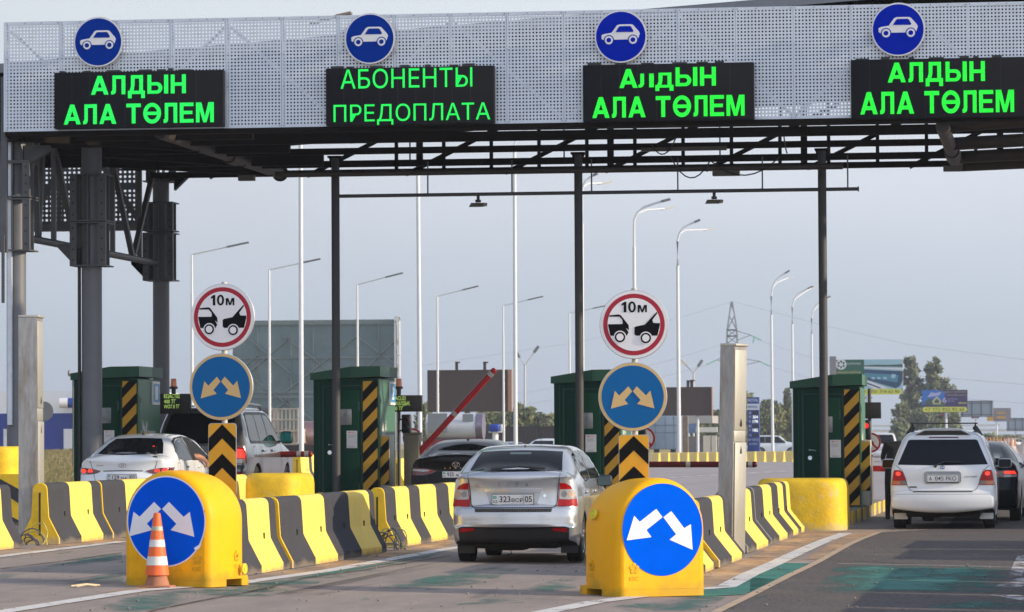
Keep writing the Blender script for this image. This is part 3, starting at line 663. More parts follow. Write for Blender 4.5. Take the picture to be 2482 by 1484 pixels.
def led(u0, u1, v0a, v1a, v0b, v1b, lines, label, gm):
    ta, tb = GY(u0, v0a), GY(u1, v0b); ba, bb = GY(u0, v1a), GY(u1, v1b)
    x0, x1 = ta.x, tb.x; zt, zb = (ta.z+tb.z)/2, (ba.z+bb.z)/2; wd, ht = x1-x0, zt-zb
    t = thing('led_board', label, 'LED board', (x0, YG-.02, zb), 'LED message boards on the fascia')
    a = MB(); a.rbox((0, -.14, 0), (wd, 0, ht), .008); a.build('housing', LEDB, t)
    a = MB()                                                # seams and perforated mounting clips
    for i in range(1, int(wd/.32)): a.box((i*.32-.0015, -.1425, .01), (i*.32+.0015, -.139, ht-.01))
    a.build('module_seam', M('board seam', (.03, .03, .034), .6, var=0), t)
    rr_ = random.Random(int(u0)); x = .08
    while x < wd-.3:
        a = MB(); l = rr_.uniform(.08, .26); a.box((x, -.10, ht), (x+l, -.02, ht+rr_.uniform(.02, .05))); x += l+rr_.uniform(.05, .35); a.build('mounting_clip', BLACKP, t)
    for st, a0, a1, b0, b1, bold in lines:
        tx = MB(); (block_text(tx, st, a0*wd, a1*wd, b0*ht, b1*ht, -.146) if bold else tx.text(st, a0*wd, a1*wd, b0*ht, b1*ht, -.146, 0, 0)); tx.build('lettering', gm, t)
    return t
# fractions of the board, measured in the photograph (zoomed pixel boxes)
def bx(px0, px1, py0, py1, a, b, top, bot): return (a-px0)/(px1-px0), (b-px0)/(px1-px0), 1-(bot-py0)/(py1-py0), 1-(top-py0)/(py1-py0)
led(137, 546, 178.5, 314, 171.5, 309, [('АЛДЫН', *bx(482, 1908, 615, 1092, 793, 1594, 648, 843), .035), ('АЛА ТӨЛЕМ', *bx(482, 1908, 610, 1090, 563, 1828, 884, 1054), .035)], 'black LED board at the left end glowing with green АЛДЫН АЛА ТӨЛЕМ', LEDG)
led(793.5, 1200.5, 169, 306, 160.5, 301, [('АБОНЕНТЫ', *bx(656, 2085, 582, 1063, 783, 1902, 592, 757), .0), ('ПРЕДОПЛАТА', *bx(656, 2085, 582, 1063, 722, 2052, 888, 1063), .0)], 'black LED board reading АБОНЕНТЫ ПРЕДОПЛАТА in thinner green letters', LEDG)
led(1415, 1828.5, 160, 297, 153, 291.5, [('А', *bx(710, 2162, 550, 1035, 1022, 1178, 590, 752), .035), ('л', *bx(710, 2162, 550, 1035, 1184, 1322, 632, 750), .045), ('Д', *bx(710, 2162, 550, 1035, 1328, 1483, 627, 782), .035), ('ЫН', *bx(710, 2162, 550, 1035, 1500, 1842, 584, 745), .035),
    ('АЛА ТӨЛЕМ', *bx(710, 2162, 550, 1035, 790, 2083, 826, 1004), .035)], 'black LED board whose upper green line has two clipped letters', LEDG2)
led(2063, 2484, 148.5, 291, 139, 285, [('АЛДЫН', *bx(858, 2360, 508, 1005, 1178, 2017, 538, 740), .035), ('АЛА ТӨЛЕМ', *bx(858, 2360, 508, 1005, 938, 2265, 780, 966), .035)], 'black LED board at the right end cut by the edge of the view', LEDG2)
for u, v, wpx, lab, bl in ((243, 104, 123, 'round blue sign with a white car above the leftmost LED board', SBLUE), (900, 96, 124, 'round blue sign with a white car above the board reading АБОНЕНТЫ', SBLUE),
                       (1507, 91, 129, 'round blue sign with a white car above the board with clipped letters', SBLUE2), (2178, 74, 130, 'round blue sign with a white car above the board at the right end', SBLUE2)):
    p = GY(u, v); d = wpx/139.0*(1 if u < 1241 else .985); r = d/2
    t = thing('lane_sign', lab, 'road sign', (p.x, YG-.13, p.z), 'round car lane signs on the fascia')
    a = MB(); a.lathe([(r, 0), (r+.004, -.012), (r, -.024)], (0, 0, 0), 'Y', 48); a.build('rim', SEDGE, t)
    a = MB(); a.flat(circ(0, 0, r-.004, 56), -.026, 1); a.flat(circ(0, 0, r*.945, 56), -.029, 0); carpic(a, -.0, -.02, d*.73, -.033, 1, 0); a.build('face', [bl, SWHITE], t)
    a = MB(); a.box((-.3*d, .0, -.02), (.3*d, .12, .02)); a.build('bracket', GALV, t)
# ================================================================== toll islands
GREYB = M('dark grey barrier paint', (.047, .047, .055), .8, spec=.2, var=.14, vs=5, dirt=(.36, .32, .20), da=.8, ds=11, dth=.65, bump=.25, bs=30, foot=((.20, .165, .13), .09, .75))
YELB = M('yellow barrier paint', (.90, .62, .10), .62, var=.07, vs=4, dirt=(.40, .26, .06), da=.7, ds=8, dth=.61, bump=.2, bs=30, foot=((.38, .27, .13), .07, .8))
YELD = M('dirty yellow block paint', (.74, .47, .012), .7, var=.16, vs=4, dirt=(.50, .44, .34), da=.7, ds=3.2, dth=.56, bump=.3, bs=25, foot=((.45, .36, .22), .14, .7))
RAWC = M('raw concrete', (.24, .23, .21), .9, var=.2, vs=8, bump=.4, bs=30)
PROF = [(.275, 0), (.275, .085), (.265, .10), (.137, .345), (.125, .375), (.105, .70), (.10, .765), (.085, .80), (.055, .825), (.02, .83)]
PROF = PROF + [(-a, b) for a, b in reversed(PROF)]
def barrier(cx, y0, y1, stripes, label, endm=0, x1=None, group='striped concrete barriers on the toll islands', sc_=1.0, flare=1.0):
    """stripes: list of (fraction, 'g' or 'y'); runs along the lane from y0 to y1"""
    x1 = cx if x1 is None else x1
    rj = random.Random(int(y0*37)+int(cx*11)); cx += rj.uniform(-.03, .03); x1 += rj.uniform(-.03, .03)
    L_ = y1-y0; ang = math.atan2(-(x1-cx), L_); z0 = (zg(cx, y0)+zg(x1, y1))/2
    t = thing('concrete_barrier', label, 'barrier', (cx, y0, z0), group, ang)
    PROF = [(math.copysign(.13+(abs(a)-.13)*flare, a) if abs(a) > .13 else a, b) for a, b in globals()['PROF']]
    n = len(PROF); mb = MB(); ys = [0]; cols_ = []
    for f, c in stripes:
        k = 3
        for i in range(k): ys.append(ys[-1]+f*L_/k); cols_.append(0 if c == 'g' else 1)
    ys[-1] = L_-.015
    vs = [(a*sc_, y, b*sc_) for y in ys for a, b in PROF]
    fs = []; ms = []
    for j in range(len(ys)-1):
        for i in range(n):
            fs.append((j*n+i, j*n+(i+1) % n, (j+1)*n+(i+1) % n, (j+1)*n+i)); ms.append(cols_[j])
    mb.add(vs, fs, ms, True)
    ins = [(a*.96, 0-.018, b*.985+.003) for a, b in PROF]
    mb.add([v for v in vs[:n]]+[(a*sc_, y, b*sc_) for a, y, b in ins], [(i, n+i, n+(i+1) % n, (i+1) % n) for i in range(n)], 2, True)
    mb.add([(a*sc_, y, b*sc_) for a, y, b in ins], [tuple(range(n))], 2); mb.add(vs[-n:], [tuple(range(n))], 2)
    mb.build('barrier_body', [GREYB, YELB, YELD if endm == 0 else RAWC], t, sharp=30)
    rr_ = random.Random(int(y0*10)); slm = M('dark slot', (.03, .025, .02), .9, var=0)
    for f in (.28, .72):                                       # lifting slots in the flank
        for s in (-1, 1):
            xx = s*.128*sc_; zz = .40*sc_
            if s < 0: continue                                  # the far flank is never in view
            sl = MB(); sl.box((xx-.010, L_*f-.012, zz-.035), (xx+.010, L_*f+.012, zz+.035)); sl.build('lifting_slot', slm, t)
    if endm == 0: sl = MB(); sl.box((-.012, -.026, .12), (.012, -.018, .70)); sl.build('end_groove', slm, t)
    return t
def gy(p): return G(*p).y
IXL, IXR, IXA, IXN = -9.13, -4.52, -13.75, .55                # islands: middle, right, left, and the one beyond the right edge
YS = [('g', .16), ('y', .42)]
def st(*a): return [(f, c) for c, f in a]
# island in the middle of the view
yL = [gy(z6(-60, 1150)), gy(z6(462, 1076)), gy(z6(815, 990)), gy(z6(1150, 922)), gy(z6(1292, 885)), gy(z6(1610, 848))]
barrier(IXL-.02, yL[0], yL[1]-.03, st(('g', .42), ('y', .44), ('g', .14)), 'grey and yellow concrete barrier right behind the yellow block with the cone')
barrier(IXL+.02, yL[1]+.03, yL[2]-.03, st(('g', .40), ('y', .42), ('g', .18)), 'second grey and yellow barrier behind the block with the cone, chipped white at its foot')
barrier(IXL-.04, yL[2]+.03, yL[3], st(('g', .42), ('y', .46), ('g', .12)), 'grey and yellow barrier carrying the shadow of the silver car')
barrier(IXL-.20, yL[4], yL[5]-.02, st(('g', .36), ('y', .48), ('g', .16)), 'barrier with a yellow end face beyond the gap with the cables')
barrier(IXL-.20, yL[5]+.02, yL[5]+3.4, st(('g', .20), ('y', .44), ('g', .36)), 'striped barrier partly hidden behind the silver hatchback')
barrier(IXL-.20, yL[5]+3.45, yL[5]+6.6, st(('y', .3), ('g', .36), ('y', .34)), 'farthest striped barrier behind the silver hatchback in the middle row')
# island on the right
yR = [gy(z7(1800, 1125)), gy(z7(1945, 1075)), gy(z7(2212, 972)), gy(z8(85, 905)), gy(z8(215, 853)), gy(z8(425, 775)), gy(z8(522, 742))]
barrier(IXR+.02, yR[0]-1.2, yR[1]-.05, st(('g', .55), ('y', .38), ('g', .07)), 'yellow barrier peeking out from behind the right-hand arrow block', flare=1.5)
barrier(IXR+.06, yR[1]+.05, yR[2], st(('g', .48), ('y', .42), ('g', .10)), 'grey and yellow barrier just before the leaning steel post', flare=1.5)
yc = [yR[2]+1.4+(yR[6]-yR[2]-1.4)*k/3 for k in range(4)]
barrier(IXR+.02, yc[0], yc[1]-.03, st(('g', .36), ('y', .50), ('g', .14)), 'striped barrier with a raw concrete end just past the leaning steel post', 1, flare=1.5)
barrier(IXR+.04, yc[1]+.03, yc[2]-.03, st(('g', .44), ('y', .46), ('g', .10)), 'middle one of the three striped barriers between leaning post and yellow block', 1, flare=1.5)
barrier(IXR+.06, yc[2]+.03, yc[3], st(('g', .30), ('y', .30), ('g', .2), ('y', .2)), 'striped barrier touching the rounded yellow block on the right island', 1, flare=1.5)
# island on the left
yA = [gy(z5(258, 886)), gy(z5(346, 852)), gy(z5(860, 800)), gy(z5(1115, 775))]
barrier(IXA, yA[0]-4.2, yA[0], st(('g', .40), ('y', .48), ('g', .12)), 'yellow barrier cut by the left edge of the view')
barrier(IXA+.02, yA[1], yA[2]-.03, st(('g', .40), ('y', .42), ('g', .18)), 'grey and yellow barrier just past the steel post on the left')
barrier(IXA, yA[2]+.03, yA[2]+3.5, st(('g', .42), ('y', .48), ('g', .1)), 'striped barrier in front of the white sedan, partly behind the cone block')
barrier(IXA, yA[2]+3.55, yA[2]+7.0, st(('g', .42), ('y', .48), ('g', .1)), 'striped barrier hidden mostly by the yellow block with the cone')
barrier(IXA+.05, yA[2]+7.1, yA[2]+10.2, st(('g', .1), ('y', .9)), 'plain yellow barrier beside the chevron panel of the left sign post')
# island beyond the right edge of the view (it throws the long shadows on the right lane)
for k, (a, b) in enumerate(((30.5, 33.9), (34.1, 37.4), (37.75, 41.1), (41.4, 44.8), (45.2, 48.6), (51.2, 54.6), (54.9, 58.2))):
    barrier(IXN, a, b, st(('g', .4), ('y', .5), ('g', .1)), 'striped barrier on the island beyond the right edge of the view')
# ---- hollow yellow blocks with the arrow discs
BOLY = M('yellow moulded plastic', (.90, .43, .0), .5, var=.05, vs=2, coat=.0, spec=.25, dirt=(.50, .28, .01), da=.5, ds=2.4, dth=.55, bump=.08, bs=14, foot=((.34, .25, .02), .19, .62))
ABLUE = M('arrow disc blue', (.0, .095, .72), .55, var=.06, vs=4, spec=.0); AWHITE = M('arrow white', (.84, .82, .84), .35, var=.03)
def arch(wd, ht, n=22):
    r = wd/2; zc = ht-r; p = [(r, 0), (r+.0, zc*.5)]
    return p+[(r*math.cos(pi*i/n), zc+r*math.sin(pi*i/n)) for i in range(n+1)]+[(-r, zc*.5), (-r, 0)]
def arrows(mb, r, y, mi, c=(0, 0), kind=0, rot=0.):
    """two arrows parting downwards to left and right, for a disc of radius r"""
    A = [(.19, .427), (.56, .10), (.715, .21), (.83, -.335), (.23, -.19), (.375, -.054), (.012, .272)] if kind == 0 else [(.135, .334), (.43, .04), (.57, .195), (.70, -.38), (.14, -.23), (.255, -.107), (.012, .174)]
    for sg in (1, -1):
        pts = [(sg*a*r, b*r) for a, b in A]; ca, sa = math.cos(rot), math.sin(rot)
        mb.flat([(c[0]+a*ca-b*sa, c[1]+a*sa+b*ca) for a, b in pts], y, mi)
def bollard(x, y, rz, label, disc=.465, white_rim=True, sx=1., arot=0.):
    wd, ht, D = 1.03*sx, 1.19, .95; z0 = zg(x, y)
    t = thing('arrow_block', label, 'traffic block', (x, y, z0), 'yellow plastic blocks with arrow discs', rz)
    P = arch(wd, ht); n = len(P); mb = MB(); rings = []
    for yy, ins, dz in ((0, .07, -.07), (.012, .04, -.04), (.04, .014, -.014), (.085, 0, 0), (.33, 0, 0), (.52, .01, -.01), (.68, .035, -.035), (.79, .075, -.075), (.88, .14, -.14), (D, .25, -.25)):
        r = wd/2; zc = ht-r; ring = []
        for a, b in P:
            k = (r-ins)/r
            ring.append((a*k, yy-D*.5, (zc+(b-zc)*k) if b > zc else b+.095*(1 if b < .01 else 0)))
        rings.append(ring)
    vs = [p for r_ in rings for p in r_]
    fs = [(j*n+i, (j+1)*n+i, (j+1)*n+(i+1) % n, j*n+(i+1) % n) for j in range(len(rings)-1) for i in range(n)]
    mb.add(vs, fs, 0, True); mb.add(rings[0], [tuple(range(n))], 0); mb.add(rings[-1], [tuple(range(n-1, -1, -1))], 0)
    mb.build('body', BOLY, t, sharp=50)
    f = MB(); h = .10; q = wd/2+.004; d2 = D/2; hr = .072
    def foot_poly(x0, x1, y0, y1, rf, rb):                      # plan with rounded front or rear corners
        o_ = []
        for cx_, cy_, a0, rr in ((x1-rf, y0+rf, -pi/2, rf), (x1-rb, y1-rb, 0, rb), (x0+rb, y1-rb, pi/2, rb), (x0+rf, y0+rf, pi, rf)):
            o_ += [(cx_+rr*math.cos(a0+pi/2*i/6), cy_+rr*math.sin(a0+pi/2*i/6)) for i in range(7)]
        return o_
    f.prism(foot_poly(-q, q, -d2-.004, d2-.02, .10, .22), hr, h, 0, 'Z', True)
    f.prism(foot_poly(-q, q, -d2-.004, -d2+.34, .10, .02), 0, hr-.001, 0, 'Z', True); f.prism(foot_poly(-q, q, d2-.30, d2-.02, .02, .2), 0, hr-.001, 0, 'Z', True); f.prism(foot_poly(-.28, .28, -d2+.345, d2-.305, .02, .02), 0, hr-.001, 0, 'Z', True)
    f.build('plinth', BOLY, t)
    f = MB()
    f.flat(circ(0, .69-.02, disc, 60), -d2-.0035, 1) if white_rim else None
    f.flat(circ(0, .69-.02, disc-(.014 if white_rim else 0), 60), -d2-.0055, 0)
    arrows(f, disc, -d2-.0085, 1, (-.11*disc if rz < 0 else -.03*disc, .69-.02), 0, arot); f.build('arrow_disc', [ABLUE, AWHITE], t)
    # embossed five-petal mark and letters low on front and flank
    for place in ('front', 'side'):
        e = MB()
        for k in range(5):
            a = pi/2+2*pi*k/5; e.prism([(.036*math.cos(a)+.023*math.cos(a+2*pi*j/6), .036*math.sin(a)+.023*math.sin(a+2*pi*j/6)+.085) for j in range(6)], -.006, .004)
        e2 = MB(); e2.text('KSC', -.052, .052, -.035, .005, -.006, 0, .01, .004)
        o = e.build('embossed_mark', BOLY, t); e2.build('lettering', BOLY, o)
        if place == 'front': o.location = (-.33 if rz > 0 else .36, -d2-.001, .20)
        else: o.location = ((q-.011)*(1 if rz < 0 else -1), .08, .22); o.rotation_euler = (0, 0, pi/2 if rz < 0 else -pi/2)
    c = MB(); s = 1 if rz < 0 else -1
    c.lathe([(.055, 0), (.055, .022), (.042, .026), (.040, .018), (.022, .018), (.018, .028), (.0, .028)], (0, 0, 0), 'Z', 24)
    o = c.build('filler_cap', M('cap yellow green', (.72, .62, .03), .5, var=.1), t)
    o.location = (s*(wd/2-.012), .02, .82); o.rotation_euler = (0, s*R(72), 0)
    if rz < 0: o.location = (s*(wd/2+.005), .20, .17); o.rotation_euler = (0, s*R(90), 0)
    return t
pL = PP(447, 1300, 236); pR = PP(1542, 1300, 240)
bL = bollard(pL.x, pL.y+.25, -R(17.5), 'yellow arched block with a scratched blue arrow disc behind the traffic cone')
bR = bollard(pR.x, pR.y+.25, R(36), 'yellow arched block with a clean blue arrow disc beside the silver car', white_rim=False, arot=-R(8))
bollard(IXN, 28.5, R(5), 'yellow arched block with an arrow disc beyond the right edge of the view')
# torn patches of the left disc
for q in ([(-.40, .33), (-.35, .37), (-.33, .30), (-.36, .27)], [(.455, .79), (.475, .76), (.44, .765)]): tp = MB(); tp.flat(q, -.475-.0115, 0); tp.build('torn_patch', [BOLY], bL)
tp = MB(); tp.flat([(.33, .40), (.42, .45), (.40, .40), (.35, .37)], -.475-.0115, 0)
tp.build('torn_patch', [AWHITE], bL)
# ---- sign posts: distance sign, lane arrows, chevron panel
SRED = M('sign red', (.40, .0, .018), .5, var=.05); SBLK = M('sign black', (.006, .006, .008), .6, spec=.08, var=.05)
LBLUE = M('sign light blue', (.0, .115, .33), .5, var=.08, vs=40, spec=.2); CREAM = M('faded cream reflective', (.66, .44, .18), .5, var=.1, vs=60)
SGREY = M('sign white sheet', (.82, .79, .78), .5, var=.05, vs=60)
CHY = M('chevron yellow', (.75, .36, .006), .45, var=.07, dirt=(.2, .12, .02), da=.8, ds=11, dth=.66); CHB = M('chevron black', (.008, .008, .008), .6, spec=.08, var=.2, dirt=(.5, .27, .02), da=.9, ds=13, dth=.685)
POSTW = M('peeling white post', (.52, .49, .43), .6, var=.15, vs=12, dirt=(.30, .16, .06), da=.7, ds=9, dth=.6)
def clipc(poly, c, r):
    """keep a polygon inside a circle (the sign's inner field)"""
    o = []
    for a, b in poly:
        d = math.hypot(a-c[0], b-c[1]); k = min(1, r/d) if d > 0 else 1; o.append((c[0]+(a-c[0])*k, c[1]+(b-c[1])*k))
    return o
def sign_post(p, z10, zar, zch0, zch1, rz, label, r=.35):
    z0 = zg(p.x, p.y); t = thing('sign_post', label, 'road sign', (p.x, p.y, z0), 'sign posts on the toll islands', rz)
    a = MB(); a.cyl((0, 0.04, 0), (0, .04, z10-z0+r+.025), .030, n=14); a.build('post', POSTW, t)
    c = (0, z10-z0)
    def disc(name, c, mats, draw):
        a = MB(); a.lathe([(r, 0), (r+.005, -.012), (r, -.025)], (c[0], 0, c[1]), 'Y', 56, 0); b = a.build(name, SEDGE, t)
        f = MB(); draw(f); f.build('face', mats, b)
        k = MB(); k.box((-.12, .0, c[1]-.02), (.12, .035, c[1]+.02)); k.build('bracket', GALV, b)
    def d10(f):
        f.flat(circ(*c, r-.003, 60), -.0265, 0); f.flat(circ(*c, r*.905, 60), -.029, 1); f.flat(circ(*c, r*.775, 60), -.0315, 2)
        y = -.034; q = r*.765; s = r/.35
        L = lambda P: [(c[0]+a*s, c[1]+b*s) for a, b in P]
        # rear half of a car on the left, front half on the right
        f.flat(clipc(L([(-.27, .005), (-.10, .005), (-.085, -.03), (-.055, -.08), (-.075, -.115), (-.085, -.125), (-.27, -.125)]), c, q), y, 3)
        f.flat(clipc(L([(-.27, .105), (-.155, .105), (-.135, .098), (-.055, -.005), (-.05, -.06), (-.10, -.02), (-.12, .005), (-.115, .02), (-.12, .05), (-.15, .082), (-.27, .087)]), c, q), y-.0005, 3)
        f.flat(clipc(L([(.27, -.008), (.125, .0), (.02, -.02), (.005, -.03), (.005, -.10), (.02, -.115), (.27, -.13)]), c, q), y, 3)
        f.flat(clipc(L([(.115, .0), (.24, .13), (.255, .12), (.19, .045), (.20, .015), (.27, .012), (.27, -.02), (.12, -.02)]), c, q), y-.0005, 3)
        for cx, cz in ((-.143, -.128), (.122, -.14)):
            f.flat(circ(c[0]+cx*s, c[1]+cz*s, .066*s, 28), y-.003, 2); f.flat(circ(c[0]+cx*s, c[1]+cz*s, .054*s, 28), y-.006, 3); f.flat(circ(c[0]+cx*s, c[1]+cz*s, .037*s, 28), y-.009, 2)
        block_text(f, '10', c[0]-.125*s, c[0]+.022*s, c[1]+.125*s, c[1]+.235*s, y, 3); block_text(f, 'М', c[0]+.040*s, c[0]+.135*s, c[1]+.125*s, c[1]+.200*s, y, 3)
    disc('distance_sign', c, [SGREY, SRED, SGREY, SBLK], d10)
    c2 = (-.018, zar-z0)
    def dar(f):
        f.flat(circ(*c2, r-.003, 60), -.0265, 1); f.flat(circ(*c2, r*.915, 60), -.029, 0); arrows(f, r*.915, -.033, 1, c2, 1)
    disc('arrow_sign', c2, [LBLUE, CREAM], dar)
    wd, zt, zb = .31, zch1-z0, zch0-z0; xo = -.01
    a = MB(); a.prism(rrect(xo-wd/2, xo+wd/2, zb, zt, .035), -.012, 0); b = a.build('chevron_panel', SEDGE, t)
    f = MB(); X0_, X1_ = xo-wd/2+.005, xo+wd/2-.005
    f.flat(rrect(X0_, X1_, zb+.005, zt-.005, .032), -.014, 0)
    k = 0; za = zt-.012
    while za-.02 > zb+.16:
        h = .15; q = (wd-.01)/2*.98
        lo = max(za-h-q, zb+.006)
        f.flat([(xo, za), (X1_, za-q), (X1_, max(za-q-h, zb+.006)), (xo, za-h), (X0_, max(za-q-h, zb+.006)), (X0_, za-q)], -.0165, 1)
        za -= .31
    f.build('face', [CHY, CHB], b)
    return t
qL = PP(541, 769, 229); qR = PP(1537, 787, 236)
sign_post(qL, qL.z, PP(538, 938, 229).z, PP(532, 1200, 229).z, PP(532, 1026, 229).z, -R(6), 'sign post with 10м distance sign, cream arrows and chevrons behind the cone block')
sign_post(qR, qR.z, PP(1534, 962, 236).z, PP(1532, 1235, 236).z, PP(1532, 1054, 236).z, R(2), 'sign post with 10м distance sign and chevrons between silver car and right block')
# ---- steel cabinet posts for the cameras
def steel_post(p, wd, dp, ht, rz, lean, label):
    z0 = zg(p.x, p.y); t = thing('steel_post', label, 'steel post', (p.x, p.y, z0), 'square steel camera posts', rz); t.rotation_euler = (0, lean, rz)
    SS = M('weathered stainless steel', (.36, .345, .33), .42, .6, var=.2, vs=9, stretch=(3, 3, .5), dirt=(.20, .14, .09), da=.55, ds=1.8, dth=.5)
    SS2 = M('warm brushed steel', (.50, .47, .40), .4, .6, var=.1, vs=10, stretch=(4, 4, .4))
    a = MB(); a.box((-wd/2, -dp/2, 0), (wd/2, dp/2, ht)); a.build('casing', SS, t)
    a = MB(); x = wd/2
    a.rbox((x, -dp/2+.01, ht*.60), (x+.012, dp/2-.015, ht-.05), .004); a.rbox((x, -dp/2+.012, ht*.545), (x+.008, dp/2-.02, ht*.60-.008), .003); a.rbox((x, -dp/2+.03, .03), (x+.02, dp/2-.005, ht*.54), .004)
    d = a.build('door_panel', SS2, t); a = MB()
    for zz in (ht*.635, ht*.505):
        a.add([(x+.022, -.012, zz-.05), (x+.022, .03, zz-.05), (x+.022, .035, zz-.02), (x+.022, .01, zz+.06), (x+.022, -.015, zz-.02)], [(0, 1, 2, 3, 4)])
    a.build('keyhole', BLACKP, d)
    a = MB(); a.rbox((-wd/2-.004, -dp/2-.004, ht), (wd/2+.03, dp/2+.004, ht+.035), .008); a.build('cap', SS2, t)
    return t
p = G(70, 1318); steel_post(Vector((p.x, p.y+.1, 0)), .255, .42, 2.98*(PP(70, 1100, 172).x/p.x), R(4), 0, 'square steel post with a narrow door at the left edge')
p = PP(1754, 1300, 186); p.y = yR[2]+.65; hR = atY(1766, 834, p.y).z-zg(p.x, p.y)
steel_post(p, .215, .34, hR-.03, -R(24), R(1.4), 'square steel post with a narrow door leaning on the right island')
# ---- cables left where a post is missing
def cables(x, y, label, n=9, seed=1):
    t = thing('cable_bundle', label, 'cables', on(x, y), 'loose cables on the islands'); rr = random.Random(seed)
    for k in range(n):
        a = MB(); r0 = rr.uniform(.10, .26); h = rr.uniform(.05, .30); a0 = rr.uniform(-.6, .6)
        pts = [(r0*math.cos(a0+pi*i/9)*rr.uniform(.9, 1.1), -.15+.5*i/9*.5, h*math.sin(pi*i/9)+.012) for i in range(10)]
        a.tube(pts, .009, 6); a.build('cable', M('cable grey', (.10, .11, .13), .5, var=0) if k % 3 else M('cable yellow', (.55, .45, .12), .5, var=0), t)
    return t
cables(IXL+.10, (yL[3]+yL[4])/2, 'coil of loose grey cables in the gap between striped barriers', 10, 2)
p = G(86, 1322); cables(p.x, p.y-.15, 'loose cables at the foot of the left steel post', 8, 4)
k = MB(); k.lathe([(.0, .0), (.05, .01), (.055, .05), (.02, .075), (0, .076)], (0, 0, 0), 'Z', 12); o = k.build('white_cap', M('white plastic', (.7, .7, .7), .5), None); pw = G(*z6(1098, 770)); o.location = (pw.x, (yL[3]+yL[4])/2-.3, zg(pw.x, yL[3])+.33)  # white cap of the cable stub, an object of its own
tag(o, 'small white plastic cap on the cable stub in the barrier gap', 'cable cap')
# ---- traffic cone
ORG = M('faded orange rubber', (.80, .135, .025), .6, var=.12, vs=6, dirt=(.35, .16, .08), da=.5, ds=6); CONEW = M('dull reflective white', (.72, .70, .66), .5, var=.08, vs=9, dirt=(.45, .40, .34), da=.5, ds=5)
CBASE = M('dusty cone base', (.36, .15, .085), .85, var=.2, vs=8)
p = G(381, 1421); p.x *= (p.y-.36)/p.y; p.y -= .36; t = thing('traffic_cone', 'tall orange traffic cone with white bands before the left yellow block', 'traffic cone', (p.x, p.y, p.z))
ppc = 9500/((p-Vector((0, 0, H))).length); hc = (1421-1240)/ppc; wb = .5*78/ppc
hh = lambda v: (1421-v)/ppc
a = MB(); a.rbox((-wb, -wb*.8, 0), (wb, wb*.8, .022), .01); a.lathe([(wb*.78, .02), (wb*.72, .05), (wb*.60, hh(1394)), (wb*.56, hh(1391))], (0, 0, 0), 'Z', 32); a.build('base', CBASE, t)
rr2 = lambda v: (.5*(58-(1391-v)*(58-17)/(1391-1245)))/ppc
a = MB(); a.lathe([(rr2(1391), hh(1391)), (rr2(1246), hh(1246)), (rr2(1243)*.9, hh(1242)), (.012, hh(1241))], (0, 0, 0), 'Z', 36); bo = a.build('cone_body', ORG, t)
for v0, v1 in ((1367, 1346), (1323, 1306), (1284, 1274)):
    a = MB(); a.lathe([(rr2(v0)+.002, hh(v0)), (rr2(v1)+.002, hh(v1))], (0, 0, 0), 'Z', 36); a.build('white_band', CONEW if v0 > 1290 else M('green grey band', (.42, .43, .33), .5, var=.1), bo)
# ---- rounded yellow end blocks
def end_block(x, y, wd, ht, dp, label, rz=0):
    t = thing('end_block', label, 'concrete block', on(x, y), 'rounded yellow concrete blocks', rz); a = MB()
    pts = []
    for i in range(33):                                        # plan: a blunt rounded nose
        b = pi+pi*i/32; ca, sa = math.cos(b), math.sin(b)
        pts.append((wd/2*math.copysign(abs(ca)**.45, ca), dp*.45*math.copysign(abs(sa)**.6, sa)))
    pts += [(wd/2, dp*.55), (-wd/2, dp*.55)]
    n = len(pts); rings = []
    for z, k in ((0, 1.0), (.04, 1.0), (ht*.80, .985), (ht*.90, .965), (ht*.96, .93), (ht*.99, .87), (ht, .78)): rings.append([(px*k, py*k, z) for px, py in pts])
    a.add([q for r_ in rings for q in r_], [(j*n+i, j*n+(i+1) % n, (j+1)*n+(i+1) % n, (j+1)*n+i) for j in range(len(rings)-1) for i in range(n)], 0, True)
    a.add(rings[-1], [tuple(range(n))], 0); a.build('block_body', YELD, t, sharp=50); return t
p = PP(1985, 1280, 147); end_block(p.x-.32, p.y+.7, 1.5, .86, 1.5, 'rounded yellow concrete block at the foot of the fourth green booth')
YB = PP(838, 1000, 127).y
p = PP(672, 1200, 147); end_block(p.x, p.y, .95, .88, 1.5, 'rounded yellow concrete block in front of the second green booth')
end_block(IXL+.05, yL[5]+7.6, .84, .86, 1.5, 'rounded yellow concrete block hidden behind the silver hatchback')
p = PP(5, 1130, 150); end_block(p.x-.15, p.y, 1.0, 1.25, 1.2, 'tall rounded yellow block with a dark stripe at the far left edge')
a = MB(); q = PP(24, 1150, 152); a.prism([(-.75, .0), (.26, .0), (.26, .82), (-.75, .82)], 0, .5); o = a.build('striped_block', YELD); o.location = (q.x, q.y, zg(q.x, q.y)); tag(o, 'yellow block with a slanting dark stripe beside the left steel post', 'concrete block')
a = MB(); a.flat([(.26, .28), (.26, .52), (-.30, .82), (-.58, .82)], -.004, 0); a.flat([(.26, .02), (.26, .0), (-.2, .0), (-.75, .30), (-.75, .56)], -.004, 0); a.build('dark_stripe', GREYB, o)
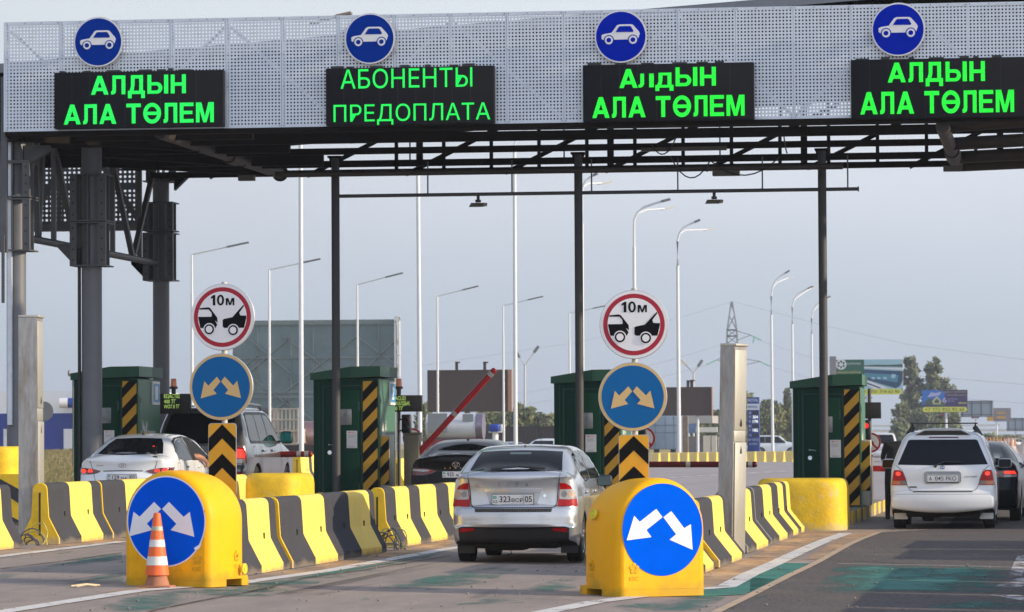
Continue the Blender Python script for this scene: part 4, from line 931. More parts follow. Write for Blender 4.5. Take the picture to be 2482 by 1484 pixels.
# ================================================================== booths and lane equipment
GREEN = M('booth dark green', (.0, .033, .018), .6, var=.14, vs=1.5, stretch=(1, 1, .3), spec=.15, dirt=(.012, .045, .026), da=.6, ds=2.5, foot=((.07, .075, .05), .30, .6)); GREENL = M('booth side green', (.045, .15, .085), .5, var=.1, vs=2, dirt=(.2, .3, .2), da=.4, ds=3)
GTRIM = M('booth trim green', (.0, .058, .026), .55, var=.08)
HZY = M('hazard yellow', (.46, .235, .0), .5, var=.06); HZB = M('hazard black', (.010, .009, .008), .8, spec=.08, var=.1)
PAPER = M('printed paper', (.62, .60, .60), .7, var=.05); PRED = M('print red', (.6, .03, .04), .7, var=0); PGREY = M('print grey', (.28, .28, .29), .7, var=.2, vs=60)
CLOTH = M('island kerb concrete', (.22, .20, .17), .9, var=.2, vs=4, bump=.3, bs=20, dirt=(.4, .3, .05), da=.6, ds=2)
NUMB = M('number plate blue', (.02, .25, .5), .4, var=.03)
def stripes(mb, x0, x1, z0, z1, y, m_b, pitch=.39, half=.195, slope=1.05, axis='front', off=0.):
    """slanting hazard stripes clipped to a rectangle"""
    wd = x1-x0; k = z0-wd*slope-pitch+off
    while k < z1:
        # region between z = k + slope*(x-x0) and the same + half
        poly = [(x0, k), (x1, k+slope*wd), (x1, k+slope*wd+half), (x0, k+half)]
        out = poly
        for lim, sg in ((z0, 1), (z1, -1)):
            res = []
            for i in range(len(out)):
                a, b = out[i], out[(i+1) % len(out)]; ia = (a[1]-lim)*sg >= 0; ib = (b[1]-lim)*sg >= 0
                if ia: res.append(a)
                if ia != ib:
                    t_ = (lim-a[1])/(b[1]-a[1]); res.append((a[0]+(b[0]-a[0])*t_, lim))
            out = res
            if not out: break
        if len(out) >= 3:
            if axis == 'front': mb.flat(out, y, m_b)
            else: mb.add([(y, a, b) for a, b in out], [tuple(range(len(out)))], m_b)
        k += pitch
def booth(u_left, number, label):
    p = atY(u_left, 1000, YB); x, y = p.x, YB; wd, dp = 1.245, 1.9
    zi = .24; z0 = zg(x, y); t = thing('toll_booth', label, 'toll booth', (x, y, z0), 'green booths on the toll islands')
    ht = atY(u_left, {1: 918, 2: 918, 3: 926, 4: 938}[number], YB).z-z0
    a = MB(); a.box((0, 0, zi), (wd, dp, ht)); a.build('wall', [GREEN], t)
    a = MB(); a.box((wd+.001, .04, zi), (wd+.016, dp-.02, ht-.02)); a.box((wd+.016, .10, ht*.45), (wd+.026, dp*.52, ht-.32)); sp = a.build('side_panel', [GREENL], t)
    # roof: shallow hip with a deep fascia, rising to the middle
    a = MB(); o = .055; zr = ht; c = wd*.60
    lo = [(-o, -o, zr-.03), (wd+o, -o, zr+.03), (wd+o, dp+o, zr+.03), (-o, dp+o, zr-.03)]
    up = [(-o, -o, zr+.10), (wd+o, -o, zr+.23), (wd+o, dp+o, zr+.23), (-o, dp+o, zr+.10)]
    mid_lo = (c, -o-.05, zr+.01); mid = (c, -o-.05, zr+.225)
    a.add(lo+up, [(3, 2, 1, 0), (4, 5, 6, 7), (1, 2, 6, 5), (2, 3, 7, 6), (3, 0, 4, 7)]); a.add([lo[0], mid_lo, mid, up[0], lo[1], up[1]], [(0, 1, 2, 3), (1, 4, 5, 2)])
    a.add([up[0], mid, up[1]], [(0, 1, 2)]); a.add([lo[0], mid_lo, lo[1]], [(2, 1, 0)])
    a.build('roof', GTRIM, t)
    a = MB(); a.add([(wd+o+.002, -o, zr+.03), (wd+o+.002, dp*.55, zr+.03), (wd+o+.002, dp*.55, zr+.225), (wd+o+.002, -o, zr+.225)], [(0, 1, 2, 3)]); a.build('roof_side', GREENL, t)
    # door with its frame lines, handle, lock and pane
    d = MB(); dx0, dx1 = .24, wd-.36
    d.rbox((dx0, -.022, zi+.05), (dx1, .0, ht-.22), .006); door = d.build('door', GREEN, t)
    fr_ = MB(); e = .012
    for q in ((dx0-.06, dx0-.045, zi+.02, ht-.13), (dx1+.045, dx1+.06, zi+.02, ht-.13)): fr_.box((q[0], -.012, q[2]), (q[1], .001, q[3]))
    fr_.box((dx0-.06, -.012, ht-.145), (dx1+.06, .001, ht-.13)); fr_.build('door_frame', M('seam green', (.002, .04, .026), .5, var=0), t)  # one even green for the frame lines and panel seams
    h = MB(); zz = zi+.86
    h.cyl((dx0+.07, -.05, zz+.21), (dx0+.19, -.055, zz+.195), .011, n=8).cyl((dx0+.07, -.02, zz+.21), (dx0+.07, -.055, zz+.21), .012, n=8); h.cyl((dx0+.075, -.03, zz+.06), (dx0+.075, -.02, zz+.06), .04, n=16).cyl((dx0+.075, -.037, zz+.06), (dx0+.075, -.03, zz+.06), .018, n=10); h.build('handle', CHROME, door)
    h = MB(); h.rbox((dx0+.28, -.03, ht*.655), (dx0+.50, -.02, ht*.655+.30), .01); h.build('door_window', M('booth pane', (.16, .17, .18), .12, var=.3, vs=9), door)
    h = MB(); h.box((dx1-.02, -.03, zi+.18), (dx1+.012, -.018, zi+.32)); h.build('hinge', GTRIM, door); h = MB(); h.box((dx1-.02, -.03, ht-.62), (dx1+.012, -.018, ht-.44)); h.build('hinge', GTRIM, door)
    for k_ in (.10, .17):
        q_ = MB(); q_.box((k_, -.006, zi+.02), (k_+.008, .001, ht-.06)); q_.build('panel_seam', M('seam green', (.002, .04, .026), .5, var=0), t)
    # hazard stripes on the corner
    s = MB(); s.box((wd-.285, -.012, zi+.03), (wd-.005, -.001, ht-.055), 1); stripes(s, wd-.285, wd-.005, zi+.03, ht-.055, -.0145, 0); s.build('hazard_stripes', [HZY, HZB], t)
    # notice: paper with a red heading
    n_ = MB(); nx = {1: .60, 2: .645, 3: .60, 4: .69}[number]; nz = ht-.98-.02
    n_.box((nx, -.030, nz-.33), (nx+.205, -.026, nz), 0); n_.box((nx+.035, -.0312, nz-.045), (nx+.06, -.030, nz-.02), 1); n_.text('Kaspi QR', nx+.065, nx+.165, nz-.043, nz-.022, -.0315, 1, .02)
    for k in range(4): n_.box((nx+.03, -.0312, nz-.075-k*.018), (nx+.175-(k % 2)*.03, -.030, nz-.069-k*.018), 2)
    for k in range(2): n_.box((nx+.04, -.0312, nz-.30-k*.014), (nx+.165, -.030, nz-.294-k*.014), 2)
    n_.build('notice', [PAPER, PRED, PGREY], t)
    # right flank: porthole, faded stickers, number plate, pay terminal with striped front
    k = MB(); k.cyl((wd+.016, .20, ht-.43), (wd+.03, .20, ht-.43), .055, n=16); k.build('porthole', BLACKP, sp)
    k = MB(); k.add([(wd+.029, .3+.55*i/8+.02*math.sin(i*2), ht-.78-.16*(i % 2)) for i in range(9)]+[(wd+.029, .3+.55*i/8, ht-1.18+.12*((i*7) % 3)/3) for i in range(9)], [(i, i+1, 10+i, 9+i) for i in range(8)])
    k.add([(wd+.029, .55, ht-1.25), (wd+.029, .85, ht-1.25), (wd+.029, .80, ht-1.85), (wd+.029, .58, ht-1.80)], [(0, 1, 2, 3)]); k.build('torn_sticker', M('torn sticker white', (.52, .56, .52), .7, var=.15, vs=12, alpha=(9, .40, .5)), sp)
    if number != 4:
        k = MB(); k.box((wd+.02, dp*.60, ht-.50), (wd+.055, dp*.90, ht-.05), 0)
        k.box((wd+.056, dp*.615, ht-.45), (wd+.060, dp*.885, ht-.09), 1); vs_, fs_ = glyphs(str(number), .02)
        k.add([(wd+.062, dp*.68+a_*.22, ht-.40+b_*.26) for a_, b_, _ in vs_], fs_, 2); k.build('number_plate', [SWHITE, NUMB, SWHITE], t)
    k = MB(); k.rbox((wd+.01, .18, zi+.02), (wd+.19, .75, zi+1.25), .015, 0); tm_ = k.build('pay_terminal', [M('terminal tan', (.36, .34, .28), .5, var=.15)], t)
    k = MB(); k.box((wd+.012, .165, zi+.30), (wd+.185, .178, zi+1.22), 1); stripes(k, wd+.012, wd+.185, zi+.30, zi+1.22, .162, 0, off=.1); k.build('hazard_stripes', [HZY, HZB], tm_)
    # island the booth stands on
    return t
for u, num, lab in ((179, 1, 'green toll booth numbered 1 behind the thick middle column'), (760, 2, 'green toll booth numbered 2 left of the raised red boom'), (1343, 3, 'green toll booth behind the right-hand sign post'), (1922, 4, 'green toll booth on the right island beside the white minivan')):
    booth(u, num, lab)
def islandk(x, y0, y1, label):
    t = thing('island_kerb', label, 'kerb', (x, y0, 0), 'raised kerbs under the booths'); z = zg(x, y0+8)
    a = MB(); a.rbox((-.82, 0, -.1), (.82, y1-y0, z+.24), .03); a.build('kerb_body', CLOTH, t)
    a = MB()
    for k in range(0, int(y1-y0), 2): a.rbox((.815, k+.02, -.08), (.835, k+.98, z+.235), .005)
    a.build('yellow_stone', YELD, t)
for u, lab in ((242, 'raised concrete kerb under the booth numbered 1'), (824, 'raised concrete kerb under the booth numbered 2'), (1406, 'raised concrete kerb under the booth behind the right sign post'), (1988, 'raised concrete kerb beside the white minivan')):
    p = atY(u, 1000, YB); islandk(p.x-.02, YB-4.3, YB+9, lab)
LEDY = M('yellow green LED', (.50, .75, .16), .5, emit=.8); AMB = M('amber beacon', (.85, .17, .005), .25, var=.15, vs=12, emit=0, coat=.5); SCRN = M('matrix screen', (.022, .021, .019), .6, var=.1)
REDL = M('red signal light', (1.0, .02, .008), .4, emit=1.6); RLENS = M('unlit red lens', (.06, .008, .006), .3, var=0); GLENS = M('unlit green lens', (.008, .05, .04), .3, var=0)
def display(u, ppm, v0, v1, u0, u1, rows, label, beacon=True, red=False, light=None, vis=None):
    p = PP(u, 1000, ppm); z0 = zg(p.x, p.y); t = thing('lane_display', label, 'lane display', (p.x, p.y, z0), 'lane display poles beside the booths')
    zz = lambda v: PP(u, v, ppm).z-z0; xx = lambda uu: (uu-u)/ppm
    a = MB(); a.cyl((0, 0, .2), (0, 0, zz(942)), .035, n=12); a.build('pole', STEEL, t)
    a = MB(); a.rbox((xx(u0), -.14, zz(v1)), (xx(u1), -.03, zz(v0)), .008); s = a.build('screen', SCRN, t)
    a = MB()
    for stt, a0, a1, b0, b1 in rows: a.text(stt, xx(a0), xx(a1), zz(b1), zz(b0), -.1425, 0, 0)
    a.build('lettering', LEDY, s)
    if beacon:
        a = MB(); a.cyl((0, 0, zz(957)), (0, 0, zz(943)), .045, n=14); a.lathe([(.082, zz(943)), (.082, zz(938)), (.07, zz(937))], (0, 0, 0), 'Z', 18); b = a.build('beacon', BLACKP, t)
        a = MB(); a.lathe([(.066, zz(938)), (.062, zz(930)), (.055, zz(920)), (.05, zz(918)), (0, zz(917.5))], (0, 0, 0), 'Z', 18); a.build('beacon_lens', AMB, b)
    if light:
        lu, lv0, lv1 = light; a = MB(); x = xx(lu); a.rbox((x-.095, -.20, zz(lv1)), (x+.095, -.05, zz(lv0)), .03); l = a.build('signal_head', BLACKP, t)
        for k, on_ in ((.70, 1), (.27, 0)):
            zc = zz(lv1)+(zz(lv0)-zz(lv1))*k
            a = MB(); a.cyl((x, -.205, zc), (x, -.19, zc), .052, n=18); a.build('signal_lens', REDL if (red and on_) else (RLENS if on_ else GLENS), l)
            a = MB(); a.add([(x+.06*math.cos(pi*i/10), yv, zc+.06*math.sin(pi*i/10)) for yv in (-.20, -.29) for i in range(11)], [(i, i+1, 12+i, 11+i) for i in range(10)]); a.build('visor', BLACKP, l)
        a = MB(); a.bar((0, 0, zz(lv0)-.1), (x, -.1, zz(lv0)-.1), .03); a.bar((0, 0, zz(lv1)+.05), (x, -.1, zz(lv1)+.05), .03); a.build('bracket', BLACKP, l)
    return t
ZS = lambda x, y: ((620+x/6.4542)/1.65024, (1450+y/6.4542)/1.65024)
def row(st_, x0, x1, y0, y1, f): a, b = f(x0, y0), f(x1, y1); return (st_, a[0], b[0], a[1], b[1])
display(421, 121, 955, 1003, 391, 466, [row('832ACT02', 268, 680, 822, 925, ZS), row('400 ТГ', 268, 578, 958, 1060, ZS), row('WOT 0 ТГ', 268, 680, 1090, 1190, ZS)], 'black lane display with amber beacon above the grey off-roader')
Z6b = lambda x, y: ((1000+x/2.2564)/1.65024, (1250+y/2.2564)/1.65024)
display(967, 121, 958.5, 998.5, 938, 1026, [row('25ACL02', 1286, 1418, 758, 793, Z6b), row('ЮТ ҚАЛДЫҚ', 1280, 1455, 803, 846, Z6b), row('640 ТГ', 1286, 1395, 850, 884, Z6b)], 'black lane display with amber beacon right of the booth numbered 2', light=(988, 1005, 1050))
display(1552, 121, 959, 1000, 1512, 1610, [], 'lane display hidden behind the right sign post', beacon=False, light=(1556, 1012, 1058))
Z8b = lambda x, y: ((3280+x/4.9476)/1.65024, (1400+y/4.9476)/1.65024)
display(2108, 121, 975.5, 1015, 2060, 2136, [row('02', 812, 890, 1048, 1122, Z8b), row('ТГ', 826, 905, 1250, 1330, Z8b)], 'black lane display with a red signal beside the right booth', beacon=False, red=True, light=(2100, 1018, 1065))
# boom gates
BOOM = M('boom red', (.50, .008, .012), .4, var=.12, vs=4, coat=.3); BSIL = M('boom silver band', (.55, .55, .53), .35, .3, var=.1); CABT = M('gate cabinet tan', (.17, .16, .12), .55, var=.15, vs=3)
def gate(u, v, ppm, u2, v2, bands, label, bm_=None):
    p = PP(u, v, ppm); q = atY(u2, v2, p.y); t = thing('boom_gate', label, 'boom gate', (p.x, p.y, zg(p.x, p.y)), 'red boom gates across the lanes')
    d = q-p; L_ = d.length; ang = -math.atan2(d.z, d.x)
    a = MB(); a.cyl((0, 0, 0), (L_-.04, 0, 0), .062, n=16); a.sell((L_-.04, 0, 0), (.04, .06, .06), 1, 12, 6); a.box((-.25, -.06, -.06), (.05, .06, .06)); b = a.build('boom', bm_ or BOOM, t); b.location = (0, 0, p.z-t.location.z); b.rotation_euler = (0, ang, 0)
    for f in bands:
        a = MB(); a.cyl((L_*f-.045, 0, 0), (L_*f+.045, 0, 0), .065, n=16); a.build('reflective_band', BSIL, b)
    a = MB(); h = p.z-t.location.z; a.rbox((-.42, -.16, .2), (-.10, .20, h+.25), .015); a.rbox((-.44, -.18, h+.25), (-.08, .22, h+.29), .01); a.build('cabinet', CABT, t)
    return t
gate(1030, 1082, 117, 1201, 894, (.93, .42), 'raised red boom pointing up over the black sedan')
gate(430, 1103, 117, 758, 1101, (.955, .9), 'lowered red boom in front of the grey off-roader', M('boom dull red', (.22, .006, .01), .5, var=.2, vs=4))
gate(1520, 1126, 117, 1836, 1126, (.13, .47, .945), 'lowered red boom darkened by painted-in shade, crossing the empty lane behind the right block', M('boom shaded red', (.10, .004, .006), .5, var=.2, vs=4))  # shade of the unlit side put into the red of this boom
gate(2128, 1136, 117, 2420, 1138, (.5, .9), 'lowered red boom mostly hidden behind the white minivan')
# red-rimmed prohibition signs beside the booths
def rsign(u, v, ppm, label, d=.42):
    p = PP(u, v, ppm); t = thing('prohibition_sign', label, 'road sign', (p.x, p.y, zg(p.x, p.y)), 'red-rimmed signs beside the booths'); z = p.z-t.location.z; r = d/2
    a = MB(); a.cyl((0, .03, .2), (0, .03, z+r), .022, n=10); a.build('post', POLEW, t)
    a = MB(); a.cyl((0, -.01, z), (0, .01, z), r, n=32); a.flat(circ(0, z, r-.004), -.012, 1); a.flat(circ(0, z, r*.80), -.015, 2)
    a.flat([(-r*.55, z+r*.65), (-r*.68, z+r*.5), (r*.55, z-r*.65), (r*.68, z-r*.5)], -.019, 1); a.flat([(-.05, z-.05), (.06, z-.05), (.06, z+.0), (.02, z+.05), (-.03, z+.05)], -.017, 3); a.build('disc', [SEDGE, SRED, SWHITE, SBLK], t)
rsign(1000, 1062, 116, 'small red-rimmed round sign behind the signal head by booth 2'); rsign(2111, 1073, 116, 'small red-rimmed round sign behind the red signal by the right booth'); rsign(1561, 1063, 116, 'small red-rimmed round sign showing beside the right sign post', .48)
# ================================================================== cars
def crv(pts, n=5):
    """Catmull-Rom through points"""
    P = [pts[0]]+list(pts)+[pts[-1]]; o = []
    for i in range(1, len(P)-2):
        p0, p1, p2, p3 = (np.array(P[i+k], float) for k in (-1, 0, 1, 2))
        for j in range(n):
            t = j/n; o.append(tuple(.5*((2*p1)+(-p0+p2)*t+(2*p0-5*p1+4*p2-p3)*t*t+(-p0+3*p1-3*p2+p3)*t**3)))
    o.append(tuple(pts[-1])); return o
def mir(poly): return [(-a, b) for a, b in poly][::-1]
LAMPR = M('red lamp lens', (.34, .003, .006), .25, var=.15, vs=30, coat=.12, spec=.25); LAMPON = M('lit brake lamp', (1.0, .045, .02), .3, emit=1.15); LAMPDK = M('dark red lamp glass', (.10, .004, .008), .08, var=.15, vs=25, coat=.8)
LAMPW = M('clear lamp lens', (.36, .34, .33), .2, .2, var=.2, vs=30, coat=.3); LAMPO = M('amber lamp lens', (.45, .10, .01), .15, var=.15, vs=30, coat=.6)
SEAM = M('body gap', (.012, .012, .012), .8, var=0); TRIM = M('black trim', (.014, .014, .015), .5, var=.2, vs=8); UNDER = M('underbody', (.010, .009, .008), .9, var=.3, vs=6)
PLATE = M('number plate white', (.60, .60, .61), .4, var=.03); PLBLK = M('number plate black', (.008, .008, .009), .45, var=0); PLTEAL = M('plate flag', (.0, .32, .36), .4, var=0); PLY = M('flag sun', (.6, .5, .05), .4, var=0)
MIRROR = M('mirror glass', (.07, .10, .11), .15, .3, var=0); RIM = M('alloy rim', (.35, .36, .38), .3, .9, var=.05)
def paint(name, c, metal=0., rough=.35, dirt=None):
    lum = max(c); return M(name, c, rough, metal, var=.03, vs=1.5, coat=1. if lum > .1 else .12, spec=.5 if lum > .1 else .12, dirt=dirt, da=.35, ds=2.2, dth=.55)
class Car:
    def __init__(s, name, label, cat, group, L, secs, arches, wz, wtab, wplan, pmat, under=.2, fine=1.0):
        """secs: outline pieces (points, smooth, edge radius, tag, camber) from the rear foot over the roof to the front foot"""
        s.root = thing(name, label, cat, (0, 0, 0), group); s.paint = pmat; s.L = L
        ds = .045/fine; pts = []; rad = []; tg = []; cam_ = []
        def push(poly, r, t, c):
            for a, b in zip(poly[:-1], poly[1:]):
                n = max(1, int(math.dist(a, b)/ds))
                for i in range(n):
                    pts.append((a[0]+(b[0]-a[0])*i/n, a[1]+(b[1]-a[1])*i/n)); rad.append(r); tg.append(t); cam_.append(c)
        last = None
        for p, sm, r, t, c in secs:
            if last is not None: p = [last]+list(p)
            push(crv(p, 6) if sm else p, r, t, c); last = p[-1]
        end = last; start = secs[0][0][0]
        bot = [end]                                           # underside with the wheel openings, front to rear
        for (ya, ra) in sorted(arches, reverse=True):
            h = wz-under; dy = math.sqrt(max(ra*ra-h*h, .01))
            a0 = math.atan2(-h, dy)
            bot.append((ya+dy, under)); 
            for i in range(1, 16):
                a = a0+(pi-2*a0)*i/16; bot.append((ya+ra*math.cos(a), wz+ra*math.sin(a)))
            bot.append((ya-dy, under))
        bot.append(start); push(bot, .012, 'under', 0)
        P = np.array(pts); r_ = np.array(rad); n = len(P)
        k = np.array([.15, .2, .3, .2, .15]); r_ = sum(w_*np.roll(r_, j-2) for j, w_ in enumerate(k))
        cm = np.array(cam_); cm = sum(w_*np.roll(cm, j-2) for j, w_ in enumerate(k))
        nxt, prv = np.roll(P, -1, 0), np.roll(P, 1, 0); T = nxt-prv; T /= np.linalg.norm(T, axis=1)[:, None]+1e-9
        area = np.sum(P[:, 0]*nxt[:, 1]-nxt[:, 0]*P[:, 1]); sg = 1 if area > 0 else -1
        Nn = np.stack([T[:, 1]*sg, -T[:, 0]*sg], 1)           # outward
        # inner points: offset rings near the edge, then a grid
        def insd(q):
            c = np.zeros(len(q), bool)
            for i in range(n):
                a, b = P[i], P[(i+1) % n]
                cond = (a[1] > q[:, 1]) != (b[1] > q[:, 1])
                xi = (b[0]-a[0])*(q[:, 1]-a[1])/(b[1]-a[1]+1e-12)+a[0]; c ^= cond & (q[:, 0] < xi)
            return c
        def near(q):
            d = np.empty(len(q)); ix = np.empty(len(q), int)
            for j in range(0, len(q), 400):
                D = np.linalg.norm(q[j:j+400, None, :]-P[None], axis=2); ix[j:j+400] = D.argmin(1); d[j:j+400] = D.min(1)
            return d, ix
        inner = []
        keep = np.zeros((0, 2))
        for k2, f in enumerate((.05, .18, .42, .75, 1.0)):
            q = P-Nn*(np.maximum(r_, .04)*f)[:, None]; q = q[::1 if k2 < 3 else 2]
            dd, ix = near(q); ok = insd(q) & (dd > np.maximum(r_, .04)[ix]*f*.93); inner.append(q[ok])
        gs = .055/fine; gx, gy_ = np.meshgrid(np.arange(P[:, 0].min()+gs/2, P[:, 0].max(), gs), np.arange(P[:, 1].min()+gs/2, P[:, 1].max(), gs))
        q = np.stack([gx.ravel(), gy_.ravel()], 1); dd, ix = near(q); ok = insd(q) & (dd > np.maximum(r_, .04)[ix]*1.06+.01); inner.append(q[ok])
        I = np.concatenate(inner)
        ring = [Vector(p) for p in P]; order = list(range(n)) if area > 0 else list(range(n-1, -1, -1))
        vo, _, fo, ov, _, _ = delaunay_2d_cdt(ring+[Vector(p) for p in I], [], [order], 1, 1e-5)
        V = np.array([(p.x, p.y) for p in vo]); dd, ix = near(V)
        r2 = r_[ix]; dd = np.minimum(dd, r2); ins = r2-np.sqrt(np.maximum(r2*r2-(r2-dd)**2, 0))
        wz_t, ww_t = zip(*wtab); wy_t, wp_t = zip(*wplan)
        def width(A): return np.interp(A[:, 1], wz_t, ww_t)*np.interp(A[:, 0], wy_t, wp_t)
        W = width(V)-ins
        mb = MB(); m = len(V)
        mb.add([(w_, a, b) for w_, (a, b) in zip(W, V)]+[(-w_, a, b) for w_, (a, b) in zip(W, V)],
               [tuple(f) for f in fo]+[tuple(i+m for i in reversed(f)) for f in fo], 0, True)
        K = 14; We = width(P)-r_; rows = []; vs = []
        for i in range(n):
            for j in range(K+1):
                x = 1-2*j/K; o = cm[i]*(1-x*x); vs.append((x*We[i], P[i, 0]+Nn[i, 0]*o, P[i, 1]+Nn[i, 1]*o))
        fs = []; ms = []
        for i in range(n):
            i2 = (i+1) % n
            for j in range(K):
                fs.append((i*(K+1)+j, i2*(K+1)+j, i2*(K+1)+j+1, i*(K+1)+j+1)); ms.append(1 if tg[i] == 'under' else 2 if tg[i] == 'trim' else 0)
        mb.add(vs, fs, ms, True)
        # weld the two skins
        bm = bmesh.new(); bv = [bm.verts.new(p) for p in mb.v]
        for f, mi in zip(mb.f, mb.m):
            try: g = bm.faces.new([bv[i] for i in f]); g.material_index = mi; g.smooth = True
            except ValueError: pass
        bmesh.ops.remove_doubles(bm, verts=bm.verts, dist=.0008); bmesh.ops.recalc_face_normals(bm, faces=bm.faces)
        me = bpy.data.meshes.new('body'); bm.to_mesh(me)
        s.bvh = BVHTree.FromBMesh(bm); bm.free()
        for mt in (pmat, UNDER, TRIM): me.materials.append(mt)
        me.set_sharp_from_angle(angle=R(48)); o = bpy.data.objects.new('body', me); col.objects.link(o); o.parent = s.root; s.body = o
    def hit(s, a, b, axis):
        o, d = {'rear': ((a, -3, b), (0, 1, 0)), 'right': ((3, a, b), (-1, 0, 0)), 'left': ((-3, a, b), (1, 0, 0)), 'top': ((a, b, 4), (0, 0, -1)), 'front': ((a, 9, b), (0, -1, 0))}[axis]
        h = s.bvh.ray_cast(Vector(o), Vector(d))
        if h[0] is None:
            g = {'rear': (a, 0, b), 'right': (.9, a, b), 'left': (-.9, a, b), 'top': (a, b, 1.4), 'front': (a, s.L, b)}[axis]
            h = s.bvh.find_nearest(Vector(g))
        nn = h[1]
        if nn.dot(Vector(d)) > 0: nn = -nn
        return h[0], nn
    def patch(s, name, poly, axis, mat, off=.004, step=.05, parent=None, thick=0.):
        b = [Vector(p) for p in poly]; ring = []
        for i, p in enumerate(b):
            q = b[(i+1) % len(b)]; n = max(1, int((q-p).length/step)); ring += [p.lerp(q, k/n) for k in range(n)]
        A = sum(ring[i].x*ring[(i+1) % len(ring)].y-ring[(i+1) % len(ring)].x*ring[i].y for i in range(len(ring)))
        if A < 0: ring.reverse()
        R_ = np.array([(p.x, p.y) for p in ring]); ins = []
        x = R_[:, 0].min()+step/2
        while x < R_[:, 0].max():
            y = R_[:, 1].min()+step/2
            while y < R_[:, 1].max():
                c = False; j = len(R_)-1
                for i in range(len(R_)):
                    if (R_[i, 1] > y) != (R_[j, 1] > y) and x < (R_[j, 0]-R_[i, 0])*(y-R_[i, 1])/(R_[j, 1]-R_[i, 1])+R_[i, 0]: c = not c
                    j = i
                if c and np.min(np.hypot(R_[:, 0]-x, R_[:, 1]-y)) > step*.35: ins.append(Vector((x, y)))
                y += step
            x += step
        vo, _, fo, _, _, _ = delaunay_2d_cdt(ring+ins, [], [list(range(len(ring)))], 1, 1e-6)
        mb = MB(); vs = []
        for p in vo:
            h, nn = s.hit(p.x, p.y, axis); vs.append(h+nn*off)
        mb.add(vs, [tuple(f) for f in fo], 0, True)
        if thick:                                             # a rim that closes the edge down to the body
            low = []; up = []
            for p in ring:
                h, nn = s.hit(p.x, p.y, axis); up.append(h+nn*off); low.append(h-nn*.01)
            m = len(ring); mb.add(up+low, [(i, (i+1) % m, m+(i+1) % m, m+i) for i in range(m)], 0, True)
        return mb.build(name, mat, parent or s.root)
    def line(s, name, pts, axis, mat=None, wd=.008, off=.003, parent=None, closed=False):
        mb = MB(); q = []
        if closed: pts = list(pts)+[pts[0]]
        for a, b in zip(pts[:-1], pts[1:]):
            n = max(1, int(math.dist(a, b)/.03)); q += [(a[0]+(b[0]-a[0])*i/n, a[1]+(b[1]-a[1])*i/n) for i in range(n)]
        q.append(pts[-1]); vs = []
        for i, p in enumerate(q):
            a, b = q[max(i-1, 0)], q[min(i+1, len(q)-1)]; d = math.dist(a, b) or 1; nx, ny = -(b[1]-a[1])/d*wd/2, (b[0]-a[0])/d*wd/2
            for e in (-1, 1):
                h, nn = s.hit(p[0]+e*nx, p[1]+e*ny, axis); vs.append(h+nn*off)
        mb.add(vs, [(2*i, 2*i+1, 2*i+3, 2*i+2) for i in range(len(q)-1)], 0, True)
        return mb.build(name, mat or SEAM, parent or s.root)
    def letters(s, name, st_, x0, x1, z0, z1, mat, axis='rear', bold=.01, off=.006, parent=None, shear=0.):
        vs, fs = glyphs(st_, bold); mb = MB(); o = []
        for a, b, _ in vs:
            h, nn = s.hit(x0+a*(x1-x0)+shear*b*(z1-z0), z0+b*(z1-z0), axis); o.append(h+nn*off)
        mb.add(o, fs); return mb.build(name, mat, parent or s.root)
    def plate(s, zc, xc, parts, wd=.52, ht=.112, tilt=0., frame=PLBLK, flag=True, y=None):
        h, _ = s.hit(xc, zc, 'rear'); yy = (h.y if y is None else y)-.012
        a = MB(); a.rbox((xc-wd/2-.008, yy-.006, zc-ht/2-.014), (xc+wd/2+.008, yy+.02, zc+ht/2+.008), .006); b = a.build('number_plate', frame, s.root)
        a = MB(); a.prism(rrect(xc-wd/2, xc+wd/2, zc-ht/2, zc+ht/2, .008), yy-.010, yy-.007, 0)
        for st_, x0, x1, z0, z1, bo in parts: a.text(st_, xc+x0, xc+x1, zc+z0, zc+z1, yy-.0125, 1, bo)
        if flag:
            a.flat(rrect(xc-wd/2+.010, xc-wd/2+.055, zc+.008, zc+.044, .002), yy-.012, 2); a.flat(circ(xc-wd/2+.032, zc+.026, .009, 12), yy-.0135, 3)
            a.box((xc+.14, yy-.0125, zc-ht/2+.004), (xc+.144, yy-.010, zc+ht/2-.004), 1)
        a.build('plate_face', [PLATE, PLBLK, PLTEAL, PLY], b); return b
    def wheels(s, ys, tr, rad, wd, rim=True):
        for y in ys:
            for sx in (-1, 1):
                a = MB(); r = rad; w2 = wd/2; x = sx*(tr/2)
                prof = [(r*.62, -w2*.85), (r*.80, -w2), (r*.93, -w2*.97), (r*.985, -w2*.82), (r, -w2*.6), (r, w2*.6), (r*.985, w2*.82), (r*.93, w2*.97), (r*.80, w2), (r*.62, w2*.85)]
                a.lathe(prof, (x, y, r), 'X', 36); w_ = a.build('wheel', RUBBER, s.root)
                if rim:
                    b = MB(); xo = x+sx*w2*.70
                    b.lathe([(r*.64, -sx*.02), (r*.62, sx*.03), (r*.55, sx*.015)], (xo, y, r), 'X', 28); b.cyl((xo-sx*.02, y, r), (xo+sx*.03, y, r), r*.16, n=14)
                    for k in range(5):
                        aa = 2*pi*k/5+.3; c_, s_ = math.cos(aa), math.sin(aa)
                        b.bar((xo+sx*.012, y+c_*r*.1, r+s_*r*.1), (xo+sx*.012, y+c_*r*.6, r+s_*r*.6), r*.2, .025, up=(1, 0, 0))
                    b.build('rim', RIM, w_)
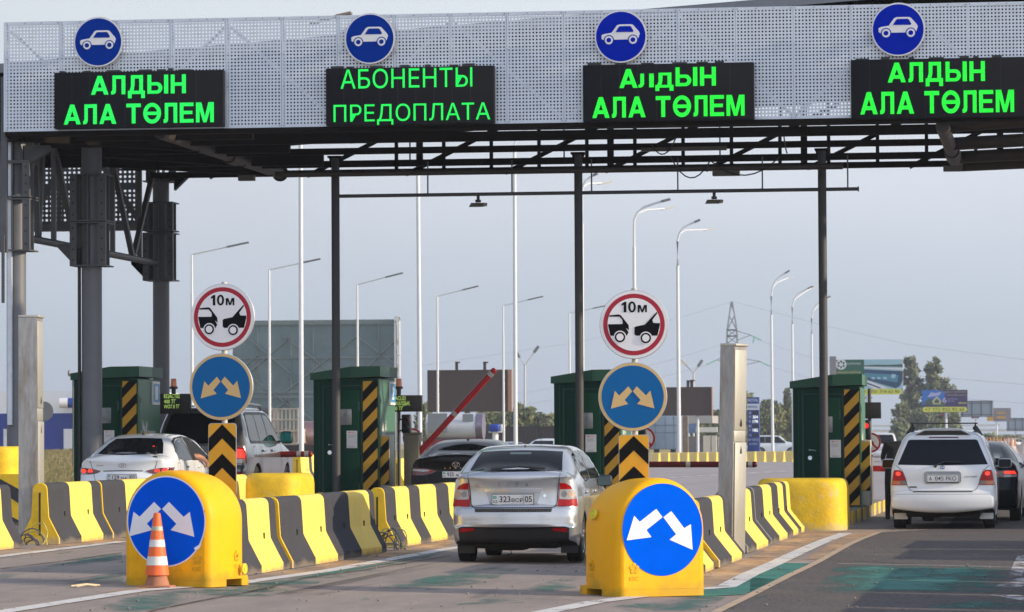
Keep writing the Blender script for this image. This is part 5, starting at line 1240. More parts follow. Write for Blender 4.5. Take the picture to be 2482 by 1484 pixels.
    def mirrors(s, y, x, z, d=(.10, .06, .075), mat=None, gl=MIRROR):
        for sx in (-1, 1):
            a = MB(); a.sell((sx*x, y, z), d, .55, 20, 12); a.bar((sx*(x-d[0]*1.9), y+.03, z-d[2]*.55), (sx*(x-d[0]*.5), y+.01, z-d[2]*.6), .05, .03)
            m = a.build('side_mirror', mat or s.paint, s.root)
            a = MB(); a.prism(rrect(sx*x-d[0]*.86, sx*x+d[0]*.86, z-d[2]*.80, z+d[2]*.80, d[2]*.35), y-d[1]-.004, y-d[1]*.7); a.build('mirror_glass', gl, m)
    def ring(s, name, xc, zc, rx, rz, wd, mat=CHROME, off=.010, parent=None):
        mb = MB(); n = 36; vs = []
        for i in range(n):
            a = 2*pi*i/n
            for k in (1, 1-wd):
                h, nn = s.hit(xc+rx*k*math.cos(a), zc+rz*k*math.sin(a), 'rear'); vs.append(h+nn*off)
        mb.add(vs, [(2*i, 2*i+1, 2*((i+1) % n)+1, 2*((i+1) % n)) for i in range(n)], 0, True); return mb
    def place(s, p, rz=0., label=None): s.root.location = p; s.root.rotation_euler = (0, 0, rz)
def ell(xc, zc, rx, rz, n=24): return [(xc+rx*math.cos(2*pi*i/n), zc+rz*math.sin(2*pi*i/n)) for i in range(n)]

# ---------------------------------------------------------------- silver hatchback (front row)
SIL = paint('silver metallic paint', (.47, .485, .515), .62, .28)
c = Car('silver_hatchback', 'silver hatchback stopped between the striped barriers, plate 323 BCP 05', 'car', 'cars in the toll lanes', 4.21,
    [([(.10, .28), (.055, .31), (.02, .40), (.0, .455)], True, .07, 'trim', .03), ([(.005, .52), (.012, .60), (.035, .67)], True, .17, 'b', .09), ([(.070, .695)], False, .17, 'b', .085),
     ([(.082, .80), (.083, .92), (.065, 1.01), (.045, 1.055)], True, .16, 'b', .075), ([(.075, 1.09), (.15, 1.108), (.26, 1.122)], True, .13, 'b', .06),
     ([(.55, 1.235), (.85, 1.34), (1.10, 1.395)], True, .13, 'b', .03), ([(1.40, 1.425), (1.80, 1.435), (2.2, 1.425), (2.48, 1.395), (2.62, 1.36)], True, .12, 'b', .02), ([(2.95, 1.15), (3.2, 1.0)], True, .10, 'b', .05),
     ([(3.5, .95), (3.9, .86), (4.1, .75), (4.19, .60), (4.21, .45), (4.17, .25)], True, .15, 'b', .08)],
    [(.80, .335), (3.29, .335)], .29, [(.2, .80), (.35, .825), (.5, .835), (.75, .835), (.95, .815), (1.08, .785), (1.2, .735), (1.4, .635), (1.5, .6)],
    [(0, .945), (.25, .975), (.6, 1.0), (1.5, 1.0), (3.5, .99), (4.2, .92)], SIL, .2)
c.patch('rear_window', [(-.60, 1.135), (-.535, 1.36), (-.3, 1.374), (0, 1.378), (.3, 1.374), (.535, 1.36), (.60, 1.135), (.3, 1.123), (0, 1.12), (-.3, 1.123)], 'rear', M('sloping tinted glass', (.005, .006, .008), .06, var=0, spec=.05), .004)
wl = [(.62, 1.10), (.70, 1.20), (.95, 1.32), (1.25, 1.365), (1.58, 1.378), (1.58, 1.02), (1.1, .985)]
wf = [(1.66, 1.02), (1.66, 1.378), (2.0, 1.375), (2.3, 1.345), (2.9, 1.03), (2.8, 1.02)]
for ax in ('right', 'left'):
    c.patch('side_window', wl, ax, GLASS, .004); c.patch('side_window', wf, ax, GLASS, .004)
    c.line('door_gap', [(.72, .62), (.86, .72), (1.0, 1.0)], ax); c.line('door_gap', [(1.62, 1.0), (1.62, .3)], ax); c.line('door_gap', [(2.75, 1.0), (2.72, .3)], ax)
    for yy in (1.05, 2.05):
        a = MB(); sx = 1 if ax == 'right' else -1; h, _ = c.hit(yy, .86, ax); a.sell((h.x+sx*.012, yy, .86), (.02, .095, .022), .8, 12, 8); a.build('door_handle', SIL, c.root)
c.line('tailgate_gap', [(-.60, 1.125), (-.585, 1.0), (-.565, .86), (-.555, .73), (-.535, .695), (-.50, .682), (.50, .682), (.535, .695), (.555, .73), (.565, .86), (.585, 1.0), (.60, 1.125)], 'rear', wd=.011)
LT = [(.565, .70), (.57, .80), (.588, .92), (.592, .985), (.66, .980), (.72, .945), (.76, .87), (.79, .78), (.80, .70)]
for sx, P in ((1, LT), (-1, mir(LT))):
    l = c.patch('tail_lamp', P, 'rear', LAMPR, .012, .035, thick=1)
    f = lambda q: q if sx > 0 else mir(q)
    c.patch('lamp_lens', f([(.582, .785), (.588, .905), (.745, .905), (.772, .86), (.788, .79), (.70, .78)]), 'rear', LAMPW, .015, .03, l)
    c.patch('lamp_lens', f(ell(.645, .845, .036, .036, 20)), 'rear', M('lamp reflector', (.22, .21, .20), .2, .6, var=.1), .018, .03, l)
    c.patch('lamp_lens', f(ell(.725, .842, .034, .036, 20)), 'rear', M('lamp peach lens', (.50, .32, .22), .2, .2, var=.1), .018, .03, l)
    c.patch('reflector', f([(.50, .405), (.515, .445), (.685, .435), (.70, .395), (.66, .388)]), 'rear', LAMPR, .008, .03)
    k = MB(); h, _ = c.hit(sx*.62, .3, 'rear'); k.box((sx*.67-.11, .42, .12), (sx*.67+.11, .435, .30)); k.build('mud_flap', TRIM, c.root)
bpl = c.patch('plate_recess', [(-.36, .868), (.36, .868), (.295, .715), (-.295, .715)], 'rear', M('silver recess', (.38, .39, .41), .35, .6, var=.03), .003)
c.patch('chrome_bar', rrect(-.365, .365, .877, .916, .018), 'rear', M('satin bright metal', (.62, .64, .68), .22, .95, var=0), .022, .05, thick=1)
c.plate(.785, -.005, [('323', -.173, -.030, -.034, .040, .012), ('ВСР', -.015, .132, -.034, .014, .012), ('05', .155, .248, -.034, .040, .012), ('KZ', -.252, -.198, -.042, -.012, .012)], .53, .118)
c.letters('lettering', 'L', -.19, -.162, .948, .985, CHROME, off=.012); c.letters('lettering', 'A', -.085, -.045, .948, .985, CHROME, off=.012); c.letters('lettering', 'D', .033, .068, .948, .985, CHROME, off=.012); c.letters('lettering', 'A', .152, .192, .948, .985, CHROME, off=.012)
c.letters('lettering', 'PRIORA', -.515, -.38, .936, .962, CHROME, off=.010, bold=.02)
c.patch('bumper_strip', [(-.49, .632), (-.50, .668), (.50, .668), (.49, .632)], 'rear', TRIM, .012, .04, thick=1)
k = MB()
for i in range(34):
    x = -.48+.96*i/33; h, n_ = c.hit(x, .65, 'rear'); k.box((x-.005, h.y-.019, .638), (x+.005, h.y-.010, .664))
k.build('bumper_rib', M('dusty trim', (.10, .085, .075), .8, var=.2), c.root)
for x in (-.485, -.015, .46): 
    k = MB(); h, n_ = c.hit(x, .545, 'rear'); k.cyl(h+n_*.004, h-n_*.01, .012, n=14); k.build('parking_sensor', SIL, c.root)
k = MB(); h, n_ = c.hit(.40, .825, 'rear'); k.cyl(h+n_*.006, h-n_*.01, .019, n=16); k.build('lock', CHROME, c.root)
k = MB(); h, n_ = c.hit(-.285, 1.13, 'rear'); h2, _ = c.hit(.05, 1.155, 'rear'); h3, _ = c.hit(.40, 1.135, 'rear'); h4, _ = c.hit(.02, 1.165, 'rear'); up = Vector((0, -.03, .025))
k.tube([h+up*.3, h+up, h2+up], [.016, .010, .008], 8); k.bar(h4+up*.8, h3+up*.8, .012, .022); k.build('rear_wiper', BLACKP, c.root)
k = MB(); h, _ = c.hit(-.055, 1.38, 'rear'); k.cyl((.0, 1.22, 1.405), (.0, 1.22, 1.445), .013, n=10); k.tube([(.10, 2.2, 1.43), (.07, 1.95, 1.75)], .004, 6); k.build('roof_aerial', BLACKP, c.root)
c.patch('brake_lamp', rrect(-.14, .14, 1.325, 1.352, .01), 'rear', M('high lamp behind glass', (.05, .075, .075), .2, var=0), .006)
c.wheels((.80, 3.29), 1.42, .305, .20); c.mirrors(2.55, .905, .985, (.10, .07, .075), TRIM)
k = MB(); k.rbox((-.55, .25, .18), (.55, 1.6, .30), .04); k.cyl((.50, .16, .26), (.50, .5, .26), .03, n=12); k.cyl((-.7, .8, .25), (.7, .8, .25), .04, n=10); k.rbox((-.35, .3, .155), (.1, .8, .2), .03); k.tube([(-.10, .3, .2), (-.06, .27, .12), (-.12, .25, .10)], .006, 6); k.build('axle_and_exhaust', UNDER, c.root)
p = PP(1245, 1361.5, 196); c.place((p.x, p.y-.0, zg(p.x, p.y)), R(.6)); c.root.scale = (.965, 1, 1.015)
LADA = c
# ---------------------------------------------------------------- white sedan on the left
WHT = paint('white paint', (.74, .76, .77), 0., .3)
c = Car('white_sedan', 'white sedan with lit brake lamps waiting behind the grey off-roader, plate 129 SIA 02', 'car', 'cars in the toll lanes', 4.40,
    [([(.10, .26), (.04, .32), (.01, .42), (.0, .55)], True, .16, 'b', .09), ([(.02, .68), (.05, .72)], True, .18, 'b', .09), ([(.075, .80), (.065, .93), (.04, 1.0)], True, .17, 'b', .09),
     ([(.06, 1.035), (.2, 1.07), (.45, 1.085)], True, .15, 'b', .07), ([(.75, 1.22), (1.1, 1.37), (1.3, 1.42)], True, .15, 'b', .03),
     ([(1.6, 1.455), (2.0, 1.465), (2.3, 1.45), (2.6, 1.41), (2.75, 1.37)], True, .14, 'b', .02), ([(3.1, 1.15), (3.4, 1.0)], True, .10, 'b', .05), ([(3.7, .95), (4.1, .85), (4.3, .70), (4.39, .5), (4.34, .25)], True, .18, 'b', .1)],
    [(.88, .345), (3.48, .345)], .30, [(.2, .82), (.4, .855), (.75, .865), (.95, .84), (1.05, .80), (1.2, .72), (1.45, .60), (1.5, .59)], [(0, .93), (.3, .975), (.7, 1.0), (3.4, 1.0), (4.4, .9)], WHT, .2)
c.patch('rear_window', [(-.60, 1.115), (-.50, 1.30), (-.42, 1.385), (0, 1.40), (.42, 1.385), (.50, 1.30), (.60, 1.115), (0, 1.095)], 'rear', GLASS, .004)
for ax in ('right', 'left'):
    c.patch('side_window', [(.82, 1.02), (.93, 1.19), (1.12, 1.30), (1.35, 1.365), (1.75, 1.395), (1.75, .995), (1.2, .985)], ax, GLASS, .004)
    c.patch('side_window', [(1.83, .99), (1.83, 1.398), (2.2, 1.39), (2.5, 1.35), (3.1, 1.02), (3.0, 1.0)], ax, M('open window dark', (.004, .004, .005), .6, var=0) if ax == 'right' else GLASS, .004)
    c.line('window_trim', [(.80, .99), (.86, 1.14), (1.10, 1.32), (1.35, 1.385), (1.9, 1.418), (2.4, 1.385), (3.15, 1.0)], ax, TRIM, .025, .005); c.line('window_trim', [(1.79, .99), (1.74, 1.41)], ax, TRIM, .06, .005)
    c.line('door_gap', [(.95, .65), (1.0, .8), (1.15, .98)], ax); c.line('door_gap', [(1.80, .97), (1.82, .3)], ax); c.line('fuel_flap', rrect(.62, .80, .82, .95, .03), ax, closed=True)
    for yy in (1.25, 2.15):
        sx = 1 if ax == 'right' else -1; h, _ = c.hit(yy, .88, ax); a = MB(); a.sell((h.x+sx*.015, yy, .88), (.022, .10, .022), .8, 12, 8); a.build('door_handle', CHROME if yy < 2 else WHT, c.root)
c.line('boot_gap', [(-.63, 1.06), (-.60, .95), (-.52, .70), (-.44, .55), (-.36, .47), (.36, .47), (.44, .55), (.52, .70), (.60, .95), (.63, 1.06)], 'rear', wd=.009)
c.line('boot_gap', [(-.36, .815), (0, .82), (.36, .815)], 'rear', wd=.016)
RLm = [(.40, .815), (.52, .845), (.66, .865), (.80, .875), (.835, .87), (.83, .80), (.80, .755), (.62, .755), (.48, .775)]
for sx, P in ((1, RLm), (-1, mir(RLm))):
    f = (lambda q: q) if sx > 0 else mir
    l = c.patch('tail_lamp', P, 'rear', LAMPDK, .012, .035, thick=1)
    c.patch('lamp_lens', f([(.56, .79), (.56, .842), (.65, .853), (.655, .79)]), 'rear', LAMPON, .015, .03, l); c.patch('lamp_lens', f(ell(.735, .815, .05, .042, 18)), 'rear', LAMPON, .015, .03, l); c.patch('lamp_lens', f([(.68, .757), (.68, .772), (.80, .775), (.79, .757)]), 'rear', LAMPW, .015, .03, l)
    if sx > 0: c.patch('tail_lamp', [(.10, .79), (.10, .868), (.28, .872), (.36, .86), (.30, .80)], 'right', LAMPDK, .012, .03, thick=1)
c.plate(.70, 0, [('129', -.172, -.045, -.034, .040, .010), ('SIA', -.015, .105, -.034, .008, .010), ('02', .155, .245, -.034, .040, .010), ('KZ', -.250, -.200, -.042, -.014, .010)], .52, .112)
k = c.ring('badge', 0, .915, .075, .042, .16); vs_, fs_ = glyphs('H', .03); o = []
for a_, b_, _ in vs_:
    h, n_ = c.hit(-.035+a_*.07*.75+b_*.02, .888+b_*.054, 'rear'); o.append(h+n_*.011)
k.add(o, fs_); k.build('badge', CHROME, c.root)
c.letters('lettering', 'Accent', -.50, -.35, .905, .935, CHROME, off=.008, shear=.3)
k = MB(); k.cyl((0, 1.45, 1.44), (0, 1.45, 1.49), .045, .03, 14); k.tube([(0, 1.47, 1.48), (-.03, 1.35, 1.64)], .006, 6); k.build('roof_aerial', BLACKP, c.root)
k = MB(); h, _ = c.hit(.56, 1.06, 'rear'); k.tube([h, h+Vector((.03, .0, .20))], .004, 6); k.sell(h, (.05, .03, .02), .8, 10, 6); k.build('radio_aerial', BLACKP, c.root)
for sx in (-1, 1): c.line('roof_gap', [(sx*.47, 1.30), (sx*.50, 1.8), (sx*.50, 2.4)], 'top', TRIM, .022, .004)
k = MB(); h, n_ = c.hit(.36, 1.25, 'rear'); k.flat(rrect(.34, .385, 1.243, 1.257, .004), h.y-.02); k.build('dash_lamp', LAMPON, c.root)
c.wheels((.88, 3.48), 1.50, .31, .19); c.mirrors(2.85, .95, 1.0, (.11, .08, .07))
p = PP(298, 1200, 137); c.place((p.x, p.y, zg(p.x, p.y)), -R(1.5))
ACC = c
# the driver's arm resting on the open window
SKIN = M('skin', (.36, .17, .105), .55, var=.08, vs=20)
t = thing('person', 'bare arm hanging out of the open window of the white sedan', 'person', c.root.location, None, c.root.rotation_euler.z)
a = MB(); h, _ = c.hit(2.15, 1.0, 'right'); X = h.x
a.tube([(X-.30, 2.0, 1.03), (X-.12, 2.05, 1.06), (X+.03, 2.14, 1.055), (X+.075, 2.26, 1.02), (X+.085, 2.42, .965), (X+.085, 2.50, .935)], [.055, .058, .052, .045, .034, .032], 14)
a.sell((X+.085, 2.555, .905), (.026, .055, .045), .8, 14, 10)
for k in range(4):
    y = 2.575+.004*k; x = X+.068+.012*k; a.tube([(x, y, .90-.004*k), (x+.012, y+.035, .872), (x+.014, y+.045, .842), (x+.008, y+.040, .818+.006*(k % 2))], [.0115, .0105, .0095, .007], 8)
a.tube([(X+.07, 2.52, .925), (X+.058, 2.55, .885), (X+.06, 2.575, .86)], [.013, .012, .009], 8)
a.build('arm', SKIN, t)
# ---------------------------------------------------------------- grey off-roader ahead of it
SUVP = paint('silver grey metallic paint', (.16, .168, .18), .6, .3)
def offroader(name, label, group, pmat, detail=True, lampm=None):
    c = Car(name, label, 'car', group, 4.95,
        [([(.12, .42), (.04, .48), (.0, .56), (.0, .70), (.03, .78)], True, .14, 'b', .05), ([(.07, .80)], False, .12, 'b', .05), ([(.09, .95), (.10, 1.12), (.13, 1.22)], True, .13, 'b', .05),
         ([(.30, 1.58), (.44, 1.80)], True, .13, 'b', .04), ([(.48, 1.855), (.65, 1.885), (1.3, 1.90), (2.2, 1.90), (2.75, 1.87), (2.95, 1.83)], True, .13, 'b', .03), ([(3.3, 1.5), (3.55, 1.26)], True, .10, 'b', .05),
         ([(4.0, 1.20), (4.6, 1.12), (4.86, 1.0), (4.93, .8), (4.95, .6), (4.85, .42)], True, .18, 'b', .08)],
        [(1.05, .44), (3.90, .44)], .40, [(.4, .93), (.7, .965), (1.0, .97), (1.18, .945), (1.3, .90), (1.6, .82), (1.85, .735), (1.95, .72)], [(0, .95), (.35, .985), (.7, 1.0), (3.9, 1.0), (4.95, .88)], pmat, .36)
    c.patch('rear_window', [(-.76, 1.24), (-.64, 1.76), (-.58, 1.79), (.58, 1.79), (.64, 1.76), (.76, 1.24), (0, 1.22)], 'rear', GLASS, .004)
    for ax in ('right', 'left'):
        c.patch('side_window', [(.62, 1.30), (.72, 1.74), (.86, 1.765), (1.42, 1.775), (1.42, 1.27), (.70, 1.25)], ax, GLASS, .004); c.patch('side_window', [(1.50, 1.27), (1.50, 1.775), (2.2, 1.775), (2.25, 1.26)], ax, GLASS, .004); c.patch('side_window', [(2.33, 1.26), (2.28, 1.775), (2.7, 1.76), (3.3, 1.32), (3.28, 1.25)], ax, GLASS, .004)
        for q_ in ([(.60, 1.23), (.60, 1.32), (.70, 1.76), (.86, 1.79), (2.2, 1.795), (2.72, 1.78), (3.34, 1.30), (3.34, 1.23)], [(.60, 1.24), (3.34, 1.235)], [(1.46, 1.25), (1.46, 1.79)], [(2.29, 1.25), (2.26, 1.79)]): c.line('window_trim', q_, ax, TRIM, .05, .006)
        if detail:
            c.patch('quarter_glass', [(.40, 1.34), (.47, 1.66), (.54, 1.68), (.52, 1.40), (.50, 1.33)], ax, M('quarter pane', (.14, .15, .16), .06, var=0), .004)
            for yy in (1.46, 2.28, 3.3): c.line('door_gap', [(yy, 1.24), (yy, .5)], ax)
            c.line('fuel_flap', rrect(.70, .92, .98, 1.16, .04), ax, closed=True)
            for yy in (1.62, 2.45):
                sx = 1 if ax == 'right' else -1; h, _ = c.hit(yy, 1.08, ax); a = MB(); a.sell((h.x+sx*.02, yy, 1.08), (.025, .12, .025), .8, 12, 8); a.build('door_handle', CHROME, c.root)
            a = MB(); sx = 1 if ax == 'right' else -1; a.tube([(sx*.70, .62, 1.89), (sx*.70, .70, 1.955), (sx*.69, 1.6, 1.975), (sx*.68, 2.5, 1.95), (sx*.67, 2.65, 1.87)], .022, 10); a.build('roof_rail', M('rail metal', (.4, .4, .42), .35, .8, var=0), c.root)
    P = [(.60, .83), (.60, 1.145), (.80, 1.15), (.88, 1.13), (.925, 1.0), (.93, .84)]
    for sx, Q in ((1, P), (-1, mir(P))):
        f = (lambda q: q) if sx > 0 else mir
        l = c.patch('tail_lamp', Q, 'rear', LAMPR, .014, .04, thick=1)
        if detail:
            c.patch('lamp_lens', f([(.63, .84), (.63, .925), (.90, .925), (.915, .84)]), 'rear', LAMPW, .017, .04, l); c.patch('lamp_lens', f([(.76, .94), (.76, 1.11), (.87, 1.10), (.90, .94)]), 'rear', LAMPON, .018, .035, l); c.patch('lamp_lens', f(ell(.68, 1.02, .035, .06, 18)), 'rear', LAMPON, .018, .035, l)
        c.patch('reflector', f([(.72, .56), (.72, .69), (.86, .69), (.86, .56)]), 'rear', LAMPR, .010, .04)
    c.line('tailgate_gap', [(-.745, 1.22), (-.745, .80), (.745, .80), (.745, 1.22)], 'rear', wd=.012); c.line('tailgate_gap', [(-.74, 1.0), (.74, 1.0)], 'rear', wd=.010) if detail else None
    c.wheels((1.05, 3.90), 1.63, .40, .27); c.mirrors(3.20, 1.09, 1.33, (.13, .09, .125), TRIM, M('mirror teal', (.02, .22, .20), .05, .6, var=0)); return c
c = offroader('grey_offroader', 'large silver grey off-roader at the first booth with lit tail lamps', 'cars in the toll lanes', SUVP)
k = c.ring('badge', 0, 1.13, .10, .072, .14); k.add(c.ring('', 0, 1.145, .045, .06, .22).v, c.ring('', 0, 1.145, .045, .06, .22).f); k.add(c.ring('', 0, 1.17, .075, .026, .3).v, c.ring('', 0, 1.17, .075, .026, .3).f); k.build('badge', CHROME, c.root)
c.plate(.93, 0, [('832', -.172, -.045, -.034, .040, .010), ('ACT', -.015, .125, -.034, .012, .010), ('02', .155, .245, -.034, .040, .010), ('KZ', -.25, -.20, -.042, -.014, .01)])
c.letters('lettering', 'V8', .62, .74, .735, .765, CHROME, off=.010, bold=.02)
p = PP(480, 1200, 122); c.place((p.x, p.y, zg(p.x, p.y)), -R(1.0)); c.root.scale = (1.02, 1, 1.05); LC = c
# ---------------------------------------------------------------- black sedan
BLK = paint('black paint', (.006, .0062, .007), 0., .2)
def sedan(name, label, group, pmat, detail=True, glass=GLASS):
    c = Car(name, label, 'car', group, 4.88,
        [([(.12, .24), (.05, .32), (.01, .45), (.0, .58)], True, .18, 'b', .10), ([(.03, .70), (.055, .80)], True, .18, 'b', .10), ([(.07, .90), (.06, 1.02), (.02, 1.095)], True, .16, 'b', .10),
         ([(.06, 1.12), (.2, 1.125), (.42, 1.13)], True, .14, 'b', .07), ([(.8, 1.25), (1.2, 1.375), (1.5, 1.425)], True, .15, 'b', .03), ([(1.9, 1.45), (2.3, 1.445), (2.7, 1.40), (2.9, 1.36)], True, .14, 'b', .02),
         ([(3.3, 1.15), (3.7, .99)], True, .10, 'b', .05), ([(4.1, .93), (4.6, .80), (4.8, .65), (4.87, .45), (4.8, .25)], True, .2, 'b', .12)],
        [(1.0, .35), (3.83, .35)], .33, [(.2, .88), (.4, .91), (.75, .92), (.98, .89), (1.10, .85), (1.25, .76), (1.45, .61), (1.5, .6)], [(0, .93), (.35, .975), (.8, 1.0), (3.6, 1.0), (4.88, .88)], pmat, .2)
    c.patch('rear_window', [(-.62, 1.15), (-.50, 1.36), (-.40, 1.395), (0, 1.405), (.40, 1.395), (.50, 1.36), (.62, 1.15), (0, 1.135)], 'rear', glass, .004)
    for ax in ('right', 'left'):
        c.patch('side_window', [(.90, 1.06), (1.2, 1.29), (1.6, 1.385), (1.95, 1.395), (1.95, 1.02), (1.1, 1.02)], ax, glass, .004); c.patch('side_window', [(2.03, 1.02), (2.03, 1.395), (2.5, 1.37), (3.35, 1.02)], ax, glass, .004)
    P = [(.36, .875), (.50, .915), (.70, .935), (.84, .94), (.865, .90), (.86, .80), (.62, .80), (.46, .83)]
    for sx, Q in ((1, P), (-1, mir(P))):
        f = (lambda q: q) if sx > 0 else mir
        l = c.patch('tail_lamp', Q, 'rear', LAMPDK, .012, .035, thick=1)
        if detail: c.patch('lamp_lens', f([(.47, .88), (.56, .905), (.82, .915), (.84, .885), (.62, .865)]), 'rear', LAMPW, .015, .03, l); c.patch('lamp_lens', f([(.40, .868), (.50, .905), (.50, .845)]), 'rear', LAMPR, .016, .03, l)
        else: c.patch('lamp_lens', f([(.62, .865), (.62, .915), (.80, .92), (.84, .86)]), 'rear', LAMPON, .015, .03, l); c.patch('lamp_lens', f([(.62, .81), (.62, .85), (.84, .845), (.84, .81)]), 'rear', LAMPW, .015, .03, l)
    c.line('boot_gap', [(-.66, 1.10), (-.58, .80), (-.50, .62), (.50, .62), (.58, .80), (.66, 1.10)], 'rear', wd=.009)
    c.wheels((1.0, 3.83), 1.60, .335, .215); c.mirrors(3.05, 1.0, 1.03, (.115, .09, .075)); return c
c = sedan('black_sedan', 'glossy black sedan beside booth 2 below the raised boom', 'cars in the toll lanes', BLK)
k = c.ring('badge', 0, 1.0, .075, .052, .16); k.add(c.ring('', 0, 1.01, .033, .044, .25).v, c.ring('', 0, 1.01, .033, .044, .25).f); k.add(c.ring('', 0, 1.028, .055, .02, .32).v, c.ring('', 0, 1.028, .055, .02, .32).f); k.build('badge', CHROME, c.root)
for i, ch in enumerate('CAMRY'): c.letters('lettering', ch, -.225+i*.10, -.195+i*.10, .925, .947, CHROME, off=.008, bold=.02)
c.patch('boot_spoiler', [(-.60, 1.06), (-.60, 1.095), (.60, 1.095), (.60, 1.06)], 'rear', BLK, .02, .05, thick=1)
c.plate(.815, .01, [('925', -.172, -.045, -.034, .040, .010), ('ACL', -.015, .125, -.034, .012, .010), ('02', .155, .245, -.034, .040, .010), ('KZ', -.25, -.20, -.042, -.014, .01)])
k = MB(); k.prism([(-.0, 1.44), (.14, 1.455), (.05, 1.50), (.02, 1.50)], -.02, .02, axis='X'); o = k.build('roof_aerial', BLACKP, c.root); o.location = (0, 1.5, -.02)
p = PP(1106, 1150, 131); c.place((p.x, p.y, zg(p.x, p.y)), R(.3)); CAM = c
c = sedan('dark_sedan', 'dark sedan just ahead of the white minivan, mostly hidden by it', 'cars in the toll lanes', paint('dark blue black paint', (.006, .008, .013), .2, .25), False)
p = PP(2350, 1267, 134); c.place((p.x, p.y, zg(p.x, p.y)), -R(1.2))
# ---------------------------------------------------------------- white minivan on the right
WVAN = paint('aged white paint', (.66, .67, .68), 0., .38, dirt=(.5, .49, .46))
c = Car('white_minivan', 'white minivan with roof bar in the right lane, plate A 045 FKO', 'car', 'cars in the toll lanes', 4.78,
    [([(.14, .345), (.03, .35), (.0, .42), (.0, .56)], True, .06, 'b', .07), ([(.025, .63), (.05, .645)], True, .13, 'b', .06), ([(.07, .75), (.075, .95), (.10, 1.05)], True, .13, 'b', .06),
     ([(.28, 1.38), (.38, 1.53)], True, .13, 'b', .04), ([(.41, 1.575), (.55, 1.615), (1.0, 1.635), (1.8, 1.645), (2.6, 1.62), (2.95, 1.56)], True, .14, 'b', .03), ([(3.4, 1.22), (3.65, 1.05)], True, .10, 'b', .05),
     ([(4.1, .98), (4.5, .88), (4.7, .72), (4.77, .5), (4.7, .26)], True, .18, 'b', .1)],
    [(.98, .35), (3.80, .35)], .32, [(.2, .86), (.4, .885), (.7, .89), (.98, .875), (1.08, .85), (1.3, .765), (1.55, .655), (1.65, .63)], [(0, .965), (.3, .985), (.7, 1.0), (3.6, 1.0), (4.78, .9)], WVAN, .22)
c.patch('rear_window', [(-.745, 1.075), (-.70, 1.18), (-.575, 1.475), (-.54, 1.49), (.54, 1.49), (.575, 1.475), (.70, 1.18), (.745, 1.075), (0, 1.06)], 'rear', GLASS, .004)
for ax in ('right', 'left'):
    for q in ([(.55, 1.14), (.62, 1.40), (.85, 1.48), (1.3, 1.49), (1.3, 1.06), (.62, 1.06)], [(1.38, 1.06), (1.38, 1.49), (2.2, 1.49), (2.2, 1.05)], [(2.28, 1.05), (2.28, 1.485), (2.8, 1.44), (3.3, 1.10), (3.3, 1.05)]): c.patch('side_window', q, ax, GLASS, .004)
    for yy in (1.34, 2.24, 3.2): c.line('door_gap', [(yy, 1.04), (yy, .35)], ax)
P = [(.595, .735), (.62, .84), (.665, .955), (.70, .985), (.80, .985), (.815, .93), (.845, .735)]
for sx, Q in ((1, P), (-1, mir(P))):
    f = (lambda q: q) if sx > 0 else mir
    l = c.patch('tail_lamp', Q, 'rear', LAMPR, .012, .035, thick=1)
    c.patch('lamp_lens', f([(.60, .745), (.615, .81), (.70, .81), (.70, .745)]), 'rear', M('smoked lens', (.16, .13, .11), .15, var=.1), .015, .03, l); c.patch('lamp_lens', f([(.705, .745), (.705, .81), (.83, .81), (.838, .745)]), 'rear', LAMPO, .015, .03, l); c.patch('lamp_lens', f(ell(.735, .925, .04, .035, 16)), 'rear', LAMPON, .015, .03, l)
    k = MB(); k.rbox((sx*.71-.115, .46, .16), (sx*.71+.115, .49, .345), .02); k.build('mud_flap', WVAN, c.root)
c.line('tailgate_gap', [(-.77, 1.06), (-.67, .98), (-.62, .86), (-.585, .72), (-.54, .655), (-.48, .635), (.48, .635), (.54, .655), (.585, .72), (.62, .86), (.67, .98), (.77, 1.06)], 'rear', wd=.008)
c.patch('bumper_step', [(-.50, .618), (-.47, .642), (.47, .642), (.50, .618)], 'rear', M('step grey', (.10, .10, .10), .7, var=.2), .006, .04); c.line('bumper_crease', [(-.80, .585), (.80, .585)], 'rear', M('crease shade', (.36, .36, .37), .5, var=0), .008)
k = MB(); h, _ = c.hit(0, .82, 'rear'); Z0 = h.y
k.prism(rrect(-.305, .305, .765, .965, .05), Z0-.022, Z0+.02); k.build('plate_surround', M('bright bezel', (.30, .31, .34), .2, .9, var=.05), c.root)
k = MB(); k.prism(rrect(-.275, .275, .775, .915, .02), Z0-.024, Z0-.020); k.build('plate_recess', M('bezel white', (.55, .55, .56), .4, var=.05), c.root)
c.plate(.845, 0, [('A', -.225, -.175, -.034, .036, .004), ('045', -.125, .015, -.034, .036, .004), ('FKO', .055, .225, -.034, .036, .004)], .51, .108, flag=False, y=Z0-.02)
c.patch('badge', rrect(-.035, .03, 1.0, 1.05, .008), 'rear', M('badge navy', (.012, .03, .09), .3, var=0), .008); c.letters('lettering', 'H', -.022, .017, 1.006, 1.044, CHROME, off=.011, bold=.02)
c.letters('lettering', 'ODYSSEY', .35, .57, .862, .886, M('badge dark', (.12, .12, .13), .3, .5, var=0), off=.008, shear=.5); c.patch('dealer_badge', rrect(-.555, -.43, .692, .716, .004), 'rear', M('badge bronze', (.07, .05, .02), .4, var=.1), .006)
k = MB(); h, n_ = c.hit(-.12, 1.045, 'rear'); h2, _ = c.hit(.02, 1.115, 'rear'); h3, _ = c.hit(.33, 1.105, 'rear'); up = Vector((0, -.03, .012)); k.cyl(h, h+n_*.035, .025, n=12); k.tube([h+up, h2+up, h3+up], [.012, .009, .007], 8); k.build('rear_wiper', BLACKP, c.root)
c.patch('brake_lamp', rrect(-.23, .26, 1.515, 1.533, .006), 'rear', LAMPDK, .008)
k = MB(); n = 16; vs_ = []
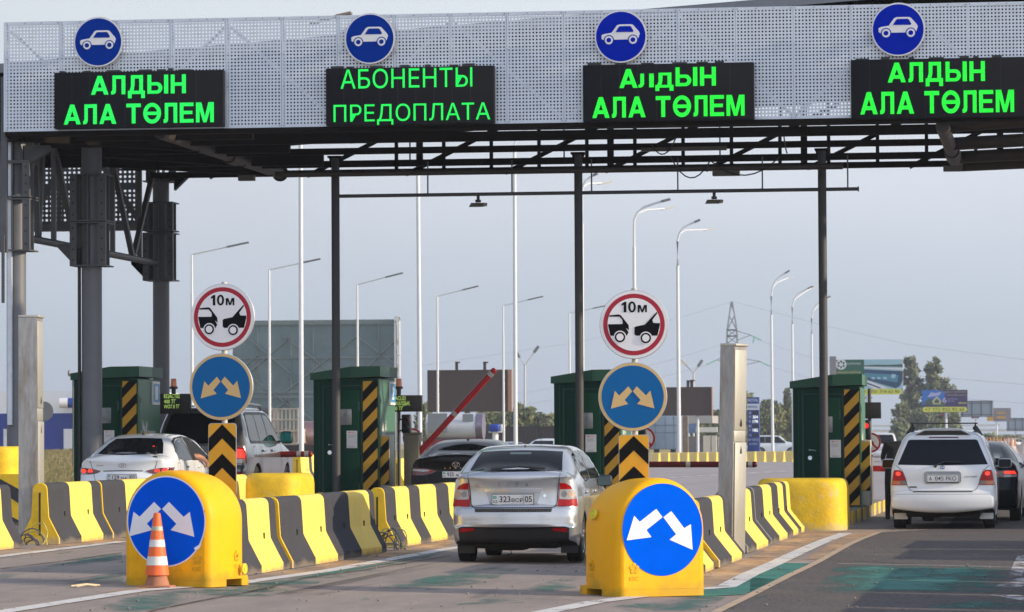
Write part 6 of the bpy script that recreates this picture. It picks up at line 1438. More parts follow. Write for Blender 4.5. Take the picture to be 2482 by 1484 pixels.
for i in range(n+1):                                           # rear roof wing
    x = -.46+.92*i/n; e = (abs(x)/.46)**4; vs_ += [(x, .36, 1.665-.10*e), (x, .42, 1.685-.11*e), (x, .85, 1.655-.02*e), (x, .40, 1.58-.01*e)]
k.add(vs_, [(4*i+a, 4*i+(a+1) % 4, 4*i+4+(a+1) % 4, 4*i+4+a) for i in range(n) for a in range(4)], 0, True); k.build('roof_wing', WVAN, c.root)
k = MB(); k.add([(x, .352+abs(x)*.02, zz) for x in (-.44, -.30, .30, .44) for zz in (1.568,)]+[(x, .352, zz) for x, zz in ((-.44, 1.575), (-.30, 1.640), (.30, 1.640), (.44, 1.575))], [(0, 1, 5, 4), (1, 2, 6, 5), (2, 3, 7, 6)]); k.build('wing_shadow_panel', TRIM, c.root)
k = MB(); k.bar((-.57, 1.1, 1.765), (.57, 1.1, 1.765), .05, .022)
for sx in (-1, 1): k.tube([(sx*.53, 1.1, 1.76), (sx*.52, 1.1, 1.70), (sx*.57, 1.1, 1.62), (sx*.62, 1.1, 1.54)], [.03, .045, .05, .04], 10)
k.build('roof_bar', BLACKP, c.root)
k = MB(); k.rbox((-.62, .35, .20), (.62, 1.7, .32), .04); k.cyl((.62, .06, .29), (.62, .5, .29), .035, n=14); k.build('axle_and_exhaust', UNDER, c.root)
c.wheels((.98, 3.80), 1.50, .315, .20); c.mirrors(2.75, 1.0, 1.08, (.12, .09, .085), None, GLASS)
p = PP(2286, 1283, 146); c.place((p.x, p.y, zg(p.x, p.y)), R(.2)); VAN = c
# the man in black leaning at the minivan's left side
t = thing('person', 'person in black standing bent between the right booth and the white minivan', 'person', (*PP(2166, 1259, 129).xy, 0))
CLO = M('black clothing', (.008, .008, .009), .85, var=.3, vs=12)
sk = bpy.data.meshes.new('body'); V = [(0, 0, .93), (.0, .03, 1.10), (.02, .10, 1.28), (.06, .14, 1.37), (.15, .20, 1.42), (.25, .24, 1.43),
      (-.09, 0, .88), (-.10, .02, .48), (-.11, -.02, .07), (-.11, .10, .04), (.09, 0, .88), (.11, .10, .48), (.11, .10, .07), (.11, .22, .04), (-.14, .12, 1.40), (-.20, .06, 1.14), (-.10, .20, .96), (.22, .16, 1.40), (.34, .2, 1.2), (.42, .3, 1.12)]
E = [(0, 1), (1, 2), (2, 3), (3, 4), (4, 5), (0, 6), (6, 7), (7, 8), (8, 9), (0, 10), (10, 11), (11, 12), (12, 13), (3, 14), (14, 15), (15, 16), (3, 17), (17, 18), (18, 19)]
sk.from_pydata(V, E, []); so_ = bpy.data.objects.new('clothes', sk); col.objects.link(so_); so_.parent = t
md = so_.modifiers.new('skin', 'SKIN'); sv = sk.skin_vertices[0].data
for i, r in enumerate((.155, .145, .16, .15, .07, .05, .10, .075, .055, .045, .10, .075, .055, .045, .075, .055, .042, .075, .055, .042)): sv[i].radius = (r, r*.85)
sv[0].use_root = True; s2 = so_.modifiers.new('sub', 'SUBSURF'); s2.levels = 2; s2.render_levels = 2; sk.materials.append(CLO)
a = MB(); a.sell((.33, .27, 1.45), (.08, .10, .12), .95, 18, 14); hd = a.build('head', SKIN, t)
a = MB(); a.sell((.325, .255, 1.475), (.088, .105, .11), .9, 18, 12); a.build('hair', M('black hair', (.01, .008, .007), .6, var=.2, vs=40), t)
a = MB(); a.sell((-.085, .225, .925), (.028, .04, .05), .8, 14, 10)
for k in range(4): a.tube([(-.10+.013*k, .245, .90), (-.10+.013*k, .258, .865), (-.098+.013*k, .25, .83+.006*(k % 2))], [.0105, .0095, .007], 8)
a.tube([(-.07, .21, .93), (-.055, .235, .90), (-.055, .25, .875)], [.012, .010, .008], 8); a.build('hand', SKIN, t)
for sx, yy in ((-.11, .04), (.11, .16)):
    a = MB(); a.sell((sx, yy+.02, .045), (.048, .13, .045), .7, 14, 8); a.build('shoe', M('dark shoe', (.02, .02, .022), .6, var=.1), t)
# ================================================================== beyond the plaza
BZ = 0.3
def lampmat(): return M('lamp head grey', (.16, .17, .18), .4, .3, var=.1)
# lamps of the left carriageway: straight poles with a long inclined arm
for i, (u, vt, u2, v2) in enumerate(((465, 617, 601, 588), (652.5, 654, 775, 628), (866, 690, 975, 662), (1060, 718, 1158, 694), (1219.5, 741, 1315, 719), (1380, 759, 1471, 741))):
    ppm = (1073-vt)/9.2; p = PP(u, vt, ppm); q = atY(u2, v2, p.y); nth = ('nearest', 'second', 'third', 'fourth', 'fifth', 'farthest')[i]
    t = thing('street_lamp', f'{nth} of the six white lamps with long slanting arms left of the road', 'street lamp', (p.x, p.y, 0), 'street lamps with slanting arms')
    a = MB(); a.cyl((0, 0, 0), (0, 0, p.z*.82), .085, .065, 12); a.cyl((0, 0, p.z*.82), (0, 0, p.z), .052, .05, 12); d = q-p; m = d*.63; m.y = 0; d.y = 0
    a.cyl((0, 0, p.z), (m.x, 0, p.z+m.z), .04, .036, 10); a.build('pole', POLEW, t)
    a = MB(); dd = d.normalized(); nrm = Vector((-dd.z, 0, dd.x)); z = Vector((0, 0, p.z))
    a.bar(z+m, z+d, .26, .075, up=nrm); a.sell(tuple(z+d), (.06, .12, .05), .8, 10, 6); a.build('lamp_head', lampmat(), t)
# tall tapering masts
for u, ub, vb, vt, ppb, ppt, lab in ((728, 731, 1182, 175, 12.5, 9.5, 'nearest tall white mast passing behind the canopy deck'), (1011, 1019, 1160, 170, 10.5, 9, 'tall white mast right of the glass building'), (1247, 1250, 1128, 352, 10.5, 8, 'tall white lamp mast left of the middle column')):
    ppm = (vb-1072)/1.35; p = PP(ub, vb, ppm); q = atY(u, vt, p.y)
    t = thing('lamp_mast', lab, 'street lamp', (p.x, p.y, 0), 'tall lamp masts at the exit of the plaza')
    a = MB(); a.cyl((0, 0, 0), (q.x-p.x, 0, q.z), ppb/ppm/2, ppt/ppm/2, 16)
    r_ = q.z; x = q.x-p.x
    a.tube([(x, 0, r_), (x+.15, 0, r_+.5), (x+.6, 0, r_+.85), (x+1.4, 0, r_+1.2)], [.06, .055, .05, .045], 10); a.build('pole', POLEW, t)
    a = MB(); a.bar((x+1.3, 0, r_+1.16), (x+2.1, 0, r_+1.45), .3, .1); a.build('lamp_head', lampmat(), t)
p = PP(835, 35, 110); o = thing('street_lamp', 'brownish lamp head peeking above the top edge of the fascia', 'street lamp', p); a = MB(); a.bar((-.17, 0, -.035), (.16, 0, .03), .22, .05); a.bar((-.8, .1, -.2), (-.15, 0, -.03), .06); a.build('lamp_body', M('lamp tan', (.22, .18, .13), .5), o)
# curved double-arm lamps along the right carriageway
for i, (u, vk, ub, u2, v2, u3, v3) in enumerate(((1410, 470, 1411, 1448, 420, 1470, 432), (1537, 535, 1539, 1625, 483, 1622, 496), (1642, 585, 1646, 1697, 533, 1726, 548), (1869, 718, 1873, 1914, 656, 1920, 668), (1920, 745, 1923, 1971, 694, 1975, 694), (1967, 772, 1970, 2013, 718, 2014, 722))):
    h = 1068-v2-25; ppm = h/12.8; p = PP(ub, 1068, ppm); k = atY(u, vk, p.y); q = atY(u2, v2, p.y); q3 = atY(u3, v3, p.y); nth = ('nearest', 'second', 'third', 'fourth', 'fifth', 'farthest')[i]
    t = thing('street_lamp', f'{nth} of the curved white lamps along the right carriageway', 'street lamp', (p.x, p.y, 0), 'curved street lamps')
    zk = k.z; dx, dz = q.x-k.x, q.z-k.z; x0 = k.x-p.x
    a = MB(); a.cyl((0, 0, 0), (x0*.8, 0, zk-1.6), .13, .09, 12).cyl((x0*.8, 0, zk-1.6), (x0*.8, 0, zk-1.5), .11, n=12)
    a.tube([(x0*.8, 0, zk-1.5), (x0, 0, zk), (x0+dx*.08, 0, zk+dz*.35), (x0+dx*.25, 0, zk+dz*.62), (x0+dx*.55, 0, zk+dz*.80), (x0+dx*.8, 0, zk+dz*.92)], .065, 10)
    a.tube([(x0+dx*.08, 0, zk+dz*.33), (x0+dx*.3, 0.8, zk+dz*.55), (q3.x-p.x-.5, 2.2, q3.z-.1)], .04, 8); a.build('pole', POLEW, t)
    a = MB(); a.bar((x0+dx*.75, 0, zk+dz*.895), (x0+dx, 0, zk+dz), .30, .12); a.build('lamp_head', lampmat(), t)
    a = MB(); a.bar((q3.x-p.x-.7, 2.3, q3.z-.14), (q3.x-p.x, 2.5, q3.z), .26, .08); a.build('lamp_head', M('lamp head pale', (.62, .58, .50), .5), t)
for u, vf, vb, ul, vl, ur, vr, lab in ((1272, 886, 1080, 1254, 858, 1300, 847, 'Y-shaped twin lamp beside the tall lamp mast'), (1681, 905, 1090, 1657, 879, 1697, 881, 'Y-shaped twin lamp above the dark billboard on the right')):
    p = PP(u, 1068, 21); Y = p.y; f = atY(u, vf, Y); l = atY(ul, vl, Y); r_ = atY(ur, vr, Y); o3 = Vector((p.x, Y, 0))
    t = thing('street_lamp', lab, 'street lamp', o3, 'Y-shaped twin lamps'); a = MB(); a.cyl((0, 0, 0), f-o3, .14, .11, 12); a.cyl(f-o3, l-o3, .06, n=8).cyl(f-o3, r_-o3, .06, n=8); a.build('pole', M('pole grey', (.45, .46, .47), .5), t)
    for q in (l, r_):
        d = (q-f).normalized()*.75; a = MB(); a.bar(q-o3-d*.6, q-o3+d*.6, .45, .3); a.build('lamp_head', lampmat() if q is not l or u < 1400 else M('lamp head pale', (.62, .58, .50), .5), t)
# ---- glass building with braced frame
Yg = PP(780, 900, 38).y; gl, gr_ = atY(566, 778, Yg), atY(956, 776, Yg)
b = thing('glass_building', 'large grey green glass hall with X-shaped bracing behind the panes', 'building', (gl.x, Yg, 0)); wdt = gr_.x-gl.x; zt = gl.z
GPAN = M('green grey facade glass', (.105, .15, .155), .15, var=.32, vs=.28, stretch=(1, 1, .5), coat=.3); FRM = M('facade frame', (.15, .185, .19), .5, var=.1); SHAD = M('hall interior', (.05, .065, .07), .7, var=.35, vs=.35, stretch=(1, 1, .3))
zf = lambda v: atY(760, v, Yg).z
xf = lambda u: atY(u, 900, Yg).x-gl.x
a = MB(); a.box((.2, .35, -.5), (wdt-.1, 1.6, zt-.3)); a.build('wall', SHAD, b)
xs_ = [xf(u) for u in (566, 625, 706, 760, 866, 918, 956)]
for x0, x1 in zip(xs_[:-1], xs_[1:]):
    zs = [zf(v) for v in (1092, 1040, 962, 950, 867, 787)]
    for z0, z1 in zip(zs[:-1], zs[1:]):
        a = MB(); a.box((x0+.03, .0, z0+.03), (x1-.03, .06, z1-.03)); a.build('glass_pane', GPAN, b)
fr_ = MB()
for v in (1040, 962, 950, 867, 787): fr_.box((0, -.08, zf(v)-.06), (wdt, -.02, zf(v)+.06))
for x in xs_: fr_.box((x-.035, -.05, -.3), (x+.035, -.01, zt))
fr_.box((-.1, -.12, zt-.28), (wdt+.1, .3, zt))
for (u0, v0, u1, v1) in ((600, 815, 706, 905), (706, 815, 600, 905), (691, 815, 866, 950), (866, 815, 691, 950), (866, 815, 1050, 952), (956, 830, 880, 900), (600, 905, 706, 985), (706, 965, 600, 1040), (691, 965, 800, 1050), (866, 960, 745, 1050), (866, 960, 956, 1030), (575, 900, 625, 860)):
    u1c = min(u1, 956); v1c = v0+(v1-v0)*(u1c-u0)/(u1-u0) if u1 != u1c else v1
    fr_.bar((xf(u0), -.15, zf(v0)), (xf(u1c), -.15, zf(v1c)), .07, .07)
fr_.build('facade_frame', FRM, b)
tw = MB(); x0, x1 = xf(957), xf(970); W_ = M('white truss', (.62, .62, .60), .5, var=.08)
tw.box((x0, -.2, -.3), (x0+.08, .1, zt+.15)).box((x1-.08, -.2, -.3), (x1, .1, zt+.15)).box((x0, -.25, zt-.1), (x1, .15, zt+.18))
z = 0; k = 0
while z < zt-1:
    tw.bar((x0, -.05, z), (x1, -.05, z+1.4), .07) if k % 2 else tw.bar((x1, -.05, z), (x0, -.05, z+1.4), .07); tw.box((x0, -.1, z-.04), (x1, 0, z+.04)); z += 1.4; k += 1
tw.build('corner_truss', W_, b)
# ---- blue shed on the left, with a round blue logo block on its white upper wall
Yb = PP(90, 1000, 30).y; q0, q1 = atY(-40, 1003, Yb), atY(300, 1003, Yb)
b = thing('blue_shed', 'long blue shed with a white upper wall behind the first booth', 'building', (q0.x, Yb, 0))
zb = q0.z; a = MB(); a.box((0, 0, -1), (q1.x-q0.x, 20, zb)); a.build('wall', M('shed blue', (.006, .028, .22), .5, var=.1, vs=.4), b)
a = MB(); a.box((0, .1, zb), (q1.x-q0.x, 20, atY(90, 948, Yb).z)); a.build('upper_wall', M('shed white', (.70, .72, .74), .6, var=.03), b)
for u in (20, 166):
    a = MB() 
    x = atY(u, 1050, Yb).x-q0.x; a.box((x-.4, -.03, .5), (x+.4, 0, atY(u, 1040, Yb).z)); a.box((x-.34, -.05, .5), (x+.34, -.03, atY(u, 1040, Yb).z-.1)); a.build('door', M('pale door', (.62, .64, .67), .6, var=0), b)
p = atY(150, 977, Yb-1); t = thing('round_sign', 'round blue drum sign with a white band above the blue shed', 'sign', (p.x, p.y, p.z)); s_ = 1/30*1.0
a = MB(); a.cyl((-.1, 0, 0), (2.4, .3, 0), .40, n=20); a.build('drum', M('drum blue', (.008, .035, .26), .5, var=.05), t); a = MB(); a.cyl((-.17, -.01, 0), (.5, .06, 0), .405, n=20); a.build('white_band', SWHITE, t); a = MB(); a.cyl((1, .1, -.4), (1, .1, -2), .08, n=8); a.build('post', STEEL, t)
# grass bank in front of it
def bank(x, y):
    t = min(max((y-90)/170, 0), 1); return .28+.68*t*t*(3-2*t)*min(1, max(0, (-27.5-x)/2.5))+.10*math.sin(x*.7+y*.13)*t
GRASSB = M('dry grass bank', (.30, .23, .085), .95, var=.45, vs=.35, dirt=(.13, .17, .045), da=.85, ds=.16, dth=.47, bump=.8, bs=3)
grid_sheet('grass_bank', [-120, -90, -70]+[-60+1.3*i for i in range(26)], [88+6*i for i in range(36)], GRASSB, .004, bank)
rr = random.Random(11); a = MB()
for _ in range(1300):
    y = 96+rr.random()**1.4*175; u = rr.uniform(50, 185); x = atY(u, 1100, y).x
    if x > -28: continue
    z = bank(x, y); h = rr.uniform(.05, .16)*(1+y/300); w_ = .02+y*.0003; l = rr.uniform(-.08, .08)
    a.add([(x-w_, y, z), (x+w_, y, z), (x+l, y+.05, z+h)], [(0, 1, 2)], rr.choice((0, 0, 1, 2)))
tag(a.build('grass', [M('straw blades', (.34, .27, .11), .9, var=.2), M('olive blades', (.20, .19, .07), .9, var=.2), M('brown blades', (.25, .18, .08), .9, var=.2)]), 'dry grass and weeds on the bank before the blue shed', 'grass', None, 'stuff')
# round sign seen from behind, on a striped post
p = PP(98, 1160, 76); t = thing('traffic_sign', 'round grey sign seen from behind on a white post at the left', 'road sign', (p.x, p.y, zg(p.x, p.y))); zc = PP(98, 997, 76).z-t.location.z
a = MB(); a.cyl((0, 0, .5), (0, 0, zc+.1), .035, n=10); a.build('post', SWHITE, t); a = MB(); a.cyl((0, 0, -.1), (0, 0, .55), .036, n=10); a.build('dark_foot', BLACKP, t)
a = MB(); a.cyl((.10, .05, zc), (.10, .08, zc), .31, n=32); a.build('disc', M('sign back grey', (.17, .18, .19), .5, .3, var=.1), t)
# ---- trucks beyond booth 2
def crate_truck(): pass
TIM = M('weathered slats', (.42, .36, .30), .8, var=.25, vs=3)
p = PP(668, 1080, 42); t = thing('slat_truck', 'truck with a pale slatted cargo body waiting beyond the off-roader', 'truck', (p.x, p.y, 0)); Yt = p.y
X_ = lambda u: atY(u, 1000, Yt).x-p.x; Z_ = lambda v: atY(668, v, Yt).z
a = MB()
for u0, u1 in ((560, 622), (655, 722)):
    x0, x1 = X_(u0), X_(u1)
    for v0, v1 in ((990, 993), (1016, 1019), (1043, 1047), (1072, 1078)): a.box((x0, -.1, Z_(v1)), (x1, .0, Z_(v0)))
    n = 7
    for i in range(n+1): x = x0+(x1-x0)*i/n; a.box((x-.05, -.06, Z_(1076)), (x+.05, .04, Z_(990)))
    a.box((x0+.05, .06, Z_(1075)), (x1-.05, 6, Z_(1040))) if u0 > 600 else a.box((x0, .06, Z_(1075)), (x1, 6, Z_(992)))
a.build('slatted_body', TIM, t)
a = MB(); a.rbox((X_(622), .2, Z_(1078)), (X_(655), 3, Z_(994)), .1); a.rbox((X_(618), .1, Z_(1010)), (X_(658), 1.0, Z_(988)), .1); a.build('cab', M('truck grey dark', (.07, .068, .075), .6, var=.2), t)
a = MB(); a.box((X_(600), .0, Z_(1105)), (X_(760), 6, Z_(1080))); a.build('chassis', M('chassis dark', (.03, .022, .02), .8, var=.3), t)
for u in (612, 640, 700, 725):
    a = MB(); a.lathe([(.3, -.15), (.5, -.15), (.52, .15), (.3, .15)], (X_(u), .3, .52), 'X', 20); a.build('wheel', RUBBER, t)
p = PP(752, 1070, 42); t = thing('red_tanker', 'dark red tanker seen between the mast and booth 2', 'truck', (p.x, p.y+3, 0)); a = MB(); a.cyl((-1.2, 0, 1.9), (2.5, 2, 1.9), .85, n=22); a.build('tank', M('tank wine', (.22, .14, .14), .3, .5, var=.2), t); a = MB(); a.rbox((-1.2, -.4, .6), (2.5, 1.5, 1.0), .05); a.build('chassis', M('tanker red', (.25, .02, .03), .5), t)
for x in (-.8, .5, 1.6): a = MB(); a.lathe([(.3, -.15), (.5, -.15), (.52, .15), (.3, .15)], (x, -.2, .5), 'X', 18); a.build('wheel', RUBBER, t)
p = PP(1100, 1085, 40); t = thing('tank_trailer', 'shiny silver tank trailer behind the dark billboard post', 'truck', (p.x, p.y, 0)); Yt = p.y
X_ = lambda u: atY(u, 1030, Yt).x-p.x; Z_ = lambda v: atY(1100, v, Yt).z
a = MB(); zc = Z_(1034); r_ = Z_(1002)-zc; a.cyl((X_(1030), 1, zc), (X_(1158), 1, zc), r_, n=30); a.cyl((X_(1148), 1, zc), (X_(1166), 1, zc), r_*1.01, r_*.96, n=30); a.build('tank', M('polished tank', (.55, .57, .61), .5, .0, var=.1, vs=.6), t)
a = MB(); a.cyl((X_(1150), 1, zc), (X_(1167), 1, zc), r_*1.02, n=24); a.build('tank_end', M('tank end mauve', (.20, .18, .24), .4, .4, var=.2), t)
a = MB(); a.box((X_(1036), -r_+.9, zc-.35), (X_(1083), -r_+.96, zc+.8), 0); a.build('placard', M('placard grey', (.20, .22, .24), .5), t); a = MB(); a.box((X_(1120), -r_+1.0, zc+.3), (X_(1146), -r_+1.05, zc+.75), 0); a.build('placard', M('placard grey', (.20, .22, .24), .5), t)
a = MB(); a.box((X_(1030), .4, .5), (X_(1166), 1.6, Z_(1066))); a.build('chassis', M('tanker red', (.25, .02, .03), .5), t)
for u in (1050, 1075, 1125, 1150): a = MB(); a.lathe([(.3, -.15), (.5, -.15), (.52, .15), (.3, .15)], (X_(u), .2, .5), 'X', 18); a.build('wheel', RUBBER, t)
# rotating blue fuel sign
p = PP(1203, 1075, 34); t = thing('pylon_sign', 'small blue and white box sign on a white post beside the tank trailer', 'sign', (p.x, p.y, 0)); Yt = p.y
X_ = lambda u: atY(u, 1030, Yt).x-p.x; Z_ = lambda v: atY(1203, v, Yt).z
a = MB(); a.rbox((X_(1186), -.2, Z_(1047)), (X_(1211), .5, Z_(1028)), .12); a.build('blue_box', M('box blue', (.008, .05, .35), .3), t); a = MB(); a.rbox((X_(1211), .0, Z_(1045)), (X_(1220), .5, Z_(1029)), .12); a.rbox((X_(1184), -.1, Z_(1049)), (X_(1220), .4, Z_(1046)), .05); a.build('white_box', SWHITE, t); a = MB(); a.cyl((-.1, .2, 0), (-.1, .2, Z_(1048)), .22, n=14); a.build('post', SWHITE, t)
# ---- billboards
def billboard(u0, v0, u1, v1, ppm, label, face, name='billboard', post=None, side=None, fins=(), dep=.7, draw=None, mats=None, lamp=()):
    um = (u0+u1)/2; Y = PP(um, (v0+v1)/2, ppm).y; a_, b_ = atY(u0, v1, Y), atY(u1, v0, Y); t = thing(name, label, 'billboard', ((a_.x+b_.x)/2, Y, 0))
    x0, x1, z0, z1 = a_.x-t.location.x, b_.x-t.location.x, a_.z, b_.z
    a = MB(); a.box((x0, 0, z0), (x1, dep, z1)); p_ = a.build('panel', face, t)
    if side: a = MB(); a.box((x1, -.05, z0), (x1+side[0], dep*.8, z1)); a.build('side_panel', side[1], t)
    if post: up, wpx, pm = post; x = atY(up, v1, Y).x-t.location.x; a = MB(); a.cyl((x, dep*.5, 0), (x, dep*.5, z0+.01), wpx/ppm/2, n=14); a.build('post', pm, t)
    for uf, vf in fins:
        x = atY(uf, v0, Y).x-t.location.x; a = MB(); a.box((x-.1, .1, z1), (x+.1, .3, atY(uf, vf, Y).z)); a.box((x-.05, -.3, atY(uf, vf, Y).z-.1), (x+.25, .3, atY(uf, vf, Y).z)); a.build('fin', M('fin brown', (.06, .045, .04), .7), t)
    if draw: a = MB(); draw(a, x0, x1, z0, z1); a.build('printed_face', mats, p_)
    return t
BBR = M('billboard back brown', (.055, .036, .032), .7, var=.12, vs=1.2, stretch=(6, 1, .3)); BED = M('billboard edge tan', (.33, .20, .14), .6); PST = M('post brown grey', (.20, .165, .14), .6)
billboard(1036, 896, 1231, 999, 33, 'dark brown back of a billboard left of the middle column', BBR, post=(1131, 14, PST), side=(.28, BED), fins=((1106, 877), (1174, 877)))
billboard(1600, 938, 1724, 1008, 33, 'dark brown back of a billboard behind the right sign post', BBR, post=(1690, 7, POLEW), side=(.07, BED), fins=((1667, 922), (1738-62, 921)))
PR = {k: M('print '+k, c_, .5, var=.0) for k, c_ in dict(green=(.0, .085, .05), white=(.62, .64, .64), gold=(.45, .40, .09), sky=(.28, .46, .52), teal=(.03, .12, .16), deep=(.012, .055, .12), lime=(.60, .60, .05), ink=(.05, .10, .05), purple=(.030, .018, .10), blue=(.01, .12, .42), grass=(.03, .11, .03), cream=(.40, .40, .22), lilac=(.34, .36, .55), tree=(.04, .075, .05), mid=(.05, .20, .28)).items()}
def green_bb(a, x0, x1, z0, z1):
    W_, H_ = x1-x0, z1-z0; X = lambda f: x0+W_*f; Z = lambda f: z0+H_*f; y = -.02
    # fractions: the left 44% is green with the mark, the right part a picture of a trading hall by a road
    a.box((x0, y, Z(.155)), (X(.445), 0, z1), 0); a.box((X(.445), y, Z(.155)), (x1, 0, z1), 3)
    P = lambda q: [(X(f), Z(g)) for f, g in q]
    a.flat(P([(.445, .83), (.6, .85), (.8, .84), (1, .86), (1, .78), (.8, .79), (.445, .80)]), y-.01, 13)
    a.flat(P([(.445, .72), (1, .66), (1, .40), (.96, .24), (.90, .17), (.445, .44)]), y-.012, 5); a.flat(P([(.445, .79), (1, .75), (1, .70), (.445, .76)]), y-.013, 1)
    a.flat(P([(.445, .62), (.94, .545), (.92, .34), (.445, .50)]), y-.014, 14); a.flat(P([(.445, .44), (.80, .17), (.60, .155), (.445, .30)]), y-.015, 1); a.flat(P([(.445, .38), (.70, .18), (.66, .17), (.445, .33)]), y-.016, 5)
    a.flat(P([(.84, .58), (.90, .57), (.89, .46), (.83, .47)]), y-.016, 3)
    for f in (.55, .63, .72): a.flat(P([(f, .50), (f+.05, .49), (f+.05, .43), (f, .44)]), y-.016, 3)
    a.flat([(X(.115)+.55*math.cos(2*pi*i/20), Z(.865)+.55*math.sin(2*pi*i/20)) for i in range(20)], y-.01, 1)
    for k in range(6): aa = 2*pi*k/6+.5; a.flat(circ(X(.115)+.3*math.cos(aa), Z(.865)+.3*math.sin(aa), .12, 10), y-.02, 0)
    a.text('ALATAU PARK', X(.195), X(.40), Z(.86), Z(.91), y-.02, 1); a.text('КЕҢСЕ ҚОЙМА', X(.06), X(.40), Z(.60), Z(.68), y-.02, 2, .02); a.text('ЖАЛДАУ', X(.11), X(.32), Z(.48), Z(.56), y-.02, 2, .02)
    a.prism(rrect(X(.15), X(.985), Z(.0), Z(.155), H_*.07), y-.01, 0, 6); a.text('+7 701 714 63 90', X(.44), X(.95), Z(.035), Z(.125), y-.03, 7, .01)
order = ['green', 'white', 'gold', 'sky', 'teal', 'deep', 'lime', 'ink', 'purple', 'blue', 'grass', 'cream', 'lilac', 'tree', 'mid']
billboard(2020, 871, 2188, 957, 23.5, 'green and blue billboard with a yellow phone strip behind the right booth', M('billboard frame', (.25, .25, .26), .6), post=(2104, 11, POLEW), draw=green_bb, mats=[PR[k] for k in order])
billboard(2011, 864, 2026, 930, 23.5, 'grey end of a billboard box beside the right slender column', M('box end grey', (.20, .19, .205), .6, var=.1, stretch=(8, 1, .2)), name='billboard_box', post=(2018, 4, STEEL))
def purple_bb(a, x0, x1, z0, z1):
    W_, H_ = x1-x0, z1-z0; X = lambda f: x0+W_*f; Z = lambda f: z0+H_*f; y = -.02; P = lambda q: [(X(f), Z(g)) for f, g in q]
    a.box((x0, y, z0), (x1, 0, z1), 8); a.flat(P([(0, .30), (0, 1), (.38, 1), (.52, .85), (.45, .55), (.2, .45)]), y-.01, 9)
    a.flat(P([(.12, .68), (.2, .90), (.3, .86), (.42, .92), (.40, .78), (.28, .72)]), y-.012, 12); a.flat(P([(.05, .45), (.16, .62), (.35, .55), (.5, .35), (.4, .28), (.05, .35)]), y-.014, 13)
    a.flat(P([(.22, .50), (.33, .73), (.43, .50), (.40, .36), (.25, .36)]), y-.016, 11); a.flat(P([(.27, .50), (.33, .62), (.385, .50), (.37, .41), (.28, .41)]), y-.018, 13); a.flat(P([(.36, .33), (.52, .40), (.50, .28), (.30, .27)]), y-.018, 10)
    a.text('6', X(.45), X(.54), Z(.42), Z(.68), y-.02, 12, .03); a.text('АУМАҚТА ҚҰРЫЛЫС', X(.42), X(.98), Z(.87), Z(.93), y-.02, 2, .01); a.text('АРНАЙЫ БАҒА', X(.54), X(.98), Z(.74), Z(.80), y-.02, 2, .01)
    a.text('СОТОК', X(.56), X(.78), Z(.56), Z(.62), y-.02, 12); a.text('ВДОЛЬ', X(.56), X(.70), Z(.46), Z(.52), y-.02, 12); a.text('290 млн', X(.80), X(.975), Z(.37), Z(.46), y-.02, 6, .02)
    a.prism(rrect(X(.01), X(.985), Z(.015), Z(.24), H_*.10), y-.01, 0, 6); a.text('+7 775 922 92 65', X(.06), X(.93), Z(.055), Z(.20), y-.03, 7, .01)
billboard(2235, 945, 2345, 1000, 19.5, 'purple billboard with a house picture and a yellow phone strip', M('billboard frame', (.25, .25, .26), .6), post=(2293, 6, POLEW), draw=purple_bb, mats=[PR[k] for k in order])
BKG = M('billboard back grey', (.26, .31, .34), .6, var=.06)
def back_bb(a, x0, x1, z0, z1):
    for f in (.05, .33, .62, .93): a.box((x0+(x1-x0)*f, -.15, z0), (x0+(x1-x0)*f+.18, -.0, z1))
    for f in (.02, .14, .85, .97): a.box((x0, -.12, z0+(z1-z0)*f-.05), (x1, -.01, z0+(z1-z0)*f+.05))
billboard(2328, 971, 2407, 1011, 15, 'grey framed back of a billboard right of the purple one', BKG, post=(2365, 4.5, POLEW), draw=back_bb, mats=[M('frame dark', (.09, .10, .11), .7)])
billboard(2408, 989, 2450, 1022, 14, 'grey and yellow billboard beyond the framed one', M('billboard grey brown', (.19, .18, .19), .6), dep=.5, post=(2416, 4, POLEW), draw=lambda a, x0, x1, z0, z1: (a.box((x0-1.1, -.1, z0+.1), (x0, .4, z1), 0), a.box((x0+.5, -.05, z0+.5), (x1-.9, 0, z0+.9), 0), a.box((x0+.6, -.05, z1-1.0), (x1-.9, 0, z1-.75), 0)), mats=[M('sign amber', (.50, .27, .03), .6)])
billboard(2440, 1013, 2500, 1045, 13, 'pale grey back of a billboard at the right edge', BKG, post=(2462, 4, POLEW), draw=back_bb, mats=[M('frame dark', (.09, .10, .11), .7)])
for u, v, ppm, lab in ((2106, 965, 23.4, 'red and blue name tab on the post below the green billboard'), (2293, 1007, 19.4, 'red and blue name tab on the post below the purple billboard'), (2365, 1013, 14.9, 'red and blue name tab on the post below the grey billboard back')):
    p = PP(u, v, ppm); t = thing('name_tab', lab, 'sign', (p.x, p.y-.35, p.z), 'name tabs on billboard posts'); a = MB(); s_ = 21/ppm*.52; a.box((-s_, -.05, -.14*s_), (-.35*s_, 0, .22*s_), 0); a.box((-.35*s_, -.05, -.12*s_), (s_*.75, 0, .18*s_), 1); a.build('tab', [M('tab red', (.42, .03, .10), .6), M('tab blue', (.04, .06, .25), .6)], t)
